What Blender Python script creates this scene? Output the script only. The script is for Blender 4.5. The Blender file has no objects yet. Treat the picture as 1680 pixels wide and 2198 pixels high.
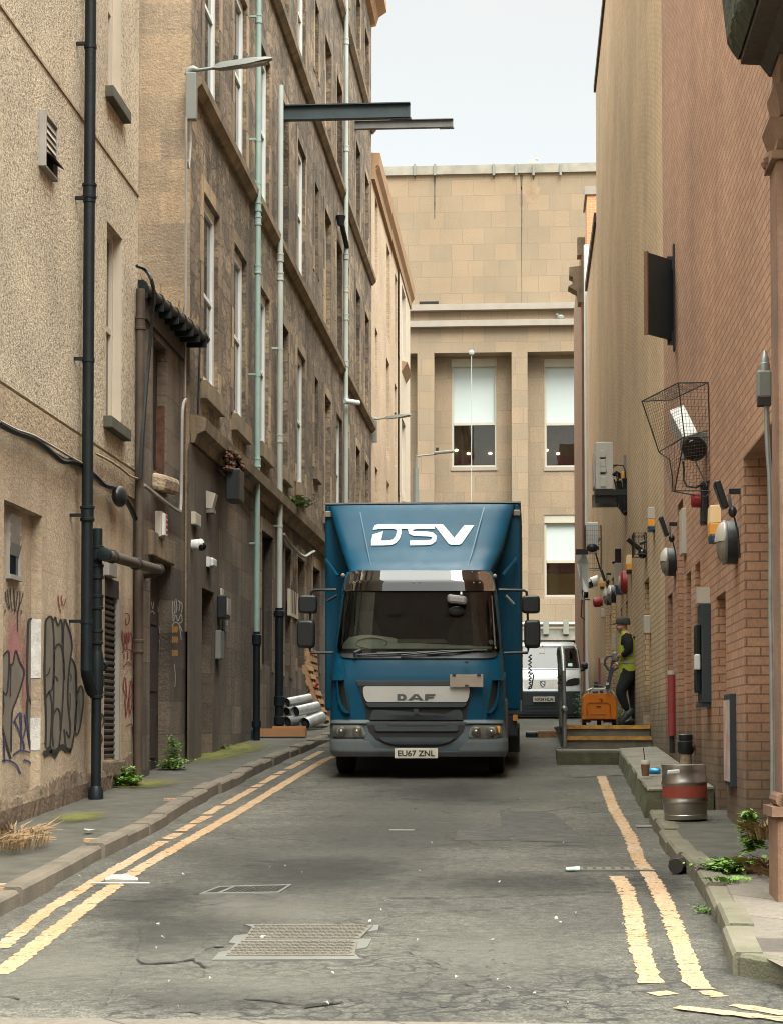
import bpy, bmesh, math, random
from mathutils import Vector as V, Matrix
from mathutils.geometry import tessellate_polygon
R = random.Random(11)
SC = bpy.context.scene
COL = SC.collection
# ------------------------------------------------------------------ camera
F, VX, VY, CX, CY = 4200.0, 1133.0, 1570.0, 840.0, 1099.0
TILT = math.radians(2.5)
YAW = math.atan((VX-CX)*math.cos(TILT)/F)
PY0 = VY-F*math.tan(TILT)
ca, sa, ct, st = math.cos(YAW), math.sin(YAW), math.cos(TILT), math.sin(TILT)
FW = V((-sa*ct, ca*ct, st)); RT = V((ca, sa, 0)); UP = RT.cross(FW)
EYE = V((0, 0, 1.7))
cam = bpy.data.cameras.new('camera'); co = bpy.data.objects.new('camera', cam); COL.objects.link(co)
co.matrix_world = Matrix(((RT.x, UP.x, -FW.x, EYE.x), (RT.y, UP.y, -FW.y, EYE.y), (RT.z, UP.z, -FW.z, EYE.z), (0, 0, 0, 1)))
cam.sensor_fit = 'VERTICAL'; cam.sensor_height = 36; cam.sensor_width = 27.5
cam.lens = F/2198*36; cam.shift_y = (PY0-CY)/2198; cam.clip_end = 600; cam.clip_start = .1
SC.camera = co
# survey of the place: measured sightings -> points on real planes
ZO = dict(A=(0, 0, 1.68), B=(0, 900, 1.68), C=(0, 1800, 1.4), E=(900, 0, 1.344), K=(1250, 500, 1.57), P=(2050, 0, 2.1975),
          Q=(2050, 1000, 2.1975), S=(1950, 1900, 2.0265), T=(1000, 1720, 1.75), G=(0, 2700, 1.2), H=(1379, 2600, 1.2), M=(1750, 2100, 2.8),
          r1=(2500, 1950, 5.495), r2=(2330, 2250, 4.397), r3=(2250, 1650, 4.2), r4=(2050, 1850, 4.883), r5=(2450, 2500, 4.395), r6=(2250, 1350, 4.8),
          l1=(0, 1500, 3.36), l2=(0, 2050, 2.748), l3=(480, 1900, 2.748), l4=(850, 1700, 2.1975), l5=(620, 0, 2.3014), l6=(900, 600, 1.998),
          n1=(2550, 0, 2.93), n2=(2650, 2500, 2.747), n3=(2080, 1520, 6.467), n4=(1850, 2000, 5.493), n5=(2000, 600, 3.14))
def px(f, x, y):
    if f is None: return x, y
    ox, oy, s = ZO[f]; return (ox+x/s)/1.6542, (oy+y/s)/1.6542
def ray(x, y): return FW*F+RT*(x-CX)-UP*(y-PY0)
def onX(x, y, X, f=None):
    x, y = px(f, x, y); d = ray(x, y); return EYE+d*(X/d.x)
def onY(x, y, Y, f=None):
    x, y = px(f, x, y); d = ray(x, y); return EYE+d*(Y/d.y)
GP = [(-80, -1.2), (-6, -.2), (0, 0), (36, 1.714), (47, 2.0), (80, 2.8), (300, 5)]
def gz(Y):
    for (a, b), (c, d) in zip(GP, GP[1:]):
        if Y <= c: return b+(d-b)*(Y-a)/(c-a)
    return GP[-1][1]
def onG(x, y, f=None, dz=0):
    x, y = px(f, x, y); d = ray(x, y)
    lo, hi = .5, 150.0
    for _ in range(50):
        m = (lo+hi)/2; p = EYE+d*(m/d.y)
        if p.z > gz(p.y)+dz: lo = m
        else: hi = m
    return p
# ------------------------------------------------------------------ mesh building
ROOT = {}
def tag(o, label=None, cat=None, group=None, kind=None):
    for k, v in (('label', label), ('category', cat), ('group', group), ('kind', kind)):
        if v: o[k] = v
    return o
def thing(name, label, cat, loc, group=None):
    o = bpy.data.objects.new(name, None); COL.objects.link(o); o.location = loc; o.empty_display_size = .1
    ROOT[o.name] = V(loc); return tag(o, label, cat, group)
class MB:
    def __init__(s): s.v = []; s.f = []; s.m = []; s.mi = 0
    def poly(s, pts):
        b = len(s.v); s.v += [V(p) for p in pts]; s.f.append(list(range(b, b+len(pts)))); s.m.append(s.mi); return s
    def add(s, vs, fs):
        b = len(s.v); s.v += [V(p) for p in vs]; s.f += [[b+i for i in f] for f in fs]; s.m += [s.mi]*len(fs); return s
    def bb(s, x0, x1, y0, y1, z0, z1):
        x0, x1 = sorted((x0, x1)); y0, y1 = sorted((y0, y1)); z0, z1 = sorted((z0, z1))
        return s.add([(x0, y0, z0), (x1, y0, z0), (x1, y1, z0), (x0, y1, z0), (x0, y0, z1), (x1, y0, z1), (x1, y1, z1), (x0, y1, z1)],
                     [(0, 3, 2, 1), (4, 5, 6, 7), (0, 1, 5, 4), (1, 2, 6, 5), (2, 3, 7, 6), (3, 0, 4, 7)])
    def obox(s, c, ax, ay, az):   # centre and three half-axis vectors
        c, ax, ay, az = V(c), V(ax), V(ay), V(az)
        vs = [c+ax*i+ay*j+az*k for k in (-1, 1) for j in (-1, 1) for i in (-1, 1)]
        return s.add(vs, [(0, 2, 3, 1), (4, 5, 7, 6), (0, 1, 5, 4), (1, 3, 7, 5), (3, 2, 6, 7), (2, 0, 4, 6)])
    def tube(s, pts, r, n=8, cap=True):
        pts = [V(p) for p in pts]; rs = r if isinstance(r, (list, tuple)) else [r]*len(pts); b = len(s.v)
        up = None
        for i, p in enumerate(pts):
            t = (pts[min(i+1, len(pts)-1)]-pts[max(i-1, 0)]); t = t.normalized() if t.length > 1e-9 else V((0, 0, 1))
            if up is None: up = V((0, 0, 1)) if abs(t.z) < .9 else V((1, 0, 0))
            a = t.cross(up); a = a.normalized() if a.length > 1e-6 else V((1, 0, 0)); c = a.cross(t); up = c
            s.v += [p+(a*math.cos(2*math.pi*k/n)+c*math.sin(2*math.pi*k/n))*rs[i] for k in range(n)]
        for i in range(len(pts)-1):
            for k in range(n):
                s.f.append([b+i*n+k, b+i*n+(k+1) % n, b+(i+1)*n+(k+1) % n, b+(i+1)*n+k]); s.m.append(s.mi)
        if cap:
            s.f.append([b+k for k in range(n)][::-1]); s.m.append(s.mi)
            s.f.append([b+(len(pts)-1)*n+k for k in range(n)]); s.m.append(s.mi)
        return s
    def lathe(s, base, prof, n=24, axis=V((0, 0, 1)), cap=True):
        axis = V(axis).normalized(); return s.tube([V(base)+axis*h for h, r in prof], [max(r, 1e-4) for h, r in prof], n, cap)
    def prism(s, pts, d):      # closed outline extruded by vector d
        pts = [V(p) for p in pts]; d = V(d); n = len(pts); b = len(s.v); s.v += pts+[p+d for p in pts]
        tri = tessellate_polygon([pts])
        for t in tri: s.f.append([b+i for i in t]); s.f.append([b+n+i for i in reversed(t)]); s.m += [s.mi]*2
        for i in range(n): s.f.append([b+i, b+(i+1) % n, b+n+(i+1) % n, b+n+i]); s.m.append(s.mi)
        return s
    def sphere(s, c, r, n=10, sq=(1, 1, 1)):
        c = V(c); b = len(s.v)
        for i in range(n+1):
            a = math.pi*i/n
            for k in range(2*n):
                q = math.pi*k/n; s.v.append(c+V((math.sin(a)*math.cos(q)*r*sq[0], math.sin(a)*math.sin(q)*r*sq[1], math.cos(a)*r*sq[2])))
        for i in range(n):
            for k in range(2*n):
                s.f.append([b+i*2*n+k, b+i*2*n+(k+1) % (2*n), b+(i+1)*2*n+(k+1) % (2*n), b+(i+1)*2*n+k]); s.m.append(s.mi)
        return s
    def grid(s, rows, closed=False):
        n = len(rows[0]); b = len(s.v)
        for r in rows: s.v += [V(p) for p in r]
        for i in range(len(rows)-1):
            for k in range(n if closed else n-1):
                s.f.append([b+i*n+k, b+i*n+(k+1) % n, b+(i+1)*n+(k+1) % n, b+(i+1)*n+k]); s.m.append(s.mi)
        return s
    def build(s, name, mat, parent=None, label=None, smooth=False, bevel=0, at=None, fixn=True):
        me = bpy.data.meshes.new(name)
        if parent is not None: o0 = ROOT[parent.name]
        elif at is not None: o0 = V(at)
        else:
            xs = [p.x for p in s.v]; ys = [p.y for p in s.v]
            o0 = V(((min(xs)+max(xs))/2, (min(ys)+max(ys))/2, min(p.z for p in s.v)))
        me.from_pydata([p-o0 for p in s.v], [], s.f)
        for m in (mat if isinstance(mat, (list, tuple)) else [mat]): me.materials.append(m)
        for p, i in zip(me.polygons, s.m): p.material_index = i
        if fixn or bevel:
            bm = bmesh.new(); bm.from_mesh(me)
            if fixn: bmesh.ops.recalc_face_normals(bm, faces=bm.faces)
            bm.to_mesh(me); bm.free()
        if smooth:
            for p in me.polygons: p.use_smooth = True
            me.set_sharp_from_angle(angle=math.radians(38))
        o = bpy.data.objects.new(name, me); COL.objects.link(o)
        if parent is not None: o.parent = parent if parent.type == 'EMPTY' or True else None
        if parent is None: o.location = o0
        ROOT[o.name] = o0
        if label: o['label'] = label
        if bevel:
            b = o.modifiers.new('bevel', 'BEVEL'); b.width = bevel; b.segments = 2; b.limit_method = 'ANGLE'
        return o
def single(mb, name, mat, label, cat, group=None, kind=None, **k): return tag(mb.build(name, mat, **k), label, cat, group, kind)
def struct(mb, name, mat, **k): return tag(mb.build(name, mat, at=(0, 0, 0), **k), kind='structure')
def copytree(o, delta, parent=None):
    c = o.copy(); COL.objects.link(c)
    if parent is None: c.location = o.location+V(delta); ROOT[c.name] = c.location.copy()
    else: c.parent = parent
    for ch in o.children: copytree(ch, delta, c)
    return c
def lerp(a, b, t): return a+(b-a)*t
def plan(X, Y, z0, z1):  # unused helper kept small
    return (X, Y, z0, z1)
# facade sheet on a plane X=const or Y=const with real openings and reveals
def facade(mb, ax, pos, out, a0, a1, z0, z1, ops, depth=.2):
    P = (lambda a, z, d=0: V((pos-out*d, a, z))) if ax == 'X' else (lambda a, z, d=0: V((a, pos-out*d, z)))
    A = sorted({a0, a1, *[q for o in ops for q in o[:2] if a0 < q < a1]}); Z = sorted({z0, z1, *[q for o in ops for q in o[2:4] if z0 < q < z1]})
    for i in range(len(A)-1):
        run = None
        for k in range(len(Z)-1):
            am, zm = (A[i]+A[i+1])/2, (Z[k]+Z[k+1])/2
            hit = any(o[0] < am < o[1] and o[2] < zm < o[3] for o in ops)
            if not hit: mb.poly([P(A[i], Z[k]), P(A[i+1], Z[k]), P(A[i+1], Z[k+1]), P(A[i], Z[k+1])])
    for o in ops:
        d = o[4] if len(o) > 4 else depth
        q = [(o[0], o[2]), (o[1], o[2]), (o[1], o[3]), (o[0], o[3])]
        for (s0, s1), (t0, t1) in zip(q, q[1:]+q[:1]): mb.poly([P(s0, s1), P(t0, t1), P(t0, t1, d), P(s0, s1, d)])
def sashes(name, parent, ax, pos, out, o, rec, fmat, gmat, smat=None, srmat=None, fw=.08, rails=(.5,), sill=.12, margin=.16, lab=None):
    a0, a1, z0, z1 = o[:4]
    B = (lambda mb, u0, u1, w0, w1, d0, d1: mb.bb(pos-out*d0, pos-out*d1, u0, u1, w0, w1)) if ax == 'X' else (lambda mb, u0, u1, w0, w1, d0, d1: mb.bb(u0, u1, pos-out*d0, pos-out*d1, w0, w1))
    m = MB(); B(m, a0, a0+fw, z0, z1, rec, rec+.06); B(m, a1-fw, a1, z0, z1, rec, rec+.06); B(m, a0+fw, a1-fw, z1-fw, z1, rec, rec+.06); B(m, a0+fw, a1-fw, z0, z0+fw, rec, rec+.06)
    for r in rails: B(m, a0+fw, a1-fw, lerp(z0, z1, r)-.03, lerp(z0, z1, r)+.03, rec+.01, rec+.06)
    w = m.build(name, fmat, parent, lab)
    m = MB(); B(m, a0+fw*.5, a1-fw*.5, z0+fw*.5, z1-fw*.5, rec+.04, rec+.055); m.build('pane', gmat, w)
    if smat:
        m = MB(); B(m, a0-.12, a1+.12, z0-sill-.01, z0-.003, -.09, .02); m.build('sill', smat, w, bevel=.01)
    if srmat:
        m = MB(); B(m, a0-margin, a0-.002, z0, z1+margin, -.018, .02); B(m, a1+.002, a1+margin, z0, z1+margin, -.018, .02); B(m, a0-.002, a1+.002, z1+.002, z1+margin, -.018, .02)
        m.build('surround', srmat, w)
    return w
# ------------------------------------------------------------------ materials
class NT:
    def __init__(s, name):
        s.mat = bpy.data.materials.new(name); s.mat.use_nodes = True; s.t = s.mat.node_tree; s.b = s.t.nodes['Principled BSDF']; s._p = None
    def n(s, ty, **k):
        nd = s.t.nodes.new(ty)
        for a, v in k.items(): setattr(nd, a, v)
        return nd
    def l(s, a, b): s.t.links.new(a, b)
    def setin(s, nd, **k):
        for a, v in k.items():
            i = nd.inputs[a.replace('_', ' ')]
            if hasattr(v, 'links'): s.l(v, i)
            else: i.default_value = v if not (isinstance(v, tuple) and len(v) == 3 and len(i.default_value) == 4) else (*v, 1)
        return nd
    @property
    def pos(s):
        if s._p is None: s._p = s.n('ShaderNodeNewGeometry').outputs['Position']
        return s._p
    def scale(s, vec, sc):
        m = s.n('ShaderNodeVectorMath', operation='MULTIPLY'); s.l(vec, m.inputs[0]); m.inputs[1].default_value = sc; return m.outputs[0]
    def noise(s, sc, det=4, vec=None, rough=.55, dist=0):
        m = s.n('ShaderNodeTexNoise'); s.l(vec or s.pos, m.inputs['Vector']); s.setin(m, Scale=sc, Detail=det, Roughness=rough, Distortion=dist); return m.outputs['Fac']
    def vor(s, sc, vec=None, feat='F1', out='Distance'):
        m = s.n('ShaderNodeTexVoronoi', feature=feat); s.l(vec or s.pos, m.inputs['Vector']); m.inputs['Scale'].default_value = sc; return m.outputs[out]
    def ramp(s, fac, stops):
        m = s.n('ShaderNodeValToRGB'); e = m.color_ramp.elements
        while len(e) < len(stops): e.new(.5)
        for q, (p, c) in zip(e, stops): q.position = p; q.color = (*c, 1) if isinstance(c, tuple) else (c, c, c, 1)
        s.l(fac, m.inputs[0]); return m.outputs[0]
    def mix(s, fac, a, b, mode='MIX'):
        m = s.n('ShaderNodeMix', data_type='RGBA', blend_type=mode)
        for i, v in ((0, fac), (6, a), (7, b)):
            if hasattr(v, 'links'): s.l(v, m.inputs[i])
            elif i: m.inputs[i].default_value = (*v, 1)
            else: m.inputs[i].default_value = v
        return m.outputs[2]
    def math(s, op, a, b=0.0, clamp=False):
        m = s.n('ShaderNodeMath', operation=op, use_clamp=clamp)
        for i, v in ((0, a), (1, b)):
            if hasattr(v, 'links'): s.l(v, m.inputs[i])
            else: m.inputs[i].default_value = v
        return m.outputs[0]
    def bump(s, h, dist=.01, st=1.0, prev=None):
        m = s.n('ShaderNodeBump'); s.l(h, m.inputs['Height']); m.inputs['Distance'].default_value = dist; m.inputs['Strength'].default_value = st
        if prev: s.l(prev, m.inputs['Normal'])
        s.l(m.outputs[0], s.b.inputs['Normal']); return m.outputs[0]
    def wallvec(s):
        x = s.n('ShaderNodeSeparateXYZ'); s.l(s.pos, x.inputs[0]); a = s.math('ADD', x.outputs[0], x.outputs[1])
        c = s.n('ShaderNodeCombineXYZ'); s.l(a, c.inputs[0]); s.l(x.outputs[2], c.inputs[1]); return c.outputs[0]
    def xyz(s):
        x = s.n('ShaderNodeSeparateXYZ'); s.l(s.pos, x.inputs[0]); return x.outputs
def M(name, col, rough=.75, metal=0, var=.25, vs=2.5, col2=None, streak=0, scol=(.03, .025, .02), bump=0, bs=60, coat=0, spec=.5, det=5):
    t = NT(name); c2 = col2 or tuple(c*(1-var) for c in col)
    c = t.mix(t.ramp(t.noise(vs, det), [(.3, 0.), (.7, 1.)]), col, c2)
    if streak:
        f = t.ramp(t.noise(1, 4, t.scale(t.pos, (5, 5, .35))), [(.5, 0.), (.75, 1.)]); f = t.math('MULTIPLY', f, streak); c = t.mix(f, c, scol)
    t.l(c, t.b.inputs['Base Color'])
    t.setin(t.b, Metallic=metal); t.b.inputs['Specular IOR Level'].default_value = spec; t.b.inputs['Coat Weight'].default_value = coat; t.b.inputs['Coat Roughness'].default_value = .08
    r = t.math('ADD', t.math('MULTIPLY', t.noise(vs*4, 3), .2), rough-.1, True); t.l(r, t.b.inputs['Roughness'])
    if bump: t.bump(t.noise(bs, 3), bump)
    return t.mat
def brick(name, c1, c2, mort, w=.225, h=.077, ms=.007, var=.35, bump=.006, streak=.35, dirt=(.05, .04, .03), bscale=1.2, split=None, low=None, soft=.12):
    t = NT(name); v = t.wallvec()
    def tex(a, b, m):
        k = t.n('ShaderNodeTexBrick'); t.l(v, k.inputs['Vector']); t.setin(k, Color1=a, Color2=b, Mortar=m, Scale=1.0, Mortar_Size=ms, Mortar_Smooth=soft, Bias=0.0, Brick_Width=w, Row_Height=h); return k
    k = tex(c1, c2, mort); c = k.outputs['Color']
    if split:
        Y0, d1, d2, dm = split; k2 = tex(d1, d2, dm); y = t.xyz()[1]
        c = t.mix(t.math('GREATER_THAN', y, Y0), c, k2.outputs['Color'])
    big = t.ramp(t.noise(.45, 5), [(.3, 1-var*.5), (.7, 1+var*.4)]); c = t.mix(1.0, c, big, 'MULTIPLY')
    fine = t.ramp(t.noise(35, 3), [(.25, .82), (.75, 1.15)]); c = t.mix(1.0, c, fine, 'MULTIPLY')
    f = t.ramp(t.noise(1, 5, t.scale(t.pos, (3, 3, .22))), [(.52, 0.), (.78, 1.)]); c = t.mix(t.math('MULTIPLY', f, streak), c, dirt)
    pale = t.ramp(t.noise(1, 6, t.scale(t.pos, (2.2, 2.2, .6)), .7), [(.66, 0.), (.74, 1.)]); c = t.mix(t.math('MULTIPLY', pale, .25), c, (.5, .44, .36))
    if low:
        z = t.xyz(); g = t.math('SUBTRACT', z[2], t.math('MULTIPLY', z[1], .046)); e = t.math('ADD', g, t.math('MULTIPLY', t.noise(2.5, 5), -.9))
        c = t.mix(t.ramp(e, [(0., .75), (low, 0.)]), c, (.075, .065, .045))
    t.l(c, t.b.inputs['Base Color']); t.setin(t.b, Roughness=.88)
    b1 = t.bump(k.outputs['Fac'], bump, -1.0); b2 = t.bump(t.noise(70, 3), .003, .7, b1)
    return t.mat
def ashlar(name, c1, c2, mort, w, h, ms=.012, grain=.25, gcol=(.3, .17, .08), var=.3, streak=.3, scol=(.06, .05, .04), warp=.0, rough=.01, bias=0.0, rubble=0):
    t = NT(name); v = t.wallvec()
    if warp:
        nz = t.n('ShaderNodeTexNoise'); t.l(v, nz.inputs['Vector']); t.setin(nz, Scale=2.2, Detail=2.0)
        a = t.n('ShaderNodeVectorMath', operation='MULTIPLY_ADD'); t.l(nz.outputs['Color'], a.inputs[0]); a.inputs[1].default_value = (warp, warp, 0); t.l(v, a.inputs[2]); v = a.outputs[0]
    k = t.n('ShaderNodeTexBrick'); k.offset = .5; k.squash = .72; k.squash_frequency = 3; k.offset_frequency = 2
    t.l(v, k.inputs['Vector']); t.setin(k, Color1=c1, Color2=c2, Mortar=mort, Scale=1.0, Mortar_Size=ms, Mortar_Smooth=.2, Bias=bias, Brick_Width=w, Row_Height=h)
    c = k.outputs['Color']; hgt = k.outputs['Fac']
    if rubble:
        vs = t.scale(v, (1/w*1.3, 1/h*1.05, 1)); cell = t.vor(1.0, vs, out='Color'); ed = t.vor(1.0, vs, 'DISTANCE_TO_EDGE')
        sx = t.n('ShaderNodeSeparateColor'); t.l(cell, sx.inputs[0])
        cc = t.mix(t.ramp(sx.outputs[0], [(.15, 0.), (.85, 1.)]), c1, c2); c = t.mix(.65, c, cc)
        e = t.ramp(ed, [(.0, 1.), (.09, 0.)]); c = t.mix(t.math('MULTIPLY', e, .7), c, mort)
    gv = t.scale(v, (1.3, 7, 1)); g = t.ramp(t.noise(1.6, 5, gv, .6, 1.2), [(.55, 0.), (.72, 1.)]); c = t.mix(t.math('MULTIPLY', g, grain), c, gcol)
    big = t.ramp(t.noise(.5, 5), [(.3, 1-var*.6), (.7, 1+var*.4)]); c = t.mix(1.0, c, big, 'MULTIPLY')
    c = t.mix(1.0, c, t.ramp(t.noise(22, 4), [(.25, .78), (.75, 1.18)]), 'MULTIPLY')
    f = t.ramp(t.noise(1, 5, t.scale(t.pos, (2.6, 2.6, .18))), [(.5, 0.), (.72, 1.)]); c = t.mix(t.math('MULTIPLY', f, streak), c, scol)
    t.l(c, t.b.inputs['Base Color']); t.setin(t.b, Roughness=.9)
    b1 = t.bump(hgt, .012, -1.0); t.bump(t.noise(14 if rubble else 30, 5, None, .65), rough, 1.0, b1)
    return t.mat
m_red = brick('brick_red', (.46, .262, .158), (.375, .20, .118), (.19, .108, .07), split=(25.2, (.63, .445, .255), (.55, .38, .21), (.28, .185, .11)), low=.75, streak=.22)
m_orangebrick = brick('brick_orange', (.55, .27, .12), (.47, .22, .10), (.5, .36, .24), streak=.1)
m_tanbrick = brick('brick_tan_far', (.50, .385, .265), (.43, .325, .215), (.34, .25, .17), streak=.1)
m_rubble = ashlar('stone_rubble', (.29, .215, .14), (.105, .082, .062), (.075, .058, .044), .55, .27, .02, grain=.3, gcol=(.03, .025, .02), var=.9, streak=.75, scol=(.032, .027, .022), warp=.12, rough=.045, rubble=1)
m_groundstone = ashlar('stone_soot', (.185, .143, .104), (.085, .068, .053), (.085, .068, .052), 1.0, .42, .006, grain=.35, gcol=(.03, .025, .02), var=.9, streak=.85, scol=(.025, .021, .018), warp=.03, rough=.02)
m_dressed = ashlar('stone_dressed_dark', (.35, .255, .155), (.11, .088, .068), (.09, .07, .052), .55, .62, .012, grain=.35, gcol=(.035, .03, .025), var=.9, streak=.5, scol=(.03, .026, .022), rough=.012)
m_gable = ashlar('stone_gable', (.38, .275, .175), (.255, .20, .14), (.33, .25, .165), .95, .42, .010, grain=.3, gcol=(.15, .115, .08), var=.6, streak=.4, rough=.018, warp=.05, scol=(.09, .075, .06))
m_course = M('stone_course', (.27, .195, .12), .9, col2=(.11, .09, .06), vs=1.6, streak=.6, bump=.01, bs=25)
m_back = ashlar('stone_pale', (.285, .213, .14), (.235, .187, .13), (.20, .158, .108), .95, .72, .012, grain=.4, gcol=(.30, .19, .10), var=.2, streak=.22, scol=(.20, .16, .11), rough=.006)
m_band = M('stone_band', (.30, .265, .225), .85, var=.12, streak=.15, scol=(.3, .24, .18))
m_stucco = ashlar('painted_ashlar', (.45, .36, .255), (.42, .33, .23), (.36, .28, .195), 1.1, .40, .005, grain=.15, gcol=(.22, .15, .09), var=.6, streak=.55, scol=(.15, .10, .065), rough=.012, warp=.02)
def roughcast():
    t = NT('roughcast'); p = t.scale(t.pos, (1, 1, 1)); v1 = t.vor(48, p); n1 = t.noise(24, 4, None, .75); n2 = t.noise(1.2, 5)
    c = t.ramp(n1, [(.34, (.17, .135, .088)), (.45, (.45, .375, .27)), (.62, (.64, .55, .415))]); c = t.mix(1.0, c, t.ramp(n2, [(.3, .8), (.7, 1.12)]), 'MULTIPLY')
    rust = t.ramp(t.noise(1, 4, t.scale(t.pos, (4, 4, .4))), [(.6, 0.), (.75, 1.)]); c = t.mix(t.math('MULTIPLY', rust, .3), c, (.25, .13, .06))
    t.l(c, t.b.inputs['Base Color']); t.setin(t.b, Roughness=.95); b = t.bump(n1, .03, 1.0); t.bump(v1, .01, .6, b); return t.mat
m_rough = roughcast()
m_picked = M('picked_stone', (.42, .33, .22), .95, col2=(.27, .205, .135), vs=9, streak=.35, bump=.02, bs=30)
m_plinth = M('wall_foot_stain', (.19, .135, .088), .95, col2=(.085, .062, .042), vs=3, bump=.02, bs=18, streak=.4)
def asphalt():
    t = NT('asphalt'); fine = t.noise(75, 4, None, .8); c = t.ramp(fine, [(.34, (.034, .032, .026)), (.5, (.083, .079, .064)), (.66, (.17, .162, .132))])
    sp = t.ramp(t.vor(95), [(.0, 1.), (.13, 0.)]); sel = t.ramp(t.noise(40, 2), [(.52, 0.), (.6, 1.)]); c = t.mix(t.math('MULTIPLY', t.math('MULTIPLY', sp, sel), .55), c, (.34, .31, .26))
    big = t.ramp(t.noise(.55, 6, t.scale(t.pos, (1, .6, 1)), .6), [(.34, .50), (.5, .92), (.66, 1.4)]); c = t.mix(1.0, c, big, 'MULTIPLY'); mid = t.ramp(t.noise(16, 5, None, .75), [(.36, .55), (.5, .95), (.64, 1.35)]); c = t.mix(1.0, c, mid, 'MULTIPLY')
    cross = t.ramp(t.noise(1, 4, t.scale(t.pos, (.25, 1.5, 1))), [(.35, .8), (.6, 1.08)]); c = t.mix(1.0, c, cross, 'MULTIPLY')
    x = t.xyz()
    # oil and tyre-polished track up the middle of the lane
    tr = t.math('ABSOLUTE', t.math('ADD', x[0], 1.25)); tm = t.ramp(t.math('ADD', tr, t.math('MULTIPLY', t.noise(1.3, 4), -.8)), [(.0, .62), (.95, 0.)]); far = t.ramp(t.math('MULTIPLY', x[1], .05), [(.58, 0.), (.85, 1.)])
    c = t.mix(t.math('MULTIPLY', tm, far), c, (.035, .033, .03))
    # alligator cracking
    wv = t.n('ShaderNodeVectorMath', operation='MULTIPLY_ADD'); nz = t.n('ShaderNodeTexNoise'); t.l(t.pos, nz.inputs['Vector']); t.setin(nz, Scale=5.0, Detail=4.0); t.l(nz.outputs['Color'], wv.inputs[0]); wv.inputs[1].default_value = (.35, .35, 0); t.l(t.pos, wv.inputs[2])
    cr = t.ramp(t.vor(7.0, wv.outputs[0], 'DISTANCE_TO_EDGE'), [(.0, 1.), (.11, 0.)]); cr2 = t.ramp(t.vor(1.15, wv.outputs[0], 'DISTANCE_TO_EDGE'), [(.0, 1.), (.02, 0.)])
    ex = t.math('POWER', t.math('MULTIPLY', t.math('ADD', x[0], .55), .72), 2.0); ey = t.math('POWER', t.math('MULTIPLY', t.math('ADD', x[1], -9.6), .85), 2.0); dd = t.math('ADD', t.math('SQRT', t.math('ADD', ex, ey)), t.math('MULTIPLY', t.math('ADD', t.noise(2.2, 4), -.5), 2.4)); ms = t.ramp(dd, [(.8, 1.), (1., 0.)]); near = t.math('GREATER_THAN', t.noise(9, 3), .36)
    big2 = t.ramp(t.noise(.6, 3), [(.5, 0.), (.6, 1.)]); k = t.math('MAXIMUM', t.math('MULTIPLY', t.math('MULTIPLY', cr, ms), near), t.math('MULTIPLY', cr2, t.math('MULTIPLY', big2, .8)))
    c = t.mix(k, c, (.014, .013, .012)); t.l(c, t.b.inputs['Base Color'])
    t.setin(t.b, Roughness=.8); b = t.bump(fine, .012, .9); t.bump(k, .02, -1.0, b); return t.mat
m_asph = asphalt()
m_patch = M('asphalt_patch', (.082, .078, .07), .85, var=.5, vs=7, bump=.008, bs=110)
m_patch2 = M('asphalt_patch_pale', (.115, .106, .088), .85, var=.55, vs=7, bump=.012, bs=70)
m_crack = M('crack_dark', (.012, .011, .01), .9, var=.1)
m_pave = M('pavement_tar', (.048, .047, .038), .88, col2=(.095, .089, .07), vs=4.5, bump=.008, bs=100)
m_flag = ashlar('flagstone', (.165, .142, .115), (.135, .118, .094), (.07, .06, .05), .9, .6, .012, grain=.1, var=.3, streak=0)
m_kerb = M('kerb_stone', (.17, .14, .105), .85, col2=(.10, .086, .066), vs=3, bump=.006, bs=60)
m_kerbmoss = M('kerb_mossy', (.17, .15, .112), .88, col2=(.10, .098, .058), vs=2.5, bump=.008, bs=60)
m_conc = M('concrete', (.215, .20, .16), .88, col2=(.12, .112, .085), vs=2, bump=.006, bs=50, streak=.2)
m_concmoss = M('concrete_mossy', (.13, .125, .075), .9, col2=(.045, .055, .022), vs=3, bump=.01, bs=40, streak=.5, scol=(.03, .04, .015))
def yellow():
    t = NT('road_paint'); n = t.noise(14, 6, None, .75); c = t.mix(t.ramp(t.noise(1.1, 4), [(.35, 0.), (.65, 1.)]), (.43, .305, .19), (.40, .245, .12)); wear = t.ramp(n, [(.32, .9), (.44, 0.)])
    wear2 = t.ramp(t.noise(60, 2), [(.3, 1.), (.42, 0.)]); w3 = t.ramp(t.noise(1, 4, t.scale(t.pos, (2.5, 16, 1)), .7), [(.28, .8), (.38, 0.)]); w = t.math('MAXIMUM', t.math('MAXIMUM', wear, w3), t.math('MULTIPLY', wear2, .45)); dirt = t.ramp(t.noise(30, 4, None, .7), [(.3, .62), (.6, 1.05)]); c = t.mix(1.0, c, dirt, 'MULTIPLY'); t.l(c, t.b.inputs['Base Color']); t.l(t.math('SUBTRACT', 1.0, w), t.b.inputs['Alpha']); t.setin(t.b, Roughness=.7); t.bump(n, .006, 1.0); return t.mat
m_yel = yellow()
m_yedge = M('step_paint', (.60, .30, .05), .7, col2=(.33, .17, .05), vs=12, bump=.003)
m_black = M('black_iron', (.008, .014, .016), .5, var=.35, vs=8, spec=.25, bump=.002, bs=30)
m_blackpl = M('black_plastic', (.014, .018, .02), .45, var=.3, spec=.5)
m_green = M('verdigris_paint', (.26, .38, .345), .55, var=.2, vs=3, streak=.25, scol=(.09, .12, .10))
m_palepipe = M('pale_pipe', (.42, .46, .43), .55, var=.3, vs=1.2, streak=.4, scol=(.16, .14, .10))
m_lampgrey = M('lamp_grey', (.20, .21, .19), .5, var=.15, metal=.2)
m_beam = M('beam_steel', (.030, .055, .062), .55, var=.4, vs=4, streak=.2)
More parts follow.
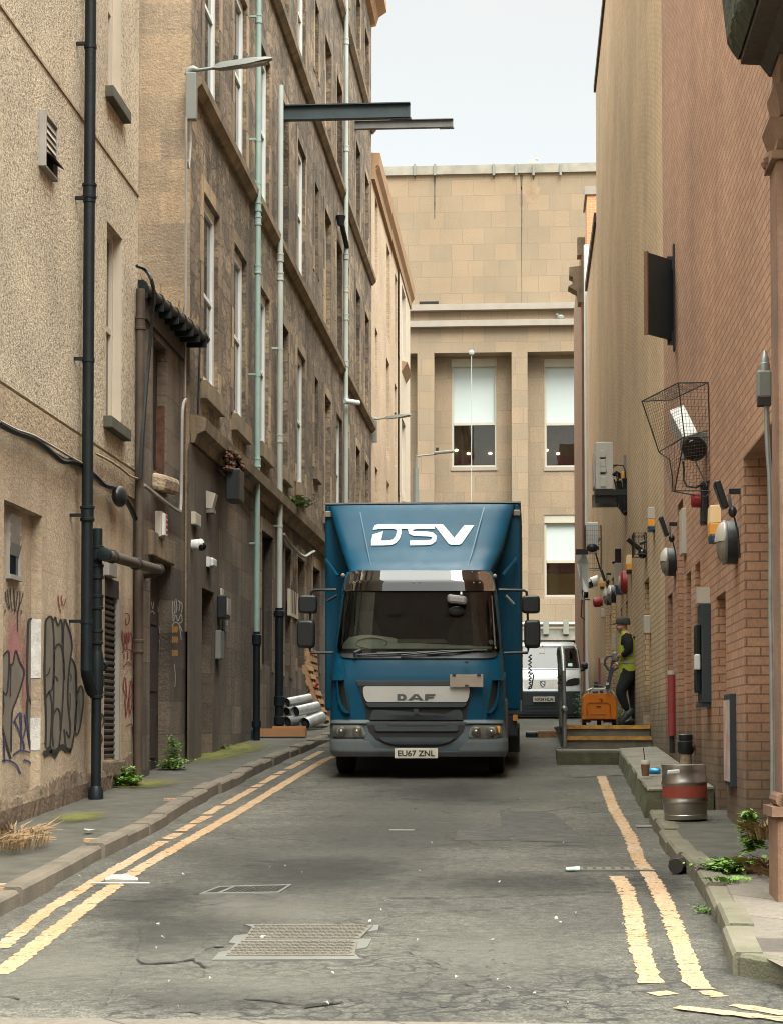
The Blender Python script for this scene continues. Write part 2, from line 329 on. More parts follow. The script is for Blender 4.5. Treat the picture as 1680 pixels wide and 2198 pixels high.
m_beam2 = M('beam_grey', (.14, .14, .135), .6, var=.3, vs=4)
m_wood = M('raw_wood', (.36, .21, .10), .85, col2=(.24, .14, .07), vs=14)
m_card = M('cardboard', (.40, .20, .09), .9, var=.2)
m_white = M('white_paint', (.62, .64, .62), .5, var=.08)
m_cream = M('cream_render', (.50, .43, .34), .8, var=.12, streak=.1)
m_brownstone = M('brown_stone', (.235, .135, .08), .85, col2=(.15, .085, .055), vs=2.5, bump=.006, bs=25, streak=.25)
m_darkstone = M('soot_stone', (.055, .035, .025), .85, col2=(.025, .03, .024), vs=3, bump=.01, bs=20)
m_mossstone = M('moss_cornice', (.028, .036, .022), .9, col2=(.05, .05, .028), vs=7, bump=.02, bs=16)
m_tancor = M('brown_cornice', (.33, .20, .10), .8, var=.2, streak=.2)
m_galv = M('galvanised', (.36, .38, .37), .45, metal=.7, var=.3, vs=6)
m_steel = M('stainless', (.46, .44, .41), .34, metal=1, var=.12, vs=2)
m_kegred = M('keg_red', (.30, .06, .035), .5, var=.2, vs=3)
m_rust = M('rust', (.13, .055, .028), .9, col2=(.05, .027, .018), vs=12, bump=.01)
m_orange = M('orange_paint', (.62, .17, .008), .42, var=.15, vs=6, coat=.2)
m_amber = M('amber_plastic', (.80, .34, .05), .4, var=.08)
m_ambert = M('pale_amber_plastic', (.86, .62, .32), .4, var=.08)
m_bluepl = M('blue_plastic', (.008, .06, .14), .4, var=.1)
m_redpl = M('red_plastic', (.33, .02, .025), .45, var=.2)
m_redpole = M('faded_red_paint', (.30, .045, .045), .55, var=.3, vs=6)
m_signblk = M('sign_board', (.030, .043, .050), .5, var=.2, vs=3)
m_bronze = M('sign_edge', (.16, .09, .05), .5, var=.2)
m_ivory = M('ivory_plastic', (.46, .42, .35), .5, var=.08)
m_graycab = M('grey_cabinet', (.33, .31, .28), .5, var=.15)
m_acbox = M('unit_casing', (.52, .51, .46), .5, var=.1, vs=4, streak=.15, scol=(.3, .27, .2))
m_doordk = M('dark_door', (.022, .016, .013), .7, var=.4, streak=.3)
m_purpledoor = M('peeling_door', (.045, .028, .026), .8, var=.5, vs=7, streak=.3)
m_shutter = M('shutter_metal', (.075, .062, .05), .6, var=.35, metal=.2, vs=9)
m_louvre = M('louvre_grey', (.30, .28, .25), .6, var=.3)
m_slate = M('slate_sill', (.05, .052, .042), .85, col2=(.09, .085, .055), vs=6, bump=.006)
m_void = M('shadow_room', (.012, .011, .010), .9, var=.1)
m_glassdk = M('window_glass', (.012, .014, .015), .08, var=.2, spec=.6)
m_lensglass = M('lamp_lens', (.26, .235, .18), .25, var=.1, spec=.6)
m_lensdk = M('lens_black', (.006, .008, .009), .2, var=.1)
m_leaf = M('leaf_green', (.12, .22, .035), .6, col2=(.06, .13, .02), vs=20)
m_leafb = M('leaf_bright', (.20, .36, .055), .6, col2=(.12, .24, .03), vs=20)
m_dry = M('dry_grass', (.30, .20, .10), .9, col2=(.17, .11, .055), vs=18)
m_litter = M('paper_scrap', (.42, .42, .39), .8, var=.08)
m_chrome = M('reflector', (.5, .5, .48), .3, metal=.8, var=.2)
m_palepan = M('pale_panel', (.45, .515, .50), .8, var=.05, vs=.6)
m_interior = M('brown_interior', (.12, .075, .04), .8, var=.35, vs=1.5)
m_mar = M('maroon_panel', (.12, .022, .028), .6, var=.15)
m_goldpan = M('gold_panel', (.27, .155, .05), .6, var=.2, vs=1.5)
m_canopy = M('canopy_metal', (.27, .28, .24), .6, var=.25, vs=2)
def emis(name, col, s):
    t = NT(name); t.setin(t.b, Base_Color=col); t.b.inputs['Emission Color'].default_value = (*col, 1); t.b.inputs['Emission Strength'].default_value = s; return t.mat
m_lit = emis('lit_downlight', (1., .78, .5), 2.2)
def clearglass(name, tint, refl=1.0, op=.25, ior=1.5):
    t = NT(name); tr = t.n('ShaderNodeBsdfTransparent'); tr.inputs[0].default_value = (*tint, 1); gl = t.n('ShaderNodeBsdfGlossy'); gl.inputs['Roughness'].default_value = .015; gl.inputs[0].default_value = (refl, refl, refl, 1)
    fr = t.n('ShaderNodeFresnel'); fr.inputs[0].default_value = ior; mx = t.n('ShaderNodeMixShader'); t.l(fr.outputs[0], mx.inputs[0]); t.l(tr.outputs[0], mx.inputs[1]); t.l(gl.outputs[0], mx.inputs[2])
    t.l(mx.outputs[0], t.t.nodes['Material Output'].inputs[0]); return t.mat
m_wind = clearglass('windscreen_glass', (.78, .84, .82), 1.0, ior=1.5)
m_vanwind = clearglass('van_windscreen_glass', (.3, .34, .34), .62, ior=1.75)
m_visor = clearglass('smoked_visor', (.05, .055, .06), .85, ior=1.75)
def truckpaint(name, col, dirt):
    t = NT(name); c = t.mix(t.ramp(t.noise(1.7, 5), [(.4, 0.), (.75, 1.)]), col, tuple(a*.8+.006 for a in col)); d = t.ramp(t.noise(1, 5, t.scale(t.pos, (4, 4, .6))), [(.55, 0.), (.85, dirt)]); c = t.mix(d, c, (.17, .20, .20))
    t.l(c, t.b.inputs['Base Color']); t.setin(t.b, Roughness=.4); t.b.inputs['Specular IOR Level'].default_value = .2; t.b.inputs['Coat Weight'].default_value = .0; t.b.inputs['Coat Roughness'].default_value = .12; t.l(t.math('ADD', t.math('MULTIPLY', t.noise(6, 4), .25), .26), t.b.inputs['Roughness']); return t.mat
m_blue = truckpaint('truck_blue', (.0008, .066, .125), .13)
m_bumper = M('bumper_grey', (.085, .115, .13), .5, var=.2, vs=3, streak=.25, scol=(.12, .11, .09))
m_trim = M('grille_plastic', (.032, .045, .053), .5, var=.2, vs=4)
m_silver = M('silver_bar', (.50, .50, .47), .45, metal=.1, var=.12, vs=4)
m_plate = M('plate_white', (.66, .63, .52), .5, var=.08)
m_ink = M('plate_ink', (.01, .01, .01), .5, var=.1)
m_logo = M('logo_white', (.46, .55, .57), .5, var=.06)
m_logodk = M('logo_grey', (.075, .085, .085), .5, var=.1)
m_board = M('blank_plate', (.36, .30, .24), .6, var=.12, vs=5)
m_tyre = M('rubber', (.010, .010, .010), .85, var=.2)
m_vanwhite = M('van_white', (.42, .455, .465), .3, var=.05, coat=.5)
m_skin = M('skin', (.42, .23, .15), .6, var=.1)
m_jersey = M('black_cloth', (.010, .010, .012), .9, var=.4, vs=12)
m_trouser = M('dark_trousers', (.013, .014, .017), .9, var=.4, vs=10)
m_hivis = M('hi_vis', (.44, .50, .05), .8, var=.15, vs=9)
m_reflt = M('reflective_tape', (.42, .40, .34), .5, var=.15)
m_cap = M('cap_grey', (.05, .048, .042), .9, var=.3, vs=20)
m_spray_k = M('spray_black', (.018, .016, .015), .8, var=.2)
m_spray_g = M('spray_grey', (.16, .142, .115), .8, var=.3, vs=3)
m_spray_s = M('spray_silver', (.62, .60, .56), .4, var=.35, vs=12, bump=.006)
m_spray_r = M('spray_red', (.25, .03, .04), .8, var=.2)
m_spray_b = M('spray_blue', (.03, .035, .12), .8, var=.2)
m_spray_w = M('spray_white', (.33, .31, .28), .8, var=.2)
m_spray_o = M('spray_orange', (.40, .19, .03), .8, var=.2)
def fade(name, col, amax=.8):
    t = NT(name); tc = t.n('ShaderNodeTexCoord').outputs['Object']; r = t.n('ShaderNodeVectorMath', operation='LENGTH'); t.l(tc, r.inputs[0])
    f = t.math('SUBTRACT', t.math('ADD', t.noise(4.5, 6, None, .7), .28), r.outputs['Value']); a = t.ramp(f, [(.0, 0.), (.6, amax)]); c = t.mix(t.noise(25, 3), col, tuple(q*.55 for q in col)); t.l(c, t.b.inputs['Base Color']); t.l(a, t.b.inputs['Alpha']); t.setin(t.b, Roughness=.9); return t.mat
m_moss = fade('moss', (.17, .17, .028)); m_spray_p = fade('spray_pink', (.46, .20, .19)); m_spray_lb = fade('chalk_blue', (.5, .6, .66))
# ------------------------------------------------------------------ ground, kerbs, paint
XL, XT, XR = -4.45, -4.40, 1.75
def sheet(x0, x1, y0, y1, dz, mb=None, base=None):
    mb = mb or MB(); Y = sorted({y0, y1, *[a for a, b in GP if y0 < a < y1]})
    for a, b in zip(Y, Y[1:]):
        f0 = x0 if not callable(x0) else None
        mb.poly([(x0, a, gz(a)+dz), (x1, a, gz(a)+dz), (x1, b, gz(b)+dz), (x0, b, gz(b)+dz)])
        if base is not None: mb.poly([(x0, a, gz(a)+base), (x0, b, gz(b)+base), (x0, b, gz(b)+dz), (x0, a, gz(a)+dz)]); mb.poly([(x1, a, gz(a)+base), (x1, b, gz(b)+base), (x1, b, gz(b)+dz), (x1, a, gz(a)+dz)])
    return mb
m = sheet(-80, 80, -80, 300, 0); struct(m, 'road', m_asph, fixn=False)
struct(sheet(-60, 60, 5.2, 8.70, .004), 'crossing_strip', m_flag, fixn=False)
def strip(pts, w, dz, mb):
    pts = [V(p) for p in pts]; L, Rr = [], []
    for i, p in enumerate(pts):
        t = (pts[min(i+1, len(pts)-1)]-pts[max(i-1, 0)]); t.z = 0; t.normalize(); n = V((-t.y, t.x, 0)); j = R.uniform(-.012, .012)
        q = p+n*(w/2+j); L.append(V((q.x, q.y, gz(q.y)+dz))); q = p-n*(w/2+j); Rr.append(V((q.x, q.y, gz(q.y)+dz)))
    mb.grid([L, Rr]); return mb
def dense(pts, step=.04):
    out = []
    for a, b in zip(pts, pts[1:]):
        a, b = V(a), V(b); n = max(1, int((b-a).length/step)); out += [a.lerp(b, i/n) for i in range(n)]
    return out+[V(pts[-1])]
# kerbs
def kerb(name, foot, side, mat, h=.115, w=.15):
    mb = MB(); d = dense(foot, .05); acc = [d[0]]; L = 0; stones = []
    for a, b in zip(d, d[1:]):
        L += (b-a).length; acc.append(b)
        if L > .9: stones.append((acc[0], acc[-1])); acc = [b]; L = 0
    for a, b in stones:
        t = (b-a).normalized(); n = V((-t.y, t.x, 0))*side; a = a+t*.012; b = b-t*.012; j = R.uniform(-.015, .015); k = R.uniform(-.022, .022)
        A = a+n*k; B = b+n*(k+R.uniform(-.008, .008)); top = V((0, 0, h+j)); bt = V((0, 0, -.1))
        A2, B2 = A+n*w, B+n*w; s = n*.018
        mb.add([A+bt, B+bt, B2+bt, A2+bt, A+top-V((0, 0, .02)), B+top-V((0, 0, .02)), B2+top, A2+top, A+top+s, B+top+s],
               [(0, 1, 5, 4), (4, 5, 9, 8), (8, 9, 6, 7), (0, 4, 8, 7, 3), (1, 2, 6, 9, 5), (2, 3, 7, 6)])
    return struct(mb, name, mat)
lf = [(-3.25, 9.6)]+[tuple(onG(*q)[:2]) for q in ((0, 1970), (196, 1859), (327, 1789), (428, 1728), (560, 1659), (622, 1628), (708, 1591))]+[(-3.3, 33), (-3.3, 70)]
LF = [V((x, y, gz(y))) for x, y in lf]
kerb('kerb', LF, 1, m_kerb)
def pavement(name, foot, xwall, off, dz, mat, y0=None):
    d = [p for p in dense(foot, .6)]; rows = [[V((xwall, p.y, gz(p.y)+dz)), V((p.x+off, p.y, gz(p.y)+dz))] for p in d]
    return struct(MB().grid(rows), name, mat, fixn=False)
pavement('pavement', LF, XL-.3, -.09, .097, m_pave)
rf = [(1.12, 18.2)]+[tuple(onG(*q)[:2]) for q in ((1403, 1784), (1448, 1854), (1504, 1910), (1539, 2000), (1570, 2075))]
RF = [V((x, y, gz(y))) for x, y in rf]
cn = [V((*onG(*q)[:2], 0)) for q in ((1570, 2075), (1578, 2095), (1592, 2110), (1620, 2126), (1680, 2143))]+[V((6, 9.35, 0)), V((14, 9.35, 0))]
for p in cn: p.z = gz(p.y)
kerb('kerb_right', RF[:-1]+cn, 1, m_kerbmoss); 
pavement('pavement_right', RF[:4], 2.6, .12, .112, m_pave)
d = dense(RF[3:-1]+cn, .12); mb = MB()
for a, b in zip(d, d[1:]):
    ta = V((a.x+.13, a.y+.03, gz(a.y)+.113)); tb = V((b.x+.13, b.y+.03, gz(b.y)+.113)); Y1 = 12.2
    if b.x < 2.9: mb.poly([ta, tb, (max(tb.x, 3.0), tb.y, gz(tb.y)+.113), (max(ta.x, 3.0), ta.y, gz(ta.y)+.113)])
    else: mb.poly([ta, tb, (tb.x, RF[3].y, gz(RF[3].y)+.113), (ta.x, RF[3].y, gz(RF[3].y)+.113)])
struct(mb, 'flagstone_pavement', m_flag, fixn=False)
sheet_far = sheet(XL-.3, XL-.29, 60, 60.5, .1)
# yellow lines
mb = MB()
inner = [(0, 2092), (80, 2030), (200, 1935), (302, 1864), (504, 1748), (640, 1665), (700, 1630)]
outer = [(0, 2036), (101, 1955), (201, 1894), (353, 1806)]
strip(dense([onG(*q) for q in inner]+[V((-2.62, 30, 0)), V((-2.7, 44, 0))]), .11, .004, mb)
strip(dense([V((-4.6, 9.3, 0))]+[onG(*q) for q in inner[:1]]), .11, .004, mb); strip(dense([V((-4.6, 9.9, 0))]+[onG(*q) for q in outer[:1]]), .1, .004, mb)
strip(dense([onG(*q) for q in outer]), .10, .004, mb)
for a, b in (((358, 1802), (384, 1789)), ((388, 1785), (414, 1770)), ((416, 1768), (446, 1752)), ((444, 1749), (476, 1730)), ((484, 1727), (545, 1693)), ((548, 1690), (560, 1684)), ((562, 1682), (592, 1665)), ((596, 1662), (610, 1655)), ((618, 1651), (650, 1634)), ((656, 1631), (690, 1613))):
    strip(dense([onG(*a), onG(*b)]), .10, .004, mb)
ro = [(1282, 1652), (1290, 1668), (1317, 1738), (1353, 1799), (1368, 1844), (1403, 1894), (1433, 1955), (1463, 2035), (1489, 2106), (1508, 2124)]
strip(dense([onG(*q) for q in ro]), .11, .004, mb); strip(dense([onG(1512, 2128), onG(1545, 2141)]), .09, .004, mb)
strip(dense([onG(*q) for q in ((1322, 1881), (1340, 1905), (1355, 1950), (1368, 2025), (1397, 2112))]), .11, .004, mb)
strip(dense([onG(1408, 2130), onG(1434, 2137)]), .10, .004, mb); strip(dense([onG(1450, 2165), onG(1560, 2178), onG(1690, 2192)]), .09, .009, mb); strip(dense([onG(1572, 2158), onG(1690, 2178)]), .09, .004, mb)
for a, b in (((4, 1942), (14, 1936)), ((20, 1933), (30, 1928))): pass
struct(mb, 'road_marking', m_yel, fixn=False)
mb = MB()   # loading dashes painted on the kerb face
for q in ((12, 1944), (24, 1937), (215, 1832), (380, 1739)):
    p = onG(*q); mb.bb(p.x-.12, p.x+.004, p.y-.06, p.y+.06, gz(p.y)+.02, gz(p.y)+.119)
for q in ():
    p = onG(*q); mb.bb(p.x-.004, p.x+.1, p.y-.08, p.y+.08, gz(p.y)+.02, gz(p.y)+.12)
struct(mb, 'kerb_marking', m_yel)
# patched and cracked asphalt
def gpoly(mb, pts, dz, f=None): mb.poly([(p.x, p.y, gz(p.y)+dz) for p in [onG(x, y, f) for x, y in pts]]); return mb
mb = MB(); gpoly(mb, [(470, 330), (700, 345), (850, 470), (560, 465), (480, 400)], .003, 'H'); gpoly(mb, [(300, 405), (480, 400), (520, 462), (280, 460)], .002, 'H')
struct(mb, 'road_patch', m_patch, fixn=False)
mb = MB(); gpoly(mb, [(1230, 1670), (1208, 1648), (1330, 1647), (1345, 1664)], .006)
struct(mb, 'road_patch_pale', m_patch2, fixn=False)
def crack(pts, w, f='G'):
    mb = MB(); P = dense([onG(x, y, f) for x, y in pts], .05); A, B = [], []
    for i, p in enumerate(P):
        q = p+V((0, R.uniform(-.045, .045), 0)); ww = w*R.uniform(.1, 1.0); A.append(V((q.x, q.y-ww, gz(q.y-ww)+.0065))); B.append(V((q.x, q.y+ww, gz(q.y+ww)+.0065)))
    return mb.grid([A, B])
mb = MB()
for p, w, f in (([(470, 595), (560, 602), (700, 595), (800, 590), (830, 570), (930, 566)], .014, 'G'), ([(580, 855), (640, 868), (760, 862), (820, 855), (880, 885)], .03, 'G'), ([(830, 840), (880, 808), (960, 792)], .02, 'G'), ([(590, 680), (600, 780), (560, 850), (520, 900), (450, 1050)], .012, 'G'),
                ([(670, 1085), (760, 1078), (860, 1080)], .012, 'G'), ([(1040, 1022), (1160, 1028), (1240, 1040), (1400, 1050), (1460, 1035)], .018, 'G'), ([(0, 1016), (90, 1018)], .014, 'G'), ([(1300, 1050), (1420, 1040)], .03, 'G'), ([(0, 790), (60, 780), (300, 765), (600, 745), (900, 705), (1000, 690)], .008, 'H'), ([(0, 710), (300, 708), (700, 695), (1000, 680)], .012, 'H'),
                ([(0, 480), (400, 490), (700, 500), (1000, 515)], .006, 'H'), ([(20, 545), (300, 540), (700, 548), (1030, 555)], .005, 'H'), ([(860, 350), (1100, 345), (1600, 352)], .006, 'G'), ([(1050, 432), (1250, 435)], .008, 'G'), ([(600, 640), (700, 632), (900, 620), (1000, 600)], .009, 'G')):
    c = crack(p, w, f); mb.add(c.v, c.f)
for i in range(60):   # broken edges of the worn surface near the junction
    cx, cy = R.uniform(30, 520), R.uniform(900, 1190); a = R.uniform(-.5, .5); L = R.uniform(10, 60); c = crack([(cx, cy), (cx+L*.6, cy+a*L*.5), (cx+L, cy+R.uniform(-1, 1)*L*.3)], R.uniform(.004, .012), 'H'); mb.add(c.v, c.f)
struct(mb, 'road_crack', m_crack, fixn=False)
# manhole cover
Mh = [(905, 855), (1535, 852), (1500, 812), (1565, 802), (1585, 765), (1535, 765), (1560, 735), (1610, 728), (1615, 706), (1040, 703), (1075, 715), (1055, 745), (1000, 752), (975, 782), (1005, 785), (980, 815), (935, 822)]
P = [onG(x, y, 'G') for x, y in Mh]; c0 = onG(1260, 775, 'G')
t = thing('manhole_cover', 'rectangular two-leaf steel inspection cover set in cracked asphalt', 'manhole cover', c0)
m_mh = M('cover_steel', (.165, .15, .12), .6, var=.25, metal=.3, vs=5, bump=.003); m_mh2 = M('cover_edge', (.19, .19, .17), .5, var=.2, metal=.4, vs=5)
MB().prism([V((p.x, p.y, gz(p.y)-.03)) for p in P], (0, 0, .038)).build('frame', m_mh2, t)
for quad in ([(965, 840), (1510, 840), (1525, 778), (1030, 780)], [(1045, 770), (1530, 768), (1590, 712), (1085, 712)]):
    A = [onG(x, y, 'G') for x, y in quad]; mb = MB().prism([V((p.x, p.y, gz(p.y)-.01)) for p in A], (0, 0, .024))
    for i in range(26):
        for j in range(9):
            u, v = (i+.5+.5*(j % 2))/27, (j+.5)/9; p = A[0].lerp(A[1], u).lerp(A[3].lerp(A[2], u), v); s = .012; a = 1 if (i+j) % 2 else -1
            mb.obox((p.x, p.y, gz(p.y)+.0155), (s*.7, s*.7*a, 0), (-s*.25*a, s*.25, 0), (0, 0, .003))
    mb.build('leaf_plate', m_mh, t)
t = thing('gully_grate', 'slotted iron drain grate beside the cracked asphalt', 'drain grate', onG(1050, 555, 'G'))
A = [onG(x, y, 'G') for x, y in ((850, 573), (1190, 568), (1245, 533), (935, 541))]; g = lambda u, v: (lambda p: V((p.x, p.y, gz(p.y))))(A[0].lerp(A[1], u).lerp(A[3].lerp(A[2], u), v))
mb = MB()
for (u0, u1, v0, v1) in ((0, 1, 0, .1), (0, 1, .9, 1), (0, .04, .1, .9), (.96, 1, .1, .9), (.2, .25, .1, .9)): mb.prism([g(u0, v0)+V((0, 0, -.02)), g(u1, v0)+V((0, 0, -.02)), g(u1, v1)+V((0, 0, -.02)), g(u0, v1)+V((0, 0, -.02))], (0, 0, .03))
mb.build('frame', m_mh2, t); mb = MB()
for i in range(10): u = .27+i*.07; mb.prism([g(u, .1)+V((0, 0, -.02)), g(u+.03, .1)+V((0, 0, -.02)), g(u+.07, .9)+V((0, 0, -.02)), g(u+.04, .9)+V((0, 0, -.02))], (0, 0, .027))
mb.build('bars', m_mh, t)
MB().poly([g(.02, .05)+V((0, 0, .007)), g(.98, .05)+V((0, 0, .007)), g(.98, .95)+V((0, 0, .007)), g(.02, .95)+V((0, 0, .007))]).build('drain_hole', m_crack, t)
p = onG(862, 1783); single(MB().bb(p.x-.11, p.x+.11, p.y-.11, p.y+.11, gz(p.y)-.02, gz(p.y)+.008), 'valve_cover', m_mh2, 'small pale square valve cover in the road ahead of the truck', 'valve cover')
p = onG(940, 583, 'H'); mb = MB()
for i in range(9): mb.bb(p.x-.3+i*.068, p.x-.26+i*.068, p.y-.12, p.y+.12, gz(p.y)-.02, gz(p.y)+.006)
mb.bb(p.x-.33, p.x+.33, p.y-.16, p.y-.12, gz(p.y)-.02, gz(p.y)+.007); mb.bb(p.x-.33, p.x+.33, p.y+.12, p.y+.16, gz(p.y)-.02, gz(p.y)+.007)
single(mb, 'gully_grate', m_mh, 'silted up iron grate near the double yellow lines', 'drain grate')
# small litter
def scrap(p, s): 
    mb = MB(); n = 5; pts = [V((p.x+s*math.cos(i*2*math.pi/n)*R.uniform(.5, 1.2), p.y+s*1.6*math.sin(i*2*math.pi/n)*R.uniform(.5, 1.2), p.z+.012+R.uniform(0, .015))) for i in range(n)]
    return mb.prism(pts, (0, 0, .004))
for i in range(44):
    f, x, y = ('G', R.uniform(300, 1650), R.uniform(380, 1080)) if i % 2 else ('H', R.uniform(40, 1000), R.uniform(240, 1190)); p = onG(x, y, f); tag(scrap(p, R.uniform(.004, .013)).build('paper_scrap', m_litter, at=p), 'tiny pale scrap of litter trodden into the asphalt', 'litter', 'scraps of litter on the asphalt')
p = onG(525, 525, 'G'); mb = MB().tube([p+V((-.12, -.03, .025)), p+V((-.07, -.01, .035)), p+V((.03, 0, .03)), p+V((.10, .02, .025))], [.015, .03, .034, .015], 9); mb.tube([p+V((-.2, -.12, .012)), p+V((.2, -.07, .010))], .008, 6)
single(mb, 'crumpled_paper', m_litter, 'crumpled white paper bag lying on the yellow line', 'litter')
p = onG(783, 595, 'H'); single(MB().tube([p+V((-.05, 0, .018)), p+V((.05, .01, .018))], [.014, .024], 9), 'crushed_can', M('can_green', (.45, .58, .48), .4, metal=.5, var=.5, vs=30), 'crushed pale green can lying on the road near the gutter', 'drink can')
p = onG(1100, 405, 'H'); single(MB().bb(p.x-.1, p.x+.1, p.y-.03, p.y+.02, gz(p.y)+.004, gz(p.y)+.02), 'wood_offcut', m_litter, 'pale flat stick beside the mossy kerb', 'litter')
p = onG(1250, 600, 'H'); single(MB().tube([p+V((-.055, -.1, .055)), p+V((.02, .12, .06))], .055, 10), 'rusty_pipe_end', m_doordk, 'short dark pipe end poking from the kerb', 'pipe')
p = onG(1214, 575, 'H'); single(MB().sphere(p+V((0, 0, .035)), .04, 5, (1, 1, .9)), 'dark_stone', m_doordk, 'dark round stone beside the pipe end', 'stone')
p = onG(377, 305, 'G', .112); single(scrap(p, .05), 'crumpled_tissue', m_litter, 'white tissue lying on the dark tar pavement', 'litter')
# weeds
def leafy(mb, c, n, L, spread, wid=.02, up=.7):
    for i in range(n):
        a = R.uniform(0, 6.283); d = V((math.cos(a), math.sin(a), 0)); l = L*R.uniform(.5, 1.1); b = V(c)+d*R.uniform(0, spread); lean = (1-up)*R.uniform(.6, 1.5)
        for k in range(7):
            s = (k+1)/7; q = b+d*l*lean*s*s+V((0, 0, l*up*s*(1.15-.35*s*s))); w = wid*(1.15-.55*s)*R.uniform(.7, 1.3); e = R.uniform(0, 6.283); f = V((math.cos(e), math.sin(e), R.uniform(-.35, .5))); g_ = f.cross(V((0, 0, 1))).normalized()*w*.42
            mb.add([q, q+f*w*.6-g_, q+f*w*1.7+V((0, 0, -.2*w)), q+f*w*.6+g_], [(0, 1, 2, 3)])
    return mb
def weed(mb, c, n, L, spread, wid=.02, up=.7, curl=.5):
    for i in range(n):
        a = R.uniform(0, 6.283); l = L*R.uniform(.5, 1.1); d = V((math.cos(a), math.sin(a), 0)); s = V((-d.y, d.x, 0)); w = wid*R.uniform(.6, 1.3)
        b = V(c)+d*R.uniform(0, spread); q = b+d*l*.35*(1-up)*2+V((0, 0, l*up*.65)); e = q+d*l*curl+V((0, 0, l*(up*.35-.25*R.random())))
        mb.add([b-s*w*.3, b+s*w*.3, q+s*w+V((0, 0, .01)), q-s*w, e], [(0, 1, 2, 3), (3, 2, 4)])
    return mb
def plant(name, label, pts, mat, cat='weed', group=None):
    mb = MB()
    for (c, n, L, sp, w, up, cu) in pts: (weed(mb, c, int(n*1.8), L, sp, w, up, cu) if w < .01 else leafy(mb, c, int(n*1.7), L*1.25, sp, w*1.7, up))
    return single(mb, name, mat, label, cat, group, fixn=False)
g = lambda x, y, f: onG(x, y, f, .112)
c = onX(855, 1300, XL+.08, 'C'); c = g(855, 1300, 'C'); plant('weed_plant', 'bushy green weed at the foot of the peeling door', [(c, 45, .22, .16, .022, .5, .5), (c+V((0, .05, .1)), 35, .25, .1, .018, .8, .3), (c+V((.02, 0, .25)), 22, .17, .06, .015, .9, .2)], m_leafb)
c = g(640, 1385, 'C'); plant('weed_plant', 'small leafy weed growing under the painted pier by the shutter', [(c, 22, .17, .12, .035, .55, .45), (c+V((-.05, .2, .08)), 12, .16, .06, .03, .7, .4)], m_leafb)
c = g(955, 1245, 'C'); plant('weed_plant', 'little weed beside the dark doorway', [(c, 16, .12, .08, .02, .5, .5)], m_leafb)
c = g(1105, 1205, 'C'); plant('weed_plant', 'small dark weed at the foot of the soot-stained wall', [(c, 22, .14, .16, .02, .55, .5)], m_leaf)
c = g(60, 380, 'G'); plant('dry_grass_tuft', 'straw-coloured dead weeds under the graffiti wall', [(c, 70, .30, .25, .006, .8, .4), (c+V((-.1, -.3, 0)), 60, .26, .25, .006, .7, .5), (c+V((0, .3, 0)), 40, .16, .2, .006, .7, .5)], m_dry)
c = g(1530, 590, 'H'); plant('weed_plant', 'bright green dock weed by the stone pillar base', [(c, 40, .20, .14, .04, .35, .6), (c+V((-.16, -.05, 0)), 26, .15, .1, .035, .3, .6), (c+V((.05, .1, .12)), 18, .2, .05, .035, .85, .25), (c+V((.02, .1, .28)), 14, .13, .04, .03, .9, .3)], m_leafb)
c = g(1440, 640, 'H'); plant('grass_tuft', 'fresh green grass tuft at the edge of the flagstones', [(c, 50, .07, .13, .008, .6, .4)], m_leafb, 'grass tuft')
c = g(1615, 600, 'H'); plant('dry_grass_tuft', 'dry tangled stalks heaped against the stone pillar base', [(c, 90, .22, .16, .007, .6, .5), (c+V((0, .1, .22)), 70, .2, .12, .007, .7, .4), (c+V((.08, -.25, 0)), 70, .16, .2, .007, .5, .6)], m_dry)
c = g(1340, 690, 'H')-V((0, 0, .11)); plant('weed_plant', 'sparse weed in the gutter against the mossy kerb', [(c, 14, .1, .1, .012, .4, .6)], m_leaf)
for (x, y, f, sx, sy) in ((1080, 1225, 'C', .75, 3.2), (1190, 1195, 'C', .6, 2.2), (730, 1375, 'C', .5, 1.0), (340, 240, 'G', .35, .8)):
    p = g(x, y, f); me = bpy.data.meshes.new('moss'); n = 12; vs = [(0, 0, 0)]; fs = []
    for i in range(n): vs.append((math.cos(i*6.2832/n), math.sin(i*6.2832/n), 0))
    for i in range(n): fs.append((0, 1+i, 1+(i+1) % n))
    me.from_pydata(vs, [], fs); me.materials.append(m_moss); o = bpy.data.objects.new('moss', me); COL.objects.link(o); o.location = p+V((0, 0, .005)); o.scale = (sx, sy, 1); o.rotation_euler = (math.atan(.0476), 0, .02); tag(o, kind='stuff')

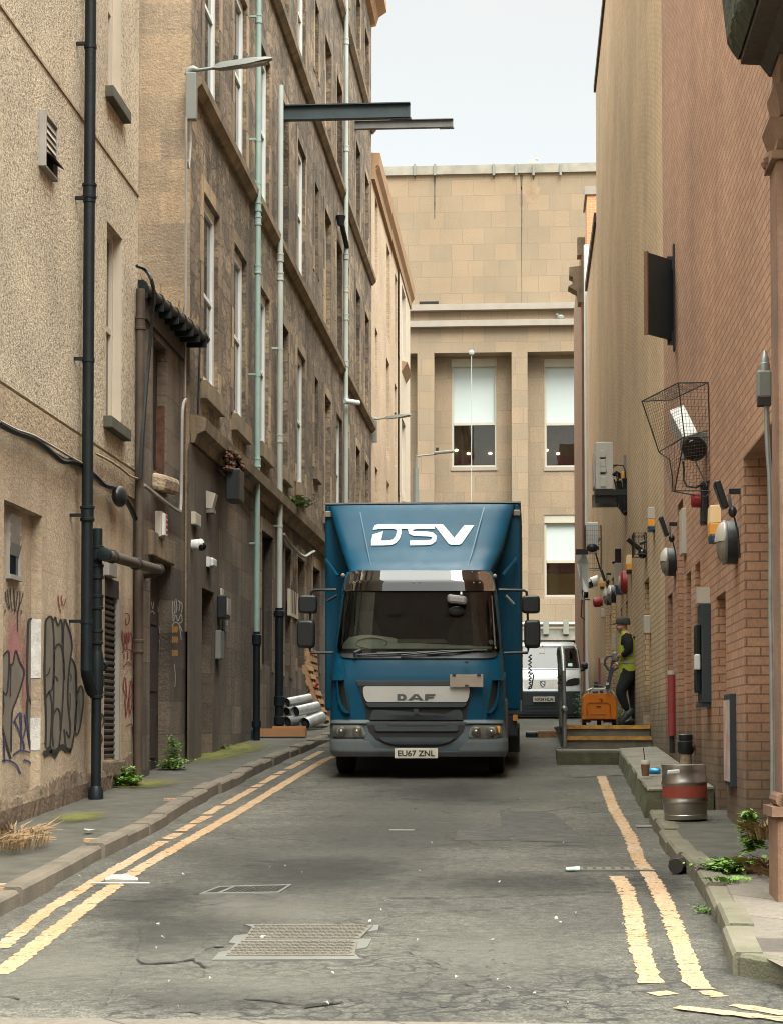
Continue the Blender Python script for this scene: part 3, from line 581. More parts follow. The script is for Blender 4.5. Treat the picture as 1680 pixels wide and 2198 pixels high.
def fadedisc(name, mat, p, sx, sy, rz=0, dz=.003):
    me = bpy.data.meshes.new(name); n = 20; me.from_pydata([(0, 0, 0)]+[(math.cos(i*6.2832/n), math.sin(i*6.2832/n), 0) for i in range(n)], [], [(0, 1+i, 1+(i+1) % n) for i in range(n)]); me.materials.append(mat); o = bpy.data.objects.new(name, me); COL.objects.link(o); o.location = V((p.x, p.y, gz(p.y)+dz)); o.scale = (sx, sy, 1); o.rotation_euler = (math.atan(.0476), 0, rz); return tag(o, kind='structure')
m_fd = fade('asphalt_dark_patch', (.036, .034, .030), .5); m_fl = fade('asphalt_worn_patch', (.19, .18, .15), .45)
for (x, y, f, sx, sy, mt) in ((760, 720, 'G', .75, 1.3, m_fd), (600, 620, 'G', .55, 1.2, m_fd), (250, 880, 'G', .8, 1.5, m_fl), (1180, 640, 'G', .9, .8, m_fl), (1150, 950, 'G', 1.1, .8, m_fl), (900, 1010, 'G', .8, .6, m_fd), (420, 950, 'H', .9, 1.6, m_fl), (600, 640, 'H', 1.2, 1.0, m_fd), (1000, 610, 'G', .3, .5, m_fl), (700, 735, 'G', .22, .4, m_fl), (730, 800, 'G', .25, .3, m_fl), (1150, 640, 'H', .3, 1.5, m_fd), (300, 260, 'H', 1.2, 2.2, m_fd), (560, 260, 'H', .8, 2.0, m_fl), (1380, 480, 'G', .9, 1.6, m_fd)): fadedisc('road_stain', mt, onG(x, y, f), sx, sy)
# ------------------------------------------------------------------ left side: roughcast building
def yx(x, y, X, f=None): return onX(x, y, X, f).y
def zx(x, y, X, f=None): return onX(x, y, X, f).z
YC = yx(293, 1200, XL); H1 = 15.0
t = thing('roughcast_building', 'beige roughcast building with graffiti along its painted ground floor', 'building', (-7, 15, 0)); RB = t
zb = (zx(0, 818, XL)+zx(293, 1008, XL))/2; zc = (zx(0, 893, XL)+zx(293, 1078, XL))/2
w1 = [yx(634, 800, XL, 'B'), yx(727, 800, XL, 'B'), zx(634, 975, XL, 'B'), zx(627, 1300, XL, 'A'), .17]
w2 = [yx(645, 400, XL, 'A'), yx(727, 400, XL, 'A'), zx(640, 520, XL, 'A'), zx(640, 520, XL, 'A')+2.1, .17]
bl = [yx(16, 1200, XL), yx(97, 1300, XL), .2, zx(16, 1071, XL), .10]
sh = [yx(535, 700, XL, 'C'), yx(600, 700, XL, 'C'), zx(535, 1262, XL, 'C'), zx(535, 345, XL, 'C'), .10]
Y0 = 9.9
mb = MB(); facade(mb, 'X', XL, 1, Y0, YC, zb, H1, [w1, w2])
mb.poly([(XL, Y0, zb), (XL-.05, Y0, zb), (XL-.05, YC, zb), (XL, YC, zb)])
mb.poly([(XL, YC, zb), (-12, YC, zb), (-12, YC, H1), (XL, YC, H1)]); mb.poly([(XL, Y0, zb), (-12, Y0, zb), (-12, Y0, H1), (XL, Y0, H1)]); mb.poly([(XL, Y0, H1), (-12, Y0, H1), (-12, YC, H1), (XL, YC, H1)])
mb.build('upper_wall', m_rough, t, fixn=False)
mb = MB(); facade(mb, 'X', XL-.03, 1, Y0, YC-.02, 0, zc, [bl, sh]); mb.poly([(XL-.03, YC-.02, 0), (-12, YC-.02, 0), (-12, YC-.02, zb), (XL-.03, YC-.02, zb)]); mb.poly([(XL-.03, Y0, 0), (-12, Y0, 0), (-12, Y0, zb), (XL-.03, Y0, zb)])
mb.build('ground_floor_wall', m_stucco, t, fixn=False)
mb = MB().bb(XL-.3, XL+.0, Y0-.01, YC-.01, zc, zb-.03); mb.build('stone_band', m_picked, t)
mb = MB()     # crumbling plinth at the foot of the wall
Ys = [Y0+i*(YC-.03-Y0)/240 for i in range(241)]
rows = [[V((XL-.02+.03*math.sin(y*9)*.3, y, gz(y)-.1)) for y in Ys], [V((XL+R.uniform(-.005, .03), y, gz(y)+.25)) for y in Ys], [V((XL-.012+R.uniform(0, .016), y, gz(y)+.34+.06*math.sin(y*2.1)+R.uniform(-.035, .035))) for y in Ys], [V((XL-.05, y, gz(y)+.38+.06*math.sin(y*2.1))) for y in Ys]]
mb.grid(rows).build('plinth', m_plinth, t)
for z in (zx(0, 11, XL), zx(0, 11, XL)+3.4): MB().bb(XL-.02, XL+.014, Y0, YC-.002, z-.012, z+.012).build('joint_bead', m_rust if z > 40 else m_picked, t)
sashes('window', t, 'X', XL, 1, w1, .10, m_cream, m_glassdk, m_slate, None, fw=.06); sashes('window', t, 'X', XL, 1, w2, .10, m_cream, m_glassdk, m_slate, None, fw=.06)
for w in (w1, w2):   # smooth painted reveals
    mb = MB(); mb.bb(XL-.165, XL-.004, w[1]-.012, w[1]+.004, w[2], w[3]); mb.build('reveal', m_cream, t)
mb = MB(); mb.poly([(XL-.13, bl[0], bl[2]), (XL-.13, bl[1], bl[2]), (XL-.13, bl[1], bl[3]), (XL-.13, bl[0], bl[3])]); mb.build('blocked_doorway', m_stucco, t, fixn=False)
a0, a1 = yx(88, 1200, XL-.13, 'l1'), yx(215, 1200, XL-.13, 'l1'); za, zb2 = zx(88, 1810, XL-.13, 'l1'), zx(88, 1110, XL-.13, 'l1')
mb = MB(); mb.bb(XL-.13, XL-.10, a0-.02, a0, za, zb2); mb.bb(XL-.13, XL-.10, a1, a1+.02, za, zb2); mb.bb(XL-.13, XL-.10, a0, a1, zb2, zb2+.025); mb.bb(XL-.13, XL-.08, a0-.03, a1+.03, za-.04, za)
w = mb.build('narrow_window', m_louvre, t); mb = MB().bb(XL-.128, XL-.122, a0, a1, za, zb2); mb.build('pane', m_glassdk, w)
for i in range(4): z = lerp(za, zb2, .36+i*.165); MB().obox((XL-.108, (a0+a1)/2, z+.045), (.006, 0, .0), (0, (a1-a0)/2, 0), (.012, 0, .05)).build('slat', m_louvre if i else m_lampgrey, w)
# shutter
mb = MB(); n = 26
for i in range(n): z = lerp(sh[2]+.02, sh[3]-.2, i/n); hh = (sh[3]-.2-sh[2])/n; mb.add([(XL-.09, sh[0], z), (XL-.09, sh[1], z), (XL-.045, sh[1], z+hh*.25), (XL-.045, sh[0], z+hh*.25), (XL-.045, sh[1], z+hh*.6), (XL-.045, sh[0], z+hh*.6), (XL-.09, sh[1], z+hh*.98), (XL-.09, sh[0], z+hh*.98)], [(0, 1, 2, 3), (3, 2, 4, 5), (5, 4, 6, 7)])
s = mb.build('roller_shutter', m_shutter, t, fixn=False); MB().bb(XL-.12, XL-.02, sh[0], sh[1], sh[3]-.2, sh[3]-.004).build('shutter_box', m_doordk, s); MB().bb(XL-.06, XL+.0, sh[1]-.05, sh[1]-.004, sh[2], sh[3]-.2).build('guide_rail', m_louvre, s)
MB().bb(XL-.12, XL+.02, sh[0]-.05, sh[1]+.25, sh[2]-.18, sh[2]-.004).build('shutter_sill', m_plinth, s, bevel=.02)
mb = MB(); p = onX(560, 320, XL+.02, 'C'); MB().bb(XL-.04, XL+.03, p.y-.2, p.y+.2, p.z-.06, p.z+.1).build('lead_flashing', m_louvre, t, bevel=.01)
# graffiti: flat paint on the real wall
def gp(mb, pts, X, f='l2', k=0): mb.poly([onX(x, y, X+k*.0006, f) for x, y in pts])
def stroke(mb, pts, w, X, f='l2', k=0):
    P = []
    for i in range(len(pts)-1):
        p0, p1, p2, p3 = pts[max(i-1, 0)], pts[i], pts[i+1], pts[min(i+2, len(pts)-1)]
        for j in range(5):
            s = j/5; P.append(tuple(.5*(2*p1[q]+(p2[q]-p0[q])*s+(2*p0[q]-5*p1[q]+4*p2[q]-p3[q])*s*s+(3*p1[q]-p0[q]-3*p2[q]+p3[q])*s**3) for q in (0, 1)))
    P.append(pts[-1]); A, B = [], []
    for i, p in enumerate(P):
        a, b = P[max(i-1, 0)], P[min(i+1, len(P)-1)]; dx, dy = b[0]-a[0], b[1]-a[1]; l = math.hypot(dx, dy) or 1; nx, ny = -dy/l*w*.8, dx/l*w*.8
        A.append(onX(p[0]+nx*.75, p[1]+ny, X+.003+k*.0006, f)); B.append(onX(p[0]-nx*.75, p[1]-ny, X+.003+k*.0006, f))
    mb.grid([A, B])
XW = XL-.027; XQ = XL-.127
mb = MB(); S = lambda p: gp(mb, p, XW+.002)
S([(445, 400), (490, 378), (520, 400), (545, 390), (575, 460), (600, 410), (640, 405), (690, 540), (705, 680), (700, 780), (745, 900), (750, 1150), (720, 1650), (680, 1690), (640, 1660), (590, 1650), (560, 1690), (530, 1660), (480, 1710), (450, 1650)])
gp(mb, [(760, 1130), (790, 1060), (812, 1090), (815, 1230), (780, 1500), (745, 1530), (740, 1400)], XW+.002)
mb2 = MB(); gp(mb2, [(280, 440), (300, 405), (365, 410), (368, 1690), (330, 1700), (275, 1500), (275, 1200), (285, 1100), (275, 1000)], XQ+.002); gp(mb2, [(20, 790), (90, 740), (85, 850), (130, 830), (160, 720), (240, 940), (130, 1280), (120, 1650), (100, 1720), (20, 1400)], XQ+.002)
mb.add(mb2.v, mb2.f); mb.build('graffiti_fill', m_spray_g, t, fixn=False)
mb = MB()
for pts, w in (([(450, 420), (445, 700), (440, 900), (447, 1150), (455, 1400), (450, 1650)], 14), ([(450, 430), (480, 385), (515, 410), (530, 600), (530, 900), (515, 1080), (480, 1120), (450, 1180)], 13), ([(530, 420), (545, 392), (570, 470), (595, 412), (612, 480), (612, 640)], 13), ([(640, 408), (625, 480), (620, 700), (625, 1000), (605, 1400), (580, 1650)], 12), ([(640, 410), (690, 550), (706, 680), (690, 800), (672, 980), (665, 1200), (690, 1450), (680, 1560), (650, 1500)], 13),
               ([(540, 700), (560, 660), (600, 670), (625, 800), (630, 1000)], 14), ([(535, 720), (530, 1000), (525, 1300), (515, 1500), (525, 1650)], 12), ([(460, 1150), (490, 1130), (510, 1250), (505, 1450), (490, 1700)], 12), ([(520, 1000), (545, 970), (570, 1010)], 10), ([(530, 1330), (560, 1280), (590, 1330), (595, 1500)], 13), ([(700, 790), (740, 880), (750, 1080), (745, 1400), (715, 1600), (690, 1690), (650, 1660), (630, 1480)], 13),
               ([(760, 1130), (790, 1060), (815, 1110), (815, 1250), (780, 1480), (745, 1530), (735, 1420), (755, 1200)], 12), ([(455, 960), (480, 930), (492, 880)], 10), ([(480, 1650), (520, 1720), (560, 1690), (610, 1650), (650, 1680), (700, 1690)], 30), ([(430, 1730), (500, 1700), (560, 1740)], 40), ([(690, 940), (700, 970), (690, 1010)], 7), ([(680, 1130), (690, 1160), (685, 1300)], 7)): stroke(mb, pts, w, XW+.002, k=1)
for pts, w in (([(365, 405), (300, 408), (282, 450), (274, 700), (270, 1000), (280, 1150), (320, 1250), (345, 1330)], 15), ([(275, 1180), (268, 1350), (285, 1550), (310, 1680), (345, 1790)], 16), ([(330, 900), (350, 980), (366, 990)], 14), ([(25, 780), (92, 735), (75, 1120), (20, 1100)], 12), ([(92, 850), (130, 840), (158, 715), (195, 820), (240, 940), (170, 1180), (125, 1300), (115, 1500), (115, 1700)], 12), ([(10, 700), (15, 950), (40, 1250), (20, 1400), (60, 1600), (110, 1770)], 14), ([(110, 860), (105, 1160)], 10)): stroke(mb, pts, w, XQ+.002, k=1)
for pts in ([(60, 130), (65, 220), (85, 290), (100, 300)], [(80, 110), (85, 200), (100, 310)], [(105, 100), (110, 220), (125, 330)], [(140, 100), (145, 230), (150, 340)], [(180, 130), (165, 250), (155, 330)], [(200, 130), (195, 250), (170, 345)], [(230, 150), (215, 220), (180, 340), (178, 530)], [(55, 310), (55, 350)], [(210, 320), (212, 360)]): stroke(mb, pts, 6, XQ+.002, k=1)
mb.build('graffiti_outline', m_spray_k, t, fixn=False)
mb = MB()
for pts in ([(135, 1420), (180, 1340), (210, 1340), (215, 1500)], [(150, 1400), (230, 1600), (240, 1680)], [(200, 1340), (215, 1560), (205, 1680)], [(240, 1340), (262, 1440), (225, 1580)], [(130, 1740), (200, 1690), (300, 1710)], [(20, 1790), (100, 1790), (170, 1840), (205, 1920)], [(235, 1780), (300, 1810), (330, 1900)], [(10, 1500), (20, 1700), (10, 1900)], [(45, 1560), (50, 1800)]): stroke(mb, pts, 11, XQ+.002, k=2)
mb.build('graffiti_lettering', m_spray_b, t, fixn=False)
mb = MB()
for pts in ([(1225, 350), (1265, 370), (1260, 440), (1235, 465), (1230, 400)], [(1195, 520), (1200, 620), (1220, 700)], [(1215, 540), (1225, 650), (1235, 540), (1245, 700)], [(1255, 530), (1260, 640), (1275, 540), (1300, 620), (1290, 720)], [(1200, 720), (1240, 700), (1300, 720)], [(1215, 740), (1215, 800)], [(1250, 720), (1250, 800)], [(1285, 720), (1285, 800)], [(1205, 880), (1250, 830), (1290, 860)], [(1215, 980), (1210, 1080), (1240, 1170), (1230, 1000), (1215, 980)], [(1260, 1200), (1280, 1010), (1300, 1100), (1260, 1200)], [(1225, 1170), (1235, 1360), (1260, 1180), (1270, 1340), (1300, 1180)], [(1230, 1460), (1290, 1440), (1300, 1600)], [(570, 170), (580, 260), (600, 350)], [(600, 180), (620, 280), (650, 200)]): stroke(mb, pts, 7, XW+.002, k=2)
mb.build('graffiti_lettering', m_spray_r, t, fixn=False)
mb = MB()
for pts in ([(990, 950), (1015, 960), (1018, 1050), (985, 1060)], [(965, 1150), (1000, 1120), (1030, 1130)], [(970, 1320), (1000, 1350), (970, 1450)], [(1005, 1330), (1020, 1400), (1000, 1450)], [(965, 1480), (1000, 1560), (995, 1620)]): stroke(mb, pts, 9, XW+.002, k=2)
mb.build('graffiti_lettering', m_spray_k, t, fixn=False)
yq = bl[1]; z0, z1 = zx(405, 980, XL, 'l2'), zx(405, 400, XL, 'l2'); MB().bb(XL-.128, XL-.032, yq-.006, yq+.0, z0, z1).build('silver_paint', m_spray_s, t); mb = MB(); z0, z1 = zx(385, 1690, XL, 'l2'), zx(385, 1370, XL, 'l2'); mb.bb(XL-.128, XL-.032, yq-.006, yq, z0, z1); mb.build('silver_paint', m_spray_s, t)
def disc(mat, p, sy, sz, nm, par):
    me = bpy.data.meshes.new(nm); n = 16; vs = [(0, 0, 0)]+[(0, math.cos(i*6.2832/n), math.sin(i*6.2832/n)) for i in range(n)]; me.from_pydata(vs, [], [(0, 1+i, 1+(i+1) % n) for i in range(n)]); me.materials.append(mat)
    o = bpy.data.objects.new(nm, me); COL.objects.link(o); o.parent = par; o.location = p-ROOT[par.name]; o.scale = (1, sy, sz); return o
disc(m_spray_p, onX(150, 700, XQ+.001, 'l2'), .55, .5, 'spray_haze', t); disc(m_spray_p, onX(250, 1000, XQ+.001, 'l2'), .25, .6, 'spray_haze', t)
# wall vent
ya, yb = yx(232, 800, XL, 'A'), yx(318, 900, XL, 'A'); za, zt_ = zx(232, 990, XL, 'A'), zx(235, 655, XL, 'A')
t = thing('wall_vent', 'grey louvred wall vent with a broken flap on the roughcast', 'vent', (XL, (ya+yb)/2, za)); mb = MB()
mb.bb(XL-.02, XL+.07, ya, ya+.03, za, zt_); mb.bb(XL-.02, XL+.05, yb-.02, yb, za, zt_); mb.bb(XL-.02, XL+.06, ya+.03, yb-.02, za, za+.025); mb.bb(XL-.02, XL+.05, ya+.03, yb-.02, zt_-.02, zt_); mb.build('frame', m_louvre, t, bevel=.006)
for i in range(5): z = lerp(za, zt_, .38+i*.12); MB().obox((XL+.025, (ya+yb)/2, z+.02), (.004, 0, -.0), (0, (yb-ya)/2-.03, 0), (-.014, 0, .05)).build('flap', m_ivory if i % 2 else m_louvre, t)
MB().obox((XL+.06, (ya+yb)/2+.02, lerp(za, zt_, .28)), (.05, 0, -.03), (0, (yb-ya)/2-.04, 0), (.002, 0, .004)).build('flap', m_doordk, t, label='broken flap hanging open'); MB().bb(XL-.02, XL+.005, ya+.03, yb-.02, za+.03, zt_-.02).build('vent_opening', m_void, t)
# ------------------------------------------------------------------ drainpipes
def pipe(name, x, y, X, f, r, ztop, zbot, mat, label, cols=(), brk=(), dk=None, group=None, off=None):
    p = onX(x, y, X, f); t = thing(name, label, 'drainpipe', (p.x, p.y, zbot), group)
    MB().tube([(p.x, p.y, zbot), (p.x, p.y, ztop)], r, 14).build('pipe', mat, t, smooth=True)
    for z in cols: MB().lathe((p.x, p.y, z), [(-.09, r*1.02), (-.085, r*1.28), (-.06, r*1.3), (-.055, r*1.15), (.03, r*1.15), (.035, r*1.3), (.06, r*1.3), (.065, r*1.02)], 14).build('collar', mat, t, smooth=True)
    for z in brk: MB().bb(p.x-.16, p.x-r*.5, p.y-r-.06, p.y-r-.02, z-.015, z+.015).lathe((p.x, p.y, z), [(-.02, r*1.12), (.02, r*1.12)], 14).build('bracket', mat, t)
    return t, p
Xp = XL+.12; zz = lambda y, f=None, x=187: onX(*( (x, y) if f is None else px(f, x, y)), Xp).z
t, p = pipe('drainpipe', 190, 800, Xp, None, .056, 13, zx(186, 1440, Xp), m_black, 'tall black iron drainpipe running up the roughcast wall past both windows', [zx(188, 402, Xp), zx(188, 1100, Xp)], [zx(188, 90, Xp), zx(188, 425, Xp), zx(188, 772, Xp), zx(188, 1108, Xp), zx(188, 1335, Xp)])
za = zx(186, 1440, Xp); MB().tube([(p.x, p.y, za+.02), (p.x, p.y+.02, za-.03), (p.x+.01, p.y+.14, za-.16), (p.x+.01, p.y+.22, za-.2)], .058, 12).build('elbow', m_black, t, smooth=True)
q = onX(209, 1300, Xp+.01); zt2 = zx(208, 1135, Xp); t, q = pipe('drainpipe', 209, 1300, Xp+.01, None, .05, zt2, gz(q.y)+.1, m_black, 'short black soil pipe with open broken top and flaking paint standing on the pavement', [zx(209, 1185, Xp), zx(209, 1225, Xp), zx(209, 1290, Xp), zx(209, 1365, Xp), zx(205, 1480, Xp)], [])
zj = zx(209, 1440, Xp); MB().lathe((q.x, q.y, zj), [(-.28, .056), (-.2, .068), (.12, .07), (.2, .056)], 14).build('junction', m_black, t, smooth=True); MB().tube([(q.x, q.y-.02, zj-.02), (q.x+.02, q.y+.16, zj+.05)], .04, 10).lathe((q.x+.02, q.y+.17, zj+.055), [(-.03, .055), (.03, .055)], 12, V((.1, 1, .3))).build('cleaning_eye', m_black, t, smooth=True)
MB().lathe((q.x, q.y, gz(q.y)+.13), [(-.05, .075), (.06, .075), (.1, .052)], 14).build('shoe', m_black, t, smooth=True)
a = onX(225, 1190, XL+.22); b = onX(340, 1223, XL+.2); t2 = thing('branch_pipe', 'rusty horizontal waste pipe running along the wall above the shutter', 'pipe', a)
MB().tube([a, a.lerp(b, .5)+V((0, 0, .0)), b, b+V((-.05, .12, -.02)), b+V((-.2, .2, -.03))], .058, 12).build('pipe', M('brown_pipe', (.085, .065, .045), .7, var=.4, vs=9), t2, smooth=True)
for s in (.0, .12, .55, 1.): c = a.lerp(b, s); MB().lathe(c, [(-.05, .06), (-.045, .072), (.045, .072), (.05, .06)], 12, b-a).build('collar', m_black if s < .1 else m_doordk, t2, smooth=True)
Xg = XT+.13; t, p = pipe('drainpipe', 554, 600, Xg, None, .046, 21, zx(549, 1358, Xg), m_green, 'verdigris green drainpipe on the dark tenement with a black lower length', [zx(554, 35, Xg), zx(553, 440, Xg), zx(553, 470, Xg), zx(553, 575, Xg), zx(551, 990, Xg)], [zx(554, 35, Xg), zx(554, 300, Xg), zx(553, 390, Xg), zx(553, 805, Xg), zx(552, 1167, Xg)])
MB().tube([(p.x, p.y, gz(p.y)+.1), (p.x, p.y, zx(549, 1355, Xg))], .056, 14).lathe((p.x, p.y, zx(549, 1362, Xg)), [(-.16, .057), (-.15, .075), (0, .075), (.02, .05)], 14).lathe((p.x, p.y, gz(p.y)+.35), [(-.05, .075), (.05, .075)], 14).build('lower_pipe', m_black, t, smooth=True)
t, p = pipe('drainpipe', 602, 600, Xg, None, .05, zx(602, 181, Xg), zx(600, 1308, Xg), m_palepipe, 'pale grey drainpipe rising to the steel hoist beam with a black lower length', [zx(602, 552, Xg), zx(601, 590, Xg), zx(601, 940, Xg)], [zx(602, 750, Xg), zx(601, 1130, Xg)])
MB().tube([(p.x, p.y, gz(p.y)+.1), (p.x, p.y, zx(600, 1305, Xg))], .072, 14).lathe((p.x, p.y, zx(600, 1312, Xg)), [(-.1, .073), (-.09, .092), (0, .092), (.03, .05)], 14).lathe((p.x, p.y, zx(600, 1505, Xg)), [(-.09, .073), (-.08, .092), (.08, .092), (.09, .073)], 14).lathe((p.x, p.y, zx(600, 1545, Xg)), [(-.1, .075), (-.08, .092), (.05, .092), (.06, .075)], 14).build('lower_pipe', m_black, t, smooth=True)
t, p = pipe('drainpipe', 743, 600, Xg, None, .055, 21, zx(743, 1500, Xg), m_palepipe, 'pale drainpipe on the far half of the tenement beside the narrow end windows', [zx(744, 90, Xg), zx(744, 320, Xg), zx(743, 550, Xg), zx(743, 620, Xg), zx(743, 680, Xg), zx(743, 780, Xg), zx(743, 860, Xg)], [])
MB().tube([(p.x+.02, p.y, zx(743, 530, Xg)), (p.x-.02, p.y-1.1, zx(727, 455, Xg))], .06, 10).lathe((p.x-.02, p.y-1.15, zx(726, 455, Xg)), [(-.1, .07), (.12, .12)], 10).build('branch_arm', m_black, t, smooth=True)
MB().tube([(p.x, p.y-.3, zx(746, 871, Xg)), (p.x+.3, p.y, zx(746, 871, Xg))], .06, 10).build('overflow_spout', m_white, t, smooth=True)
# ------------------------------------------------------------------ lean-to between the two buildings
YT = 25.2; t = thing('lean_to', 'narrow infill building with tiled eaves between the roughcast and tenement walls', 'building', (-5, 23.7, gz(23.7)))
g0 = onX(299, 602, XL+.03); ge = onX(430, 716, XT+.2); zg = 6.8
gy0, gz0 = YC+.05, (g0.z+ge.z)/2
bw = [yx(915, 800, XL, 'B'), yx(995, 800, XL, 'B'), zx(915, 1290, XL, 'B'), zx(915, 490, XL, 'B'), .14]
dr = [yx(150, 800, XL, 'l3'), yx(347, 800, XL, 'l3'), gz(24)-.1, zx(150, 205, XL, 'l3'), .2]
mb = MB(); facade(mb, 'X', XL, 1, YC-.02, YT+.1, .5, gz0, [bw, dr]); mb.build('wall', m_groundstone, t, fixn=False)
MB().bb(XL-.18, XL-.12, bw[0], bw[1], bw[2], bw[3]).build('boarded_window', m_doordk, t); MB().bb(XL-.13, XL-.02, bw[1]-.06, bw[1]-.004, bw[2], bw[2]+.9).build('window_jamb', m_rust, t)
p = onX(329, 1020, XL); MB().obox((XL+.06, (bw[0]+bw[1])/2+.02, bw[2]-.12), (.10, .02, -.02), (.0, .46, .03), (.015, 0, .10)).build('stone_sill', m_picked, t, bevel=.05)
d = MB().bb(XL-.2, XL-.15, dr[0], dr[1], dr[2], dr[3]).build('peeling_door', m_purpledoor, t); MB().bb(XL-.149, XL-.13, dr[1]-.14, dr[1]-.1, 1.75, 1.9).build('handle', m_black, d)
for i in range(3): MB().bb(XL-.149, XL-.14, lerp(dr[0], dr[1], .1), lerp(dr[0], dr[1], .9), lerp(dr[2], dr[3], .12+.3*i), lerp(dr[2], dr[3], .34+.3*i)).build('door_panel', m_purpledoor, d, bevel=.01)
MB().bb(XL-.1, XL+.05, dr[0]-.15, dr[1]+.05, dr[3]+.003, dr[3]+.30).build('lintel', m_course, t, bevel=.015)
mb = MB().add([(XL+.02, gy0, gz0+.05), (XT+.2, YT-.02, gz0+.05), (XT-3, YT-.02, gz0+1.0), (XL-3, gy0, gz0+1.0), (XL+.02, gy0, gz0-.02), (XT+.2, YT-.02, gz0-.02), (XT-3, YT-.02, gz0+.9), (XL-3, gy0, gz0+.9)], [(0, 1, 2, 3), (4, 7, 6, 5), (0, 4, 5, 1), (1, 5, 6, 2), (0, 3, 7, 4)]); rf_ = mb.build('roof', m_slate, t)
a = V((XL+.035, gy0+.02, gz0-.02)); b = V((XT+.22, YT-.08, gz0-.03))
MB().tube([a, b], .062, 12).build('gutter', M('gutter_iron', (.05, .047, .04), .7, var=.5, vs=9, bump=.004), rf_, smooth=True)
for i in range(9): c = a.lerp(b, i/8.5); MB().bb(c.x-.25, c.x+.06, c.y-.02, c.y+.02, c.z-.14, c.z+.02).lathe(c, [(-.03, .075), (.03, .075)], 10, b-a).build('gutter_bracket', m_black, rf_)
mb = MB()
for i in range(30): c = a.lerp(b, R.random()); mb.tube([c+V((0, 0, .05)), c+V((R.uniform(-.05, .05), R.uniform(-.06, .06), R.uniform(.1, .22)))], .006, 4)
tag(mb.build('gutter_weeds', m_dry, rf_), kind='stuff')
MB().bb(XL-.02, XL+.04, YC+.02, YT-.12, gz0-.34, gz0-.1).build('fascia', m_doordk, rf_)
pp = onX(299, 1000, XL+.05); t, p = pipe('drainpipe', 300, 1000, XL+.06, None, .05, gz0-.1, gz(22.4), M('brown_downpipe', (.085, .06, .042), .7, var=.4, vs=4, streak=.4), 'brown stained downpipe in the corner beside the narrow infill building', [zx(300, 690, XL+.06), zx(299, 1385, XL+.06)], [])
# ------------------------------------------------------------------ dark sandstone tenement
YE = yx(797, 900, XT); ZT = 22.4
t = thing('tenement', 'tall soot-stained sandstone tenement with pale sash windows and long string courses', 'building', (-8, 40, gz(40)))
C1, C2, C3, C4 = 4.11+1.7, 8.64+1.7, 12.85+1.7, 17.2+1.7
cols = [(434, 468, 'b'), (500, 527, 'b'), (555, 577, 'b'), (604, 618, 'b'), (637, 654.5, 'b'), (674, 682, 's'), (696, 709.5, 'b'), (721, 733.5, 'b'), (741, 748, 's'), (763, 772, 'b'), (782, 791, 'b')]
YS = [(yx(a, 900, XT), yx(b, 900, XT), k) for a, b, k in cols]
levels = [(4.76+1.7, 7.37+1.7), (8.86+1.7, 11.45+1.7), (13.05+1.7, 15.3+1.7), (17.35+1.7, 19.3+1.7)]
def vis(y, z, X=XT):
    d = V((X, y, z))-EYE; k = d.dot(FW); return -40 < CX+F*d.dot(RT)/k < 1720 and -60 < PY0-F*d.dot(UP)/k < 2250
ops, wins = [], []
for li, (z0, z1) in enumerate(levels):
    for ci, (a, b, k) in enumerate(YS):
        o = [a, b, z0+(.7 if k == 's' else 0), z1, .2]
        if vis(a, z0): ops.append(o); wins.append((o, k, li, ci))
gz_ = lambda y: gz(y)+.05
door = [yx(995, 500, XT, 'C'), yx(1054, 500, XT, 'C'), gz(26), zx(995, 402, XT, 'C'), .35]
gops = [door]
for (xa, xb, yt, yb, kind) in ((559, 583, 1138, 1425, 'w'), (609, 622, 1172, 1440, 'w'), (636, 652, 1195, 1430, 'w'), (669, 684, 1215, 1430, 'm'), (700, 712, 1240, 1440, 'w')):
    gops.append([yx(xa, yt, XT), yx(xb, yt, XT), zx(xa, yb, XT), zx(xa, yt, XT), .22, kind])
mb = MB(); facade(mb, 'X', XT, 1, YT, YE, C1-.2, ZT, ops); mb.poly([(XT, YT, ZT), (XT-12, YT, ZT), (XT-12, YE, ZT), (XT, YE, ZT)]); mb.poly([(XT, YE, 0), (XT-12, YE, 0), (XT-12, YE, ZT), (XT, YE, ZT)]); mb.build('upper_wall', m_rubble, t, fixn=False)
mb = MB(); facade(mb, 'X', XT+.015, 1, YT+.01, YE, .6, C1-.2, [g[:5] for g in gops]); mb.build('ground_floor_wall', m_groundstone, t, fixn=False)
MB().poly([(XT, YT, 3), (XT-12, YT, 3), (XT-12, YT, ZT), (XT, YT, ZT)]).build('gable_wall', m_gable, t, fixn=False)
mb = MB()
for z, d, h in ((C1, .22, .34), ): mb.prism([(XT-.05, YT+.03, z-.33), (XT+.06, YT+.03, z-.33), (XT+.10, YT+.03, z-.22), (XT+.2, YT+.03, z-.17), (XT+.22, YT+.03, z-.02), (XT+.2, YT+.03, z), (XT-.05, YT+.03, z+.05)], (0, YE-YT-.05, 0))
mb.build('ground_floor_cornice', m_course, t)
for z, y0 in ((C2, YT+.03), (C3, YT+.03), (C4, YT+.03)): MB().prism([(XT-.05, y0, z-.2), (XT+.05, y0, z-.2), (XT+.14, y0, z-.1), (XT+.15, y0, z), (XT-.05, y0, z+.04)], (0, YE-y0-.05, 0)).build('string_course', m_course, t)
MB().prism([(XT-.1, YT, ZT-.55), (XT+.12, YT, ZT-.5), (XT+.2, YT, ZT-.25), (XT+.42, YT, ZT-.1), (XT+.42, YT, ZT+.15), (XT-.1, YT, ZT+.2)], (0, YE-YT+.15, 0)).build('eaves_cornice', m_tancor, t)
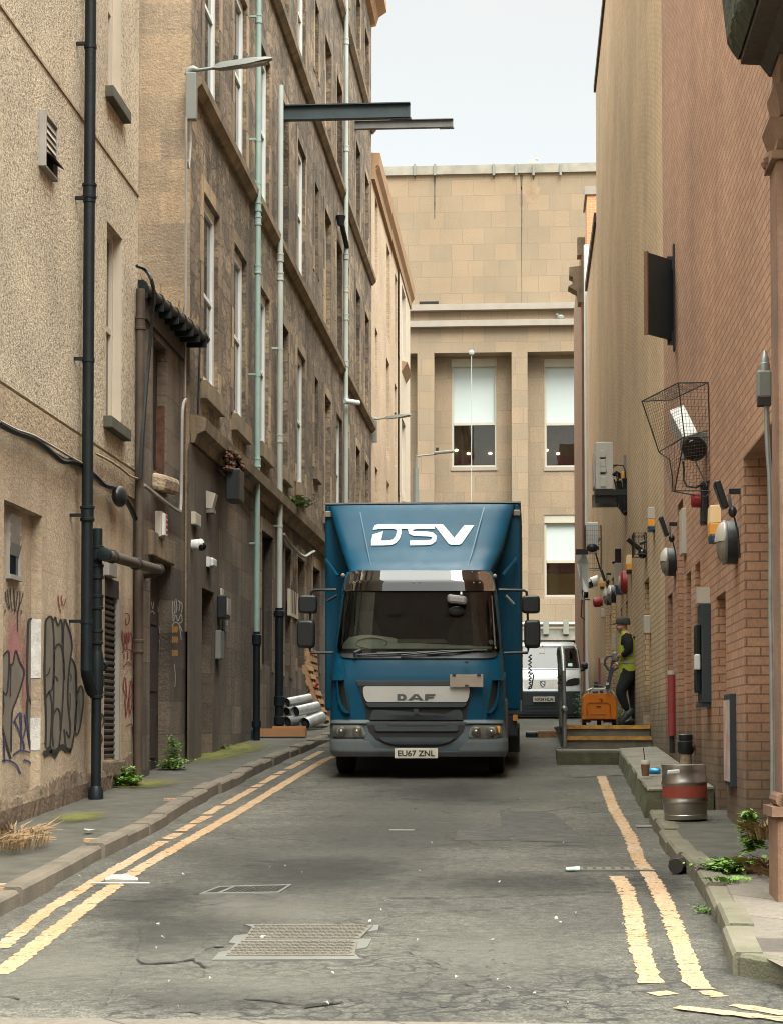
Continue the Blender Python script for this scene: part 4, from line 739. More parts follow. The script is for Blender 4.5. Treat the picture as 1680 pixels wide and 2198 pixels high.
for o, k, li, ci in wins:
    white = (ci in (0, 1, 2, 4) or (li == 0 and ci == 7))
    sashes('window', t, 'X', XT, 1, o, .06 if white else .11, m_white if white else m_louvre if ci % 2 else m_cream, m_glassdk, m_course if li in (0,) else None, m_dressed, fw=.15 if white else .06, rails=(.5,) if k == 'b' else (), sill=.25 if li == 0 else .12, margin=.2)
MB().bb(XT-.22, XT-.16, door[0], door[1], door[2], door[3]).build('entrance_door', m_doordk, t)
for i, g in enumerate(gops[1:]):
    MB().bb(XT-.2, XT-.12, g[0], g[1], g[2], g[3]).build('boarded_opening' if g[5] == 'w' else 'shuttered_opening', m_doordk if g[5] == 'w' else M('maroon_board', (.075, .028, .024), .8, var=.4), t)
    mb = MB(); mb.bb(XT-.0, XT+.035, g[0]-.16, g[0]-.004, g[2]-.1, g[3]+.22); mb.bb(XT, XT+.035, g[1]+.004, g[1]+.22, g[2]-.1, g[3]+.22); mb.bb(XT, XT+.035, g[0]-.004, g[1]+.004, g[3]+.004, g[3]+.22); mb.build('stone_surround', m_dressed, t)
mb = MB()   # rendered strip beside the entrance
mb.bb(XT, XT+.03, door[0]-.95, door[0]-.01, gz(26)-.2, C1-.36); mb.bb(XT, XT+.03, door[1]+.01, door[1]+.45, gz(27)-.2, C1-.36); mb.bb(XT, XT+.03, door[0]-.01, door[1]+.01, door[3]+.005, C1-.36); mb.build('render_patch', M('grey_render', (.115, .088, .066), .9, var=.45, vs=1.2, streak=.6, scol=(.03, .026, .022), bump=.008, bs=20), t)
mb = MB(); X3 = XT+.018
for pts in ([(370, 640), (365, 720), (370, 780)], [(385, 640), (392, 720), (380, 790)], [(400, 620), (410, 700), (400, 760)], [(420, 640), (440, 660), (430, 740)], [(440, 650), (462, 680), (455, 760)], [(370, 770), (375, 840), (400, 780), (420, 840), (450, 770), (460, 840), (430, 860)], [(360, 890), (390, 850), (430, 870), (462, 940)], [(430, 870), (445, 950), (452, 1020)]): stroke(mb, pts, 7, X3, 'l3')
for pts in ([(160, 650), (175, 720), (185, 650)], [(150, 760), (170, 740), (195, 770)], [(225, 690), (228, 750)], [(235, 890), (240, 960)], [(238, 1020), (243, 1200)], [(270, 1280), (272, 1370)], [(250, 1660), (258, 1740)], [(385, 1260), (395, 1380), (390, 1480)]): stroke(mb, pts, 6, X3 if pts[0][0] > 350 else XL-.14, 'l3')
mb.build('chalk_lettering', m_spray_w, t, fixn=False); mb = MB()
for y in (920, 1020, 1150):
    for x in (368, 388, 408): stroke(mb, [(x, y-30), (x+6, y), (x-2, y+30)], 12, X3, 'l3')
    stroke(mb, [(362, y+8), (420, y-4)], 9, X3, 'l3')
mb.build('orange_lettering', m_spray_o, t, fixn=False)
# things fixed to that wall
def wallbox(name, f, x0, x1, y0, y1, X, out, mat, label, cat, depth=.12, group=None, bevel=.01, front=None):
    a, b = onX(*px(f, x0, y0), X), onX(*px(f, x1, y1), X); m = MB().bb(X-.01*out, X+depth*out, a.y, b.y, onX(*px(f, x0, y0), X).z, onX(*px(f, x0, y1), X).z)
    return single(m, name, mat, label, cat, group, bevel=bevel)
W = XT+.03
p = onX(338, 1128, XL); t = thing('alarm_box', 'white alarm box with red lettered front above the peeling door', 'alarm', p); MB().bb(XL, XL+.08, p.y-.16, p.y+.14, p.z-.15, p.z+.16).build('casing', m_ivory, t, bevel=.01); MB().bb(XL+.02, XL+.11, p.y-.10, p.y+.10, p.z-.13, p.z+.14).build('cover', m_white, t, bevel=.01)
mb = MB()
for i in range(4): mb.bb(XL+.105, XL+.112, p.y-.01, p.y+.08, p.z-.10+i*.062, p.z-.06+i*.062)
mb.build('red_lettering', m_redpl, t)
p = onX(446, 1077, W); t = thing('wall_light', 'cream wedge-shaped light above the dark doorway', 'wall light', p); MB().add([(W, p.y-.14, p.z+.14), (W, p.y+.14, p.z+.14), (W, p.y+.12, p.z-.1), (W, p.y-.12, p.z-.1), (W+.13, p.y-.1, p.z+.1), (W+.13, p.y+.1, p.z+.1), (W+.08, p.y+.1, p.z-.1), (W+.08, p.y-.1, p.z-.1)], [(0, 1, 5, 4), (4, 5, 6, 7), (1, 2, 6, 5), (0, 4, 7, 3), (2, 3, 7, 6)]).build('shade', m_ivory, t); MB().bb(W, W+.1, p.y-.1, p.y+.1, p.z-.16, p.z-.103).build('base', m_lampgrey, t)
wallbox('sensor_box', None, 411, 423, 1098, 1125, W, 1, m_ivory, 'slim cream sensor box between the cream light and the red alarm', 'sensor', .06)
p = onX(412, 1170, W); t = thing('dome_camera', 'white dome camera on a stub arm beside the dark doorway', 'security camera', p); MB().lathe(p, [(0, .07), (.06, .075), (.12, .075), (.14, .06)], 16, V((1, -.2, 0))).build('housing', m_white, t, smooth=True); MB().sphere(p+V((.14, -.04, -.02)), .06, 8).build('lens_dome', m_lensdk, t, smooth=True); MB().sphere(p+V((.12, -.03, .01)), .07, 8, (.8, 1, 1)).build('shroud', m_white, t, smooth=True)
p = onX(447, 1208, W); t = thing('emergency_light', 'small bright white emergency light over the dark doorway', 'emergency light', p); MB().bb(W, W+.05, p.y-.17, p.y+.17, p.z-.07, p.z+.07).build('base', m_white, t, bevel=.01); MB().bb(W+.05, W+.10, p.y-.15, p.y+.15, p.z-.06, p.z+.06).build('diffuser', m_white, t, bevel=.02)
p = onX(471, 1303, W); t = thing('meter_box', 'black meter box with a clear front beside the doorway', 'meter box', p); MB().bb(W, W+.13, p.y-.2, p.y+.2, p.z-.17, p.z+.16).build('casing', m_blackpl, t, bevel=.02); MB().bb(W+.13, W+.145, p.y-.15, p.y+.15, p.z-.12, p.z+.12).build('front_panel', m_graycab, t, bevel=.006)
p = onX(483, 1337, W); t = thing('entry_panel', 'grey entry plate with white symbols under the meter box', 'entry panel', p); MB().bb(W, W+.03, p.y-.14, p.y+.16, p.z-.13, p.z+.13).build('plate', m_lampgrey, t); mb = MB()
for i in range(3): mb.bb(W+.03, W+.036, p.y+.0, p.y+.07, p.z-.03+i*.035, p.z-.01+i*.035)
mb.build('symbols', m_white, t)
wallbox('paper_notice', 'C', 1098, 1108, 403, 440, W, 1, m_ivory, 'small narrow cream plate above the meter box', 'notice', .02)
p = onX(467, 1385, W); single(MB().bb(W, W+.08, p.y-.2, p.y+.15, p.z-.2, p.z+.2), 'metal_flap_box', m_lampgrey, 'dull grey flap box below the meter box', 'box', bevel=.01)
p = onX(653+0, 1300, XT+.04); 
a, b = onX(1440, 412, XT+.04, 'C'), onX(1482, 560, XT+.04, 'C'); t = thing('wall_notice', 'cream framed notice board with black strokes on the tenement wall', 'notice', a); MB().bb(XT, XT+.05, a.y, b.y, onX(1440, 412, XT, 'C').z, onX(1440, 545, XT, 'C').z).build('board', m_ivory, t, bevel=.005); mb = MB(); z0 = onX(1440, 545, XT, 'C').z; 
for u in (.25, .5, .7): mb.obox((XT+.052, lerp(a.y, b.y, u), z0+.35), (.002, 0, 0), (0, .06, 0), (0, .25*(u-.4), .28))
mb.build('black_strokes', m_ink, t)
p = onX(505, 1015, XT+.22); t = thing('rusted_floodlight', 'rust-eaten floodlight bracket hanging at the tenement cornice', 'floodlight', p); mb = MB()
for i in range(46): mb.sphere(p+V((R.uniform(-.08, .06), R.uniform(-.7, .6), R.uniform(-.05, .26))), R.uniform(.03, .075), 4, (.6, 1.6, .8))
mb.build('rusted_shell', m_rust, t); q = onX(508, 1040, XT+.3); MB().bb(q.x-.12, q.x+.08, q.y-.25, q.y+.25, q.z-.25, q.z+.2).build('lamp_case', m_blackpl, t, bevel=.02)
def wire(name, label, pts, r, mat, X=None, cat='cable', n=5):
    P = [onX(x, y, XX, f) for (f, x, y, XX) in pts]; Q = []
    for i in range(len(P)-1):
        p0, p1, p2, p3 = P[max(i-1, 0)], P[i], P[i+1], P[min(i+2, len(P)-1)]
        for j in range(4): s = j/4; Q.append(.5*(2*p1+(p2-p0)*s+(2*p0-5*p1+4*p2-p3)*s*s+(3*p1-p0-3*p2+p3)*s**3))
    return single(MB().tube(Q+[P[-1]], r, n), name, mat, label, cat)
a = XL+.05
wire('cable_bundle', 'sagging bundle of dark cables strung under the stone band of the graffiti building', [('l1', 0, 20, a), ('l1', 90, 70, a), ('l1', 200, 120, a), ('l1', 390, 190, a), ('l1', 520, 280, a), ('l1', 640, 380, a), ('l1', 740, 460, a), ('l1', 860, 465, a), ('l1', 985, 520, a), ('l1', 1140, 640, a), ('l1', 1240, 740, a), ('l1', 1390, 790, a), ('l1', 1530, 960, a), ('l1', 1620, 1150, a)], .03, m_blackpl)
wire('cable', 'thin pale cable clipped along the top of the sagging bundle', [('l1', 0, -20, a+.02), ('l1', 200, 85, a+.02), ('l1', 390, 150, a+.02), ('l1', 590, 260, a+.02), ('l1', 790, 380, a+.02), ('l1', 985, 490, a+.02)], .012, m_louvre)
wire('cable', 'pinkish cable drooping across the stone band under the small sill', [('l1', 1140, 370, a), ('l1', 1300, 450, a), ('l1', 1450, 550, a), ('l1', 1560, 640, a), ('l1', 1680, 680, a)], .014, m_picked)
p = onX(1430, 880, a+.03, 'l1'); single(MB().sphere(p, .13, 8, (.6, 1.5, .9)), 'cable_joint', m_blackpl, 'black bulbous cable joint hanging at the end of the sagging bundle', 'cable joint', smooth=True)
wire('cable', 'black cable looping down over the tiled eaves of the infill building', [('B', 818, 75, XT+.05), ('B', 870, 100, XT+.12), ('B', 910, 180, XT+.2), ('B', 915, 300, XT+.14), ('B', 890, 600, XT+.08), ('B', 855, 1050, XT+.06), ('B', 840, 1350, XT+.05)], .022, m_blackpl)
wire('conduit', 'pair of pale conduits bending round below the boarded window of the infill building', [('B', 1110, 870, XT+.05), ('B', 1090, 930, XT+.05), ('B', 1085, 1200, XT+.05), ('B', 1080, 1500, XT+.05), ('B', 1060, 1530, XT+.05), ('B', 960, 1460, XT+.05), ('B', 860, 1380, XL+.08)], .025, m_louvre)
wire('cable', 'thin cable dropping from the lamp box down the corner of the tenement', [('A', 1112, 700, XT+.03), ('A', 1112, 1200, XT+.03), ('B', 1108, 300, XT+.03), ('B', 1105, 860, XT+.03)], .018, m_louvre)
wire('cable', 'short looped cable beside the lamp box', [('A', 1135, 700, XT+.03), ('A', 1140, 850, XT+.03), ('A', 1128, 1000, XT+.03), ('A', 1120, 960, XT+.03)], .014, m_louvre)
wire('cable', 'slack cable under the tenement cornice near the dark doorway', [('B', 1300, 1280, XT+.06), ('B', 1380, 1370, XT+.06), ('B', 1500, 1520, XT+.06), ('l4', 115, 250, XT+.06)], .014, m_blackpl)
wire('hose', 'loose pale hose hanging in a loop from the tenement cornice', [('l4', 350, 430, XT+.08), ('l4', 420, 530, XT+.1), ('l4', 500, 605, XT+.15), ('l4', 555, 580, XT+.15), ('l4', 585, 565, XT+.12)], .03, m_palepipe)
wire('cable', 'dark cable trailing beside the first pale-framed window', [('B', 1195, 520, XT+.04), ('B', 1190, 700, XT+.04), ('B', 1183, 960, XT+.04)], .014, m_blackpl)
c = onX(628, 1083, XT+.1); plant('weed_plant', 'yellow-green weed sprouting from the tenement cornice', [(V((XT+.15, c.y, C1+.02)), 40, .35, .3, .035, .5, .5)], m_leaf)
# hoist beams and lamps
def hoist(x0, x1, yt, yb, label, mat):
    p = onX(x0, (yt+yb)/2, XT); q = onY(x1, (yt+yb)/2, p.y); h = (onY(x1, yt, p.y).z-onY(x1, yb, p.y).z)/2; t = thing('hoist_beam', label, 'steel beam', p)
    z = p.z; L0, L1 = XT-.3, q.x
    mb = MB(); mb.bb(L0, L1, p.y-.075, p.y+.075, z+h-.02, z+h); mb.bb(L0, L1, p.y-.075, p.y+.075, z-h, z-h+.02); mb.bb(L0, L1, p.y-.008, p.y+.008, z-h+.02, z+h-.02); mb.build('girder', mat, t)
    MB().bb(L1-.35, L1+.02, p.y-.05, p.y+.05, z-h-.03, z-h-.003).build('trolley_stop', mat, t); return t
hoist(612, 880, 227, 259, 'dark blue-green steel hoist beam jutting from the tenement beside the pale pipe', m_beam); hoist(762, 972, 260, 278, 'grey steel hoist beam jutting from the far end of the tenement', m_beam2)
def lamp(p, label, sc=1.0):
    t = thing('street_lamp', label, 'street lamp', p, 'lamps on brackets along the alley'); x, y, z = p
    MB().bb(x-.07, x+.07, y-.06, y+.06, z-.62, z+.0).build('gear_box', m_lampgrey, t, bevel=.012)
    MB().tube([(x-.05, y, z-.02), (x-.03, y, z+.04), (x+.02, y, z+.06), (x+.08, y, z+.045)], [.05, .055, .05, .03], 10).tube([(x+.05, y, z+.04), (x+.36, y, z+.075)], .022, 8).build('bracket_arm', m_lampgrey, t, smooth=True)
    mb = MB(); X0 = x+.28; prof = [(0, .05, .02, .06), (.1, .07, .0, .1), (.45, .085, .02, .12), (.7, .08, .06, .12), (.78, .04, .08, .11)]
    rows = []
    for d, hw, lo, hi in prof: rows.append([V((X0+d, y-hw, z+lo+.04+d*.06)), V((X0+d, y+hw, z+lo+.04+d*.06)), V((X0+d, y+hw*.8, z+hi+.02+d*.06)), V((X0+d, y-hw*.8, z+hi+.02+d*.06))])
    mb.grid(rows, closed=True); mb.poly(rows[0]); mb.poly(rows[-1]); h = mb.build('lantern', m_lampgrey, t)
    MB().add([(X0+.36, y-.07, z+.077), (X0+.72, y-.07, z+.125), (X0+.72, y+.07, z+.125), (X0+.36, y+.07, z+.077), (X0+.4, y-.06, z+.062), (X0+.7, y-.06, z+.105), (X0+.7, y+.06, z+.105), (X0+.4, y+.06, z+.062)], [(4, 5, 6, 7), (0, 1, 5, 4), (1, 2, 6, 5), (2, 3, 7, 6), (3, 0, 4, 7)]).build('lamp_glass', m_lensglass, h)
    MB().lathe((X0+.3, y, z+.17), [(0, .03), (.05, .03), (.06, .02)], 8).build('photocell', m_blackpl, h); return t
lamp(onY(412, 158, 25.0), 'grey wall lamp on the near corner of the tenement reaching over the alley'); p = onX(804, 903, XT+.08); lamp(p, 'grey wall lamp at the far end of the tenement before the tan brick')
p = onY(892, 978, 73.0); t = thing('lamp_post', 'grey lamp post rising behind the truck in front of the sandstone block', 'street lamp', (p.x, p.y, gz(73)))
MB().tube([(p.x, p.y, gz(73)), (p.x, p.y, onY(892, 1005, 73).z)], .11, 14).tube([(p.x+.02, p.y, onY(892, 1006, 73).z), (p.x+.02, p.y, p.z)], .05, 10).build('post', m_lampgrey, t, smooth=True)
MB().tube([(p.x, p.y, p.z-.02), (p.x+.75, p.y, p.z+.05)], .03, 8).build('arm', m_lampgrey, t); MB().obox((p.x+1.05, p.y, p.z+.12), (.36, 0, .03), (0, .12, 0), (0, 0, .05)).build('lantern', m_lampgrey, t, bevel=.03); MB().lathe((p.x+.8, p.y, p.z+.15), [(0, .05), (.14, .05), (.15, .03)], 8).build('photocell', m_blackpl, t)
# ------------------------------------------------------------------ far tan brick block
YB0, YB1 = YE+.05, yx(876, 900, XT); YW = yx(853, 900, XT); zt_ = onX(802, 345, XT).z
t = thing('brick_block', 'tan brick block with a long brown cornice and a cream end bay', 'building', (-8, 64, gz(64)))
ops = []
for (xa, xb, yt, yb) in ((805, 811, 420, 590), (805, 811, 700, 850), (805, 811, 1000, 1100), (830, 837, 520, 720), (829, 836, 765, 980), (830, 836, 1030, 1085), (847, 852, 585, 740), (846, 851, 820, 1000)):
    a = onX(xa, yt, XT); b = onX(xb, yt, XT); ops.append([a.y, b.y, onX(xa, yb, XT).z, a.z, .25])
mb = MB(); facade(mb, 'X', XT, 1, YB0, YW, 0, zt_, ops); mb.poly([(XT, YB1, 0), (XT-12, YB1, 0), (XT-12, YB1, zt_), (XT, YB1, zt_)]); mb.poly([(XT, YB0, zt_), (XT-12, YB0, zt_), (XT-12, YB1, zt_), (XT, YB1, zt_)]); mb.build('brick_wall', m_tanbrick, t, fixn=False)
for o in ops: sashes('window', t, 'X', XT, 1, o, .2, m_louvre, m_glassdk, None, None, fw=.06)
wo = []
for (xa, xb, yt, yb) in ((860, 868, 610, 760), (860, 868, 895, 1060)): a = onX(xa, yt, XT+.03); wo.append([a.y, onX(xb, yt, XT+.03).y, onX(xa, yb, XT+.03).z, a.z, .2])
mb = MB(); facade(mb, 'X', XT+.06, 1, YW, YB1+.02, 0, zt_-.3, wo); mb.build('cream_bay', m_cream, t, fixn=False)
for o in wo: sashes('window', t, 'X', XT+.06, 1, o, .12, m_white, m_glassdk, None, None, fw=.08); MB().prism([(XT+.06, o[0]-.5, o[2]-.75), (XT+.06, o[1]+.9, o[2]-.75), (XT+.06, o[1]+.9, o[2]-.25), (XT+.06, o[0]-.5, o[2]-.25)], (.0, 0, 0)) ; MB().add([(XT+.05, o[0]-.1, o[2]-.65), (XT+.05, o[1]+.3, o[2]-.65), (XT+.26, o[1]+.3, o[2]-.3), (XT+.26, o[0]-.1, o[2]-.3), (XT+.05, o[0]-.1, o[2]-.25), (XT+.05, o[1]+.3, o[2]-.25)], [(0, 1, 2, 3), (3, 2, 5, 4), (0, 3, 4), (1, 5, 2)]).build('balconette', m_tancor, t)
mb = MB(); mb.prism([(XT-.1, YB0, zt_-.75), (XT+.10, YB0, zt_-.75), (XT+.12, YB0, zt_-.5), (XT+.22, YB0, zt_-.35), (XT+.24, YB0, zt_), (XT-.1, YB0, zt_+.02)], (0, YB1-YB0+.25, 0)); mb.build('cornice', m_tancor, t)
MB().prism([(XT+.11, YB0, zt_-.42), (XT+.15, YB0, zt_-.42), (XT+.2, YB0, zt_-.365), (XT+.16, YB0, zt_-.36)], (0, YB1-YB0+.2, 0)).build('cornice_fillet', m_doordk, t)
# ------------------------------------------------------------------ sandstone block closing the view
YBK = 85.0; by = lambda x, y, f=None: onY(*px(f, x, y), YBK)
t = thing('sandstone_block', 'large pale sandstone building closing the end of the alley', 'building', (0, YBK, gz(YBK)))
top = by(1050, 361).z; x0, x1 = -26, 24
bays = []
for (xa, xb) in ((720, 895), (931, 1097), (1131, 1297)): bays.append([by(xa, 800).x, by(xb, 800).x, gz(85)+4.6, by(1000, 757).z, .9])
def bw_(xa, xb, ya, yb): return [onY(xa, ya, YBK+.9).x, onY(xb, ya, YBK+.9).x, onY(xa, yb, YBK+.9).z, onY(xa, ya, YBK+.9).z, .4]
wn = [bw_(968, 1065, 770, 1003), bw_(1167, 1264, 770, 1003), bw_(1167, 1264, 1105, 1281), bw_(760, 858, 770, 1003), bw_(760, 858, 1105, 1281), bw_(968, 1065, 1105, 1281)]
mb = MB(); facade(mb, 'Y', YBK, -1, x0, x1, gz(85)-.3, top, bays); facade(mb, 'Y', YBK+.9, -1, bays[0][0]-.1, bays[2][1]+.1, gz(85)-.3, bays[0][3]+.1, wn)
mb.poly([(x0, YBK, top), (x1, YBK, top), (x1, YBK+12, top), (x0, YBK+12, top)]); mb.poly([(x0, YBK, 0), (x0, YBK+12, 0), (x0, YBK+12, top), (x0, YBK, top)]); mb.poly([(x1, YBK, 0), (x1, YBK+12, 0), (x1, YBK+12, top), (x1, YBK, top)])
mb.build('stone_wall', m_back, t, fixn=False)
c_ = MB().bb(x0, x1, YBK-.14, YBK+.3, by(1050, 374).z, top+.12).build('coping', M('lead_coping', (.30, .28, .23), .7, var=.35, vs=2), t)
for x in (890, 933, 1059, 1107, 1144, 1202): p = by(x, 362); MB().bb(p.x-.05, p.x+.05, YBK-.22, YBK-.14, p.z-.35, p.z+.15).build('railing_clip', m_lampgrey, c_)
for ya, yb in ((655, 668), (690, 703)): MB().bb(x0, x1, YBK-.3, YBK+.2, by(1000, yb).z, by(1000, ya).z).build('band_course', m_band, t)
for a, b in ((655, 668), (690, 703)): pass
m_wstain = M('water_stain', (.11, .09, .065), .9, var=.5)
def streak(x, y0, y1, w):
    p, q = by(x, y0), by(x, y1); mb = MB(); n = 14; A, B = [], []
    for i in range(n+1): s = i/n; ww = w*(1-.6*s)*R.uniform(.6, 1.2); z = lerp(p.z, q.z, s); A.append(V((p.x-ww, YBK-.004, z))); B.append(V((p.x+ww, YBK-.004, z)))
    return mb.grid([A, B])
mb = MB()
for x, y0, y1, w in ((932, 376, 470, .05), (1118, 376, 500, .06), (1118, 500, 650, .018), (890, 376, 385, .05), (1059, 376, 384, .06), (1144, 376, 386, .07)): streak(x, y0, y1, w).build('water_stain', m_wstain, t, fixn=False)
mb = MB(); p = by(1138, 415); mb.poly([(p.x-.45, YBK-.004, p.z+.3), (p.x+.45, YBK-.004, p.z+.3), (p.x+.25, YBK-.004, p.z-.45), (p.x-.2, YBK-.004, p.z-.45)]); mb.build('damp_patch', M('damp_stone', (.30, .22, .14), .9, var=.3, vs=3), t, fixn=False)
p = by(920, 653); MB().bb(p.x-.42, p.x+.42, YBK-.02, YBK+.1, p.z-.02, p.z+.12).build('wall_slot', m_void, t)
for i, o in enumerate(wn):
    Y = YBK+.9; m = MB(); fw = .09; m.bb(o[0], o[0]+fw, Y+.12, Y+.3, o[2], o[3]); m.bb(o[1]-fw, o[1], Y+.12, Y+.3, o[2], o[3]); m.bb(o[0]+fw, o[1]-fw, Y+.12, Y+.3, o[2], o[2]+fw); m.bb(o[0], o[1], Y+.05, Y+.3, o[3]-.35, o[3]-.002)
    zm = lerp(o[2], o[3], .40 if i not in (2, 4, 5) else .43); m.bb(o[0]+fw, o[1]-fw, Y+.1, Y+.3, zm-.06, zm+.06); w = m.build('window', M('window_frame', (.42, .40, .33), .6, var=.1) if i == 0 else bpy.data.materials['window_frame'], t)
    MB().bb(o[0]-.02, o[1]+.02, Y-.05, Y+.02, o[2]-.16, o[2]-.003).build('sill', m_band, w)
    MB().bb(o[0]+fw, o[1]-fw, Y+.26, Y+.29, zm+.05, o[3]-.35).build('upper_panel', m_palepan, w)  # plain pale cyan panel above the middle rail
    mb = MB(); mb.bb(o[0]+fw, o[1]-fw, Y+.5, Y+.53, o[2], zm); mb.build('room', m_interior, w)
    MB().bb(o[0]+fw, o[1]-fw, Y+.45, Y+.48, o[2], o[2]+(zm-o[2])*.28).build('panel', m_mar if i < 2 or i == 3 else m_goldpan, w)
    if i in (2, 4, 5): MB().bb(o[0]+fw, o[1]-fw, Y+.4, Y+.44, zm-.5, zm-.06).build('panel', m_mar, w); MB().bb(o[0]+fw, o[1]-fw, Y+.42, Y+.45, o[2], zm-.5).build('panel', m_goldpan, w)
    if i < 2:
        for u, v in ((.1, .42), (.37, .34), (.85, .34)) if i == 0 else ((.05, .42), (.30, .34)): MB().sphere((lerp(o[0], o[1], u), Y+.4, lerp(o[2], zm, v)), .09, 6, (1, .5, .7)).build('downlight', m_lit, w)
    MB().bb(o[0]+fw, o[1]-fw, Y+.2, Y+.205, o[2]+fw, zm-.06).build('pane', clearglass('pane_glass', (.8, .82, .8)) if i == 0 else bpy.data.materials['pane_glass'], w)
# canopy over the service bay at its foot
ya = onY(1200, 1337, 83.5).z; zb_ = onY(1200, 1372, 83.5).z
t = thing('loading_canopy', 'grey steel canopy with a round top rail over the dark service bay', 'canopy', (0, 83.5, zb_)); MB().bb(-8, 8, 83.4, 85.2, zb_, ya-.25).build('fascia', m_canopy, t); MB().bb(-8, 8, 83.3, 83.42, zb_-.05, zb_+.12).build('edge_trim', m_louvre, t)
MB().tube([(-8, 83.35, ya-.06), (8, 83.35, ya-.06)], .11, 10).build('top_rail', m_galv, t, smooth=True)
for x in (1171, 1214): p = onY(x, 1340, 83.2); MB().bb(p.x-.12, p.x+.12, 83.2, 83.38, zb_+.2, ya+.12).build('rail_bracket', m_canopy, t)
t = tag(MB().bb(-8, 8, YBK-.05, YBK-.01, gz(85)-.2, zb_).build('service_bay_dark', m_void, None), 'dark service bay opening under the grey canopy', 'service bay')  # flat near-black sheet stands in for the shade inside the bay
t = tag(MB().tube([onY(1011, 760, YBK-.4), onY(1011, 1100, YBK-.4)], .018, 6).sphere(onY(1011, 757, YBK-.4), .13, 6).build('flagpole', m_palepipe, None), 'thin white pole with a ball top in front of the sandstone block', 'pole')
p = by(1143, 357); single(MB().sphere((p.x, YBK+.2, top+.25), .16, 6, (1.3, .8, 1)).sphere((p.x+.15, YBK+.2, top+.42), .08, 5), 'gull', m_ivory, 'pale gull perched on the coping of the sandstone block', 'bird')
p = by(1202, 681); single(MB().sphere((p.x, YBK-.18, by(1200, 690).z+.14), .13, 5, (1.4, .8, 1)).sphere((p.x-.15, YBK-.18, by(1200, 690).z+.25), .07, 5), 'pigeon', m_lampgrey, 'grey pigeon standing on the lower band of the sandstone block', 'bird')
# ------------------------------------------------------------------ building across the street behind the camera (seen only in reflections)
t = thing('facing_building', 'red sandstone street block facing the mouth of the alley', 'building', (0, -14, gz(-14))); ops = [[x-.7, x+.7, z, z+2.1, .3] for x in (-12, -8.5, -5, -1.5, 2, 5.5, 9) for z in (1.5, 5.5, 9.3, 13.2, 17)]
mb = MB(); facade(mb, 'Y', -14, 1, -16, 14, -1.5, 21, ops); mb.poly([(-16, -14, 21), (14, -14, 21), (14, -24, 21), (-16, -24, 21)]); mb.build('wall', M('dark_red_sandstone', (.13, .065, .045), .9, var=.4), t, fixn=False)
for o in ops: sashes('window', t, 'Y', -14, 1, o, .2, m_white, m_glassdk, None, None)
# ------------------------------------------------------------------ right side: brick building
YN = yx(1597, 1400, XR); YF = 49.2; ZR = onX(1290, 75, XR).z
t = thing('brick_building', 'tall windowless building of red and tan brick with narrow recesses', 'building', (5, 32, gz(32)))
def nic(f, xf, xn, yt, zb=None, dep=.225, yb=None):
    a, b = onX(*px(f, xf, yt), XR), onX(*px(f, xn, yt), XR); return [b.y, a.y, zb if zb is not None else (onX(*px(f, xf, yb), XR).z if yb else gz(b.y)-.1), a.z, dep]
N = [nic('r1', 226, 407, 940), nic('r3', 905, 985, 1500), nic('r3', 775, 845, 1640), nic('r3', 500, 570, 1970), nic('r3', 645, 727, 612), nic('r3', 150, 222, 1755), nic('r4', 590, 655, 1005, None), nic('r4', 828, 862, 1420), nic('r4', 735, 762, 1530), nic('r4', 545, 572, 1640), nic('r4', 482, 525, 1100)]
N.sort(); NN = []
for o in N:
    if not NN or o[0] > NN[-1][1]+.05: NN.append(o)
mb = MB(); facade(mb, 'X', XR, -1, YN, YF, -.3, ZR, NN, .225)
mb.poly([(XR, YF, 0), (14, YF, 0), (14, YF, ZR), (XR, YF, ZR)]); mb.poly([(XR, YN, -.3), (XR+.4, YN, -.3), (XR+.4, YN, ZR), (XR, YN, ZR)]); mb.poly([(XR, YN, ZR), (14, YN, ZR), (14, YF, ZR), (XR, YF, ZR)])
for o in NN: mb.poly([(XR+.225, o[0], o[2]), (XR+.225, o[1], o[2]), (XR+.225, o[1], o[3]), (XR+.225, o[0], o[3])])
# recessed door bay at its near end, wall carrying on above it
zdo = onX(1590, 990, XR).z
mb.bb(XR+.4, XR+.5, YN-2.5, YN, -.3, zdo+1); mb.bb(XR, 6, YN-3.2, YN-.003, zdo, ZR)
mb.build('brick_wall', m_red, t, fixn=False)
MB().bb(XR+.38, XR+.4, YN-1.5, YN-.02, gz(15), zdo-.02).build('side_door', m_doordk, t)
MB().bb(XR-.05, 8, YN-3.3, YF+.1, ZR, ZR+.18).build('coping', M('coping_dark', (.12, .075, .06), .8), t)
YF2 = 57.0; zl = onX(1281, 437, XR).z; MB().bb(XR, 12, YF+.003, YF2, 0, zl-.25).build('lower_wall', m_red, t); MB().bb(XR-.06, 12, YF+.003, YF2+.03, zl-.245, zl).build('lower_coping', M('verge_dark', (.05, .025, .03), .6), t)
a, b = onX(735, 650, XR, 'r3'), onX(775, 650, XR, 'r3'); single(MB().bb(XR-.05, XR+.02, b.y, a.y, onX(740, 1370, XR, 'r3').z, onX(735, 700, XR, 'r3').z), 'cable_cover', m_ivory, 'tall narrow cream cable cover beside the deep brick recess', 'cable cover', bevel=.008)
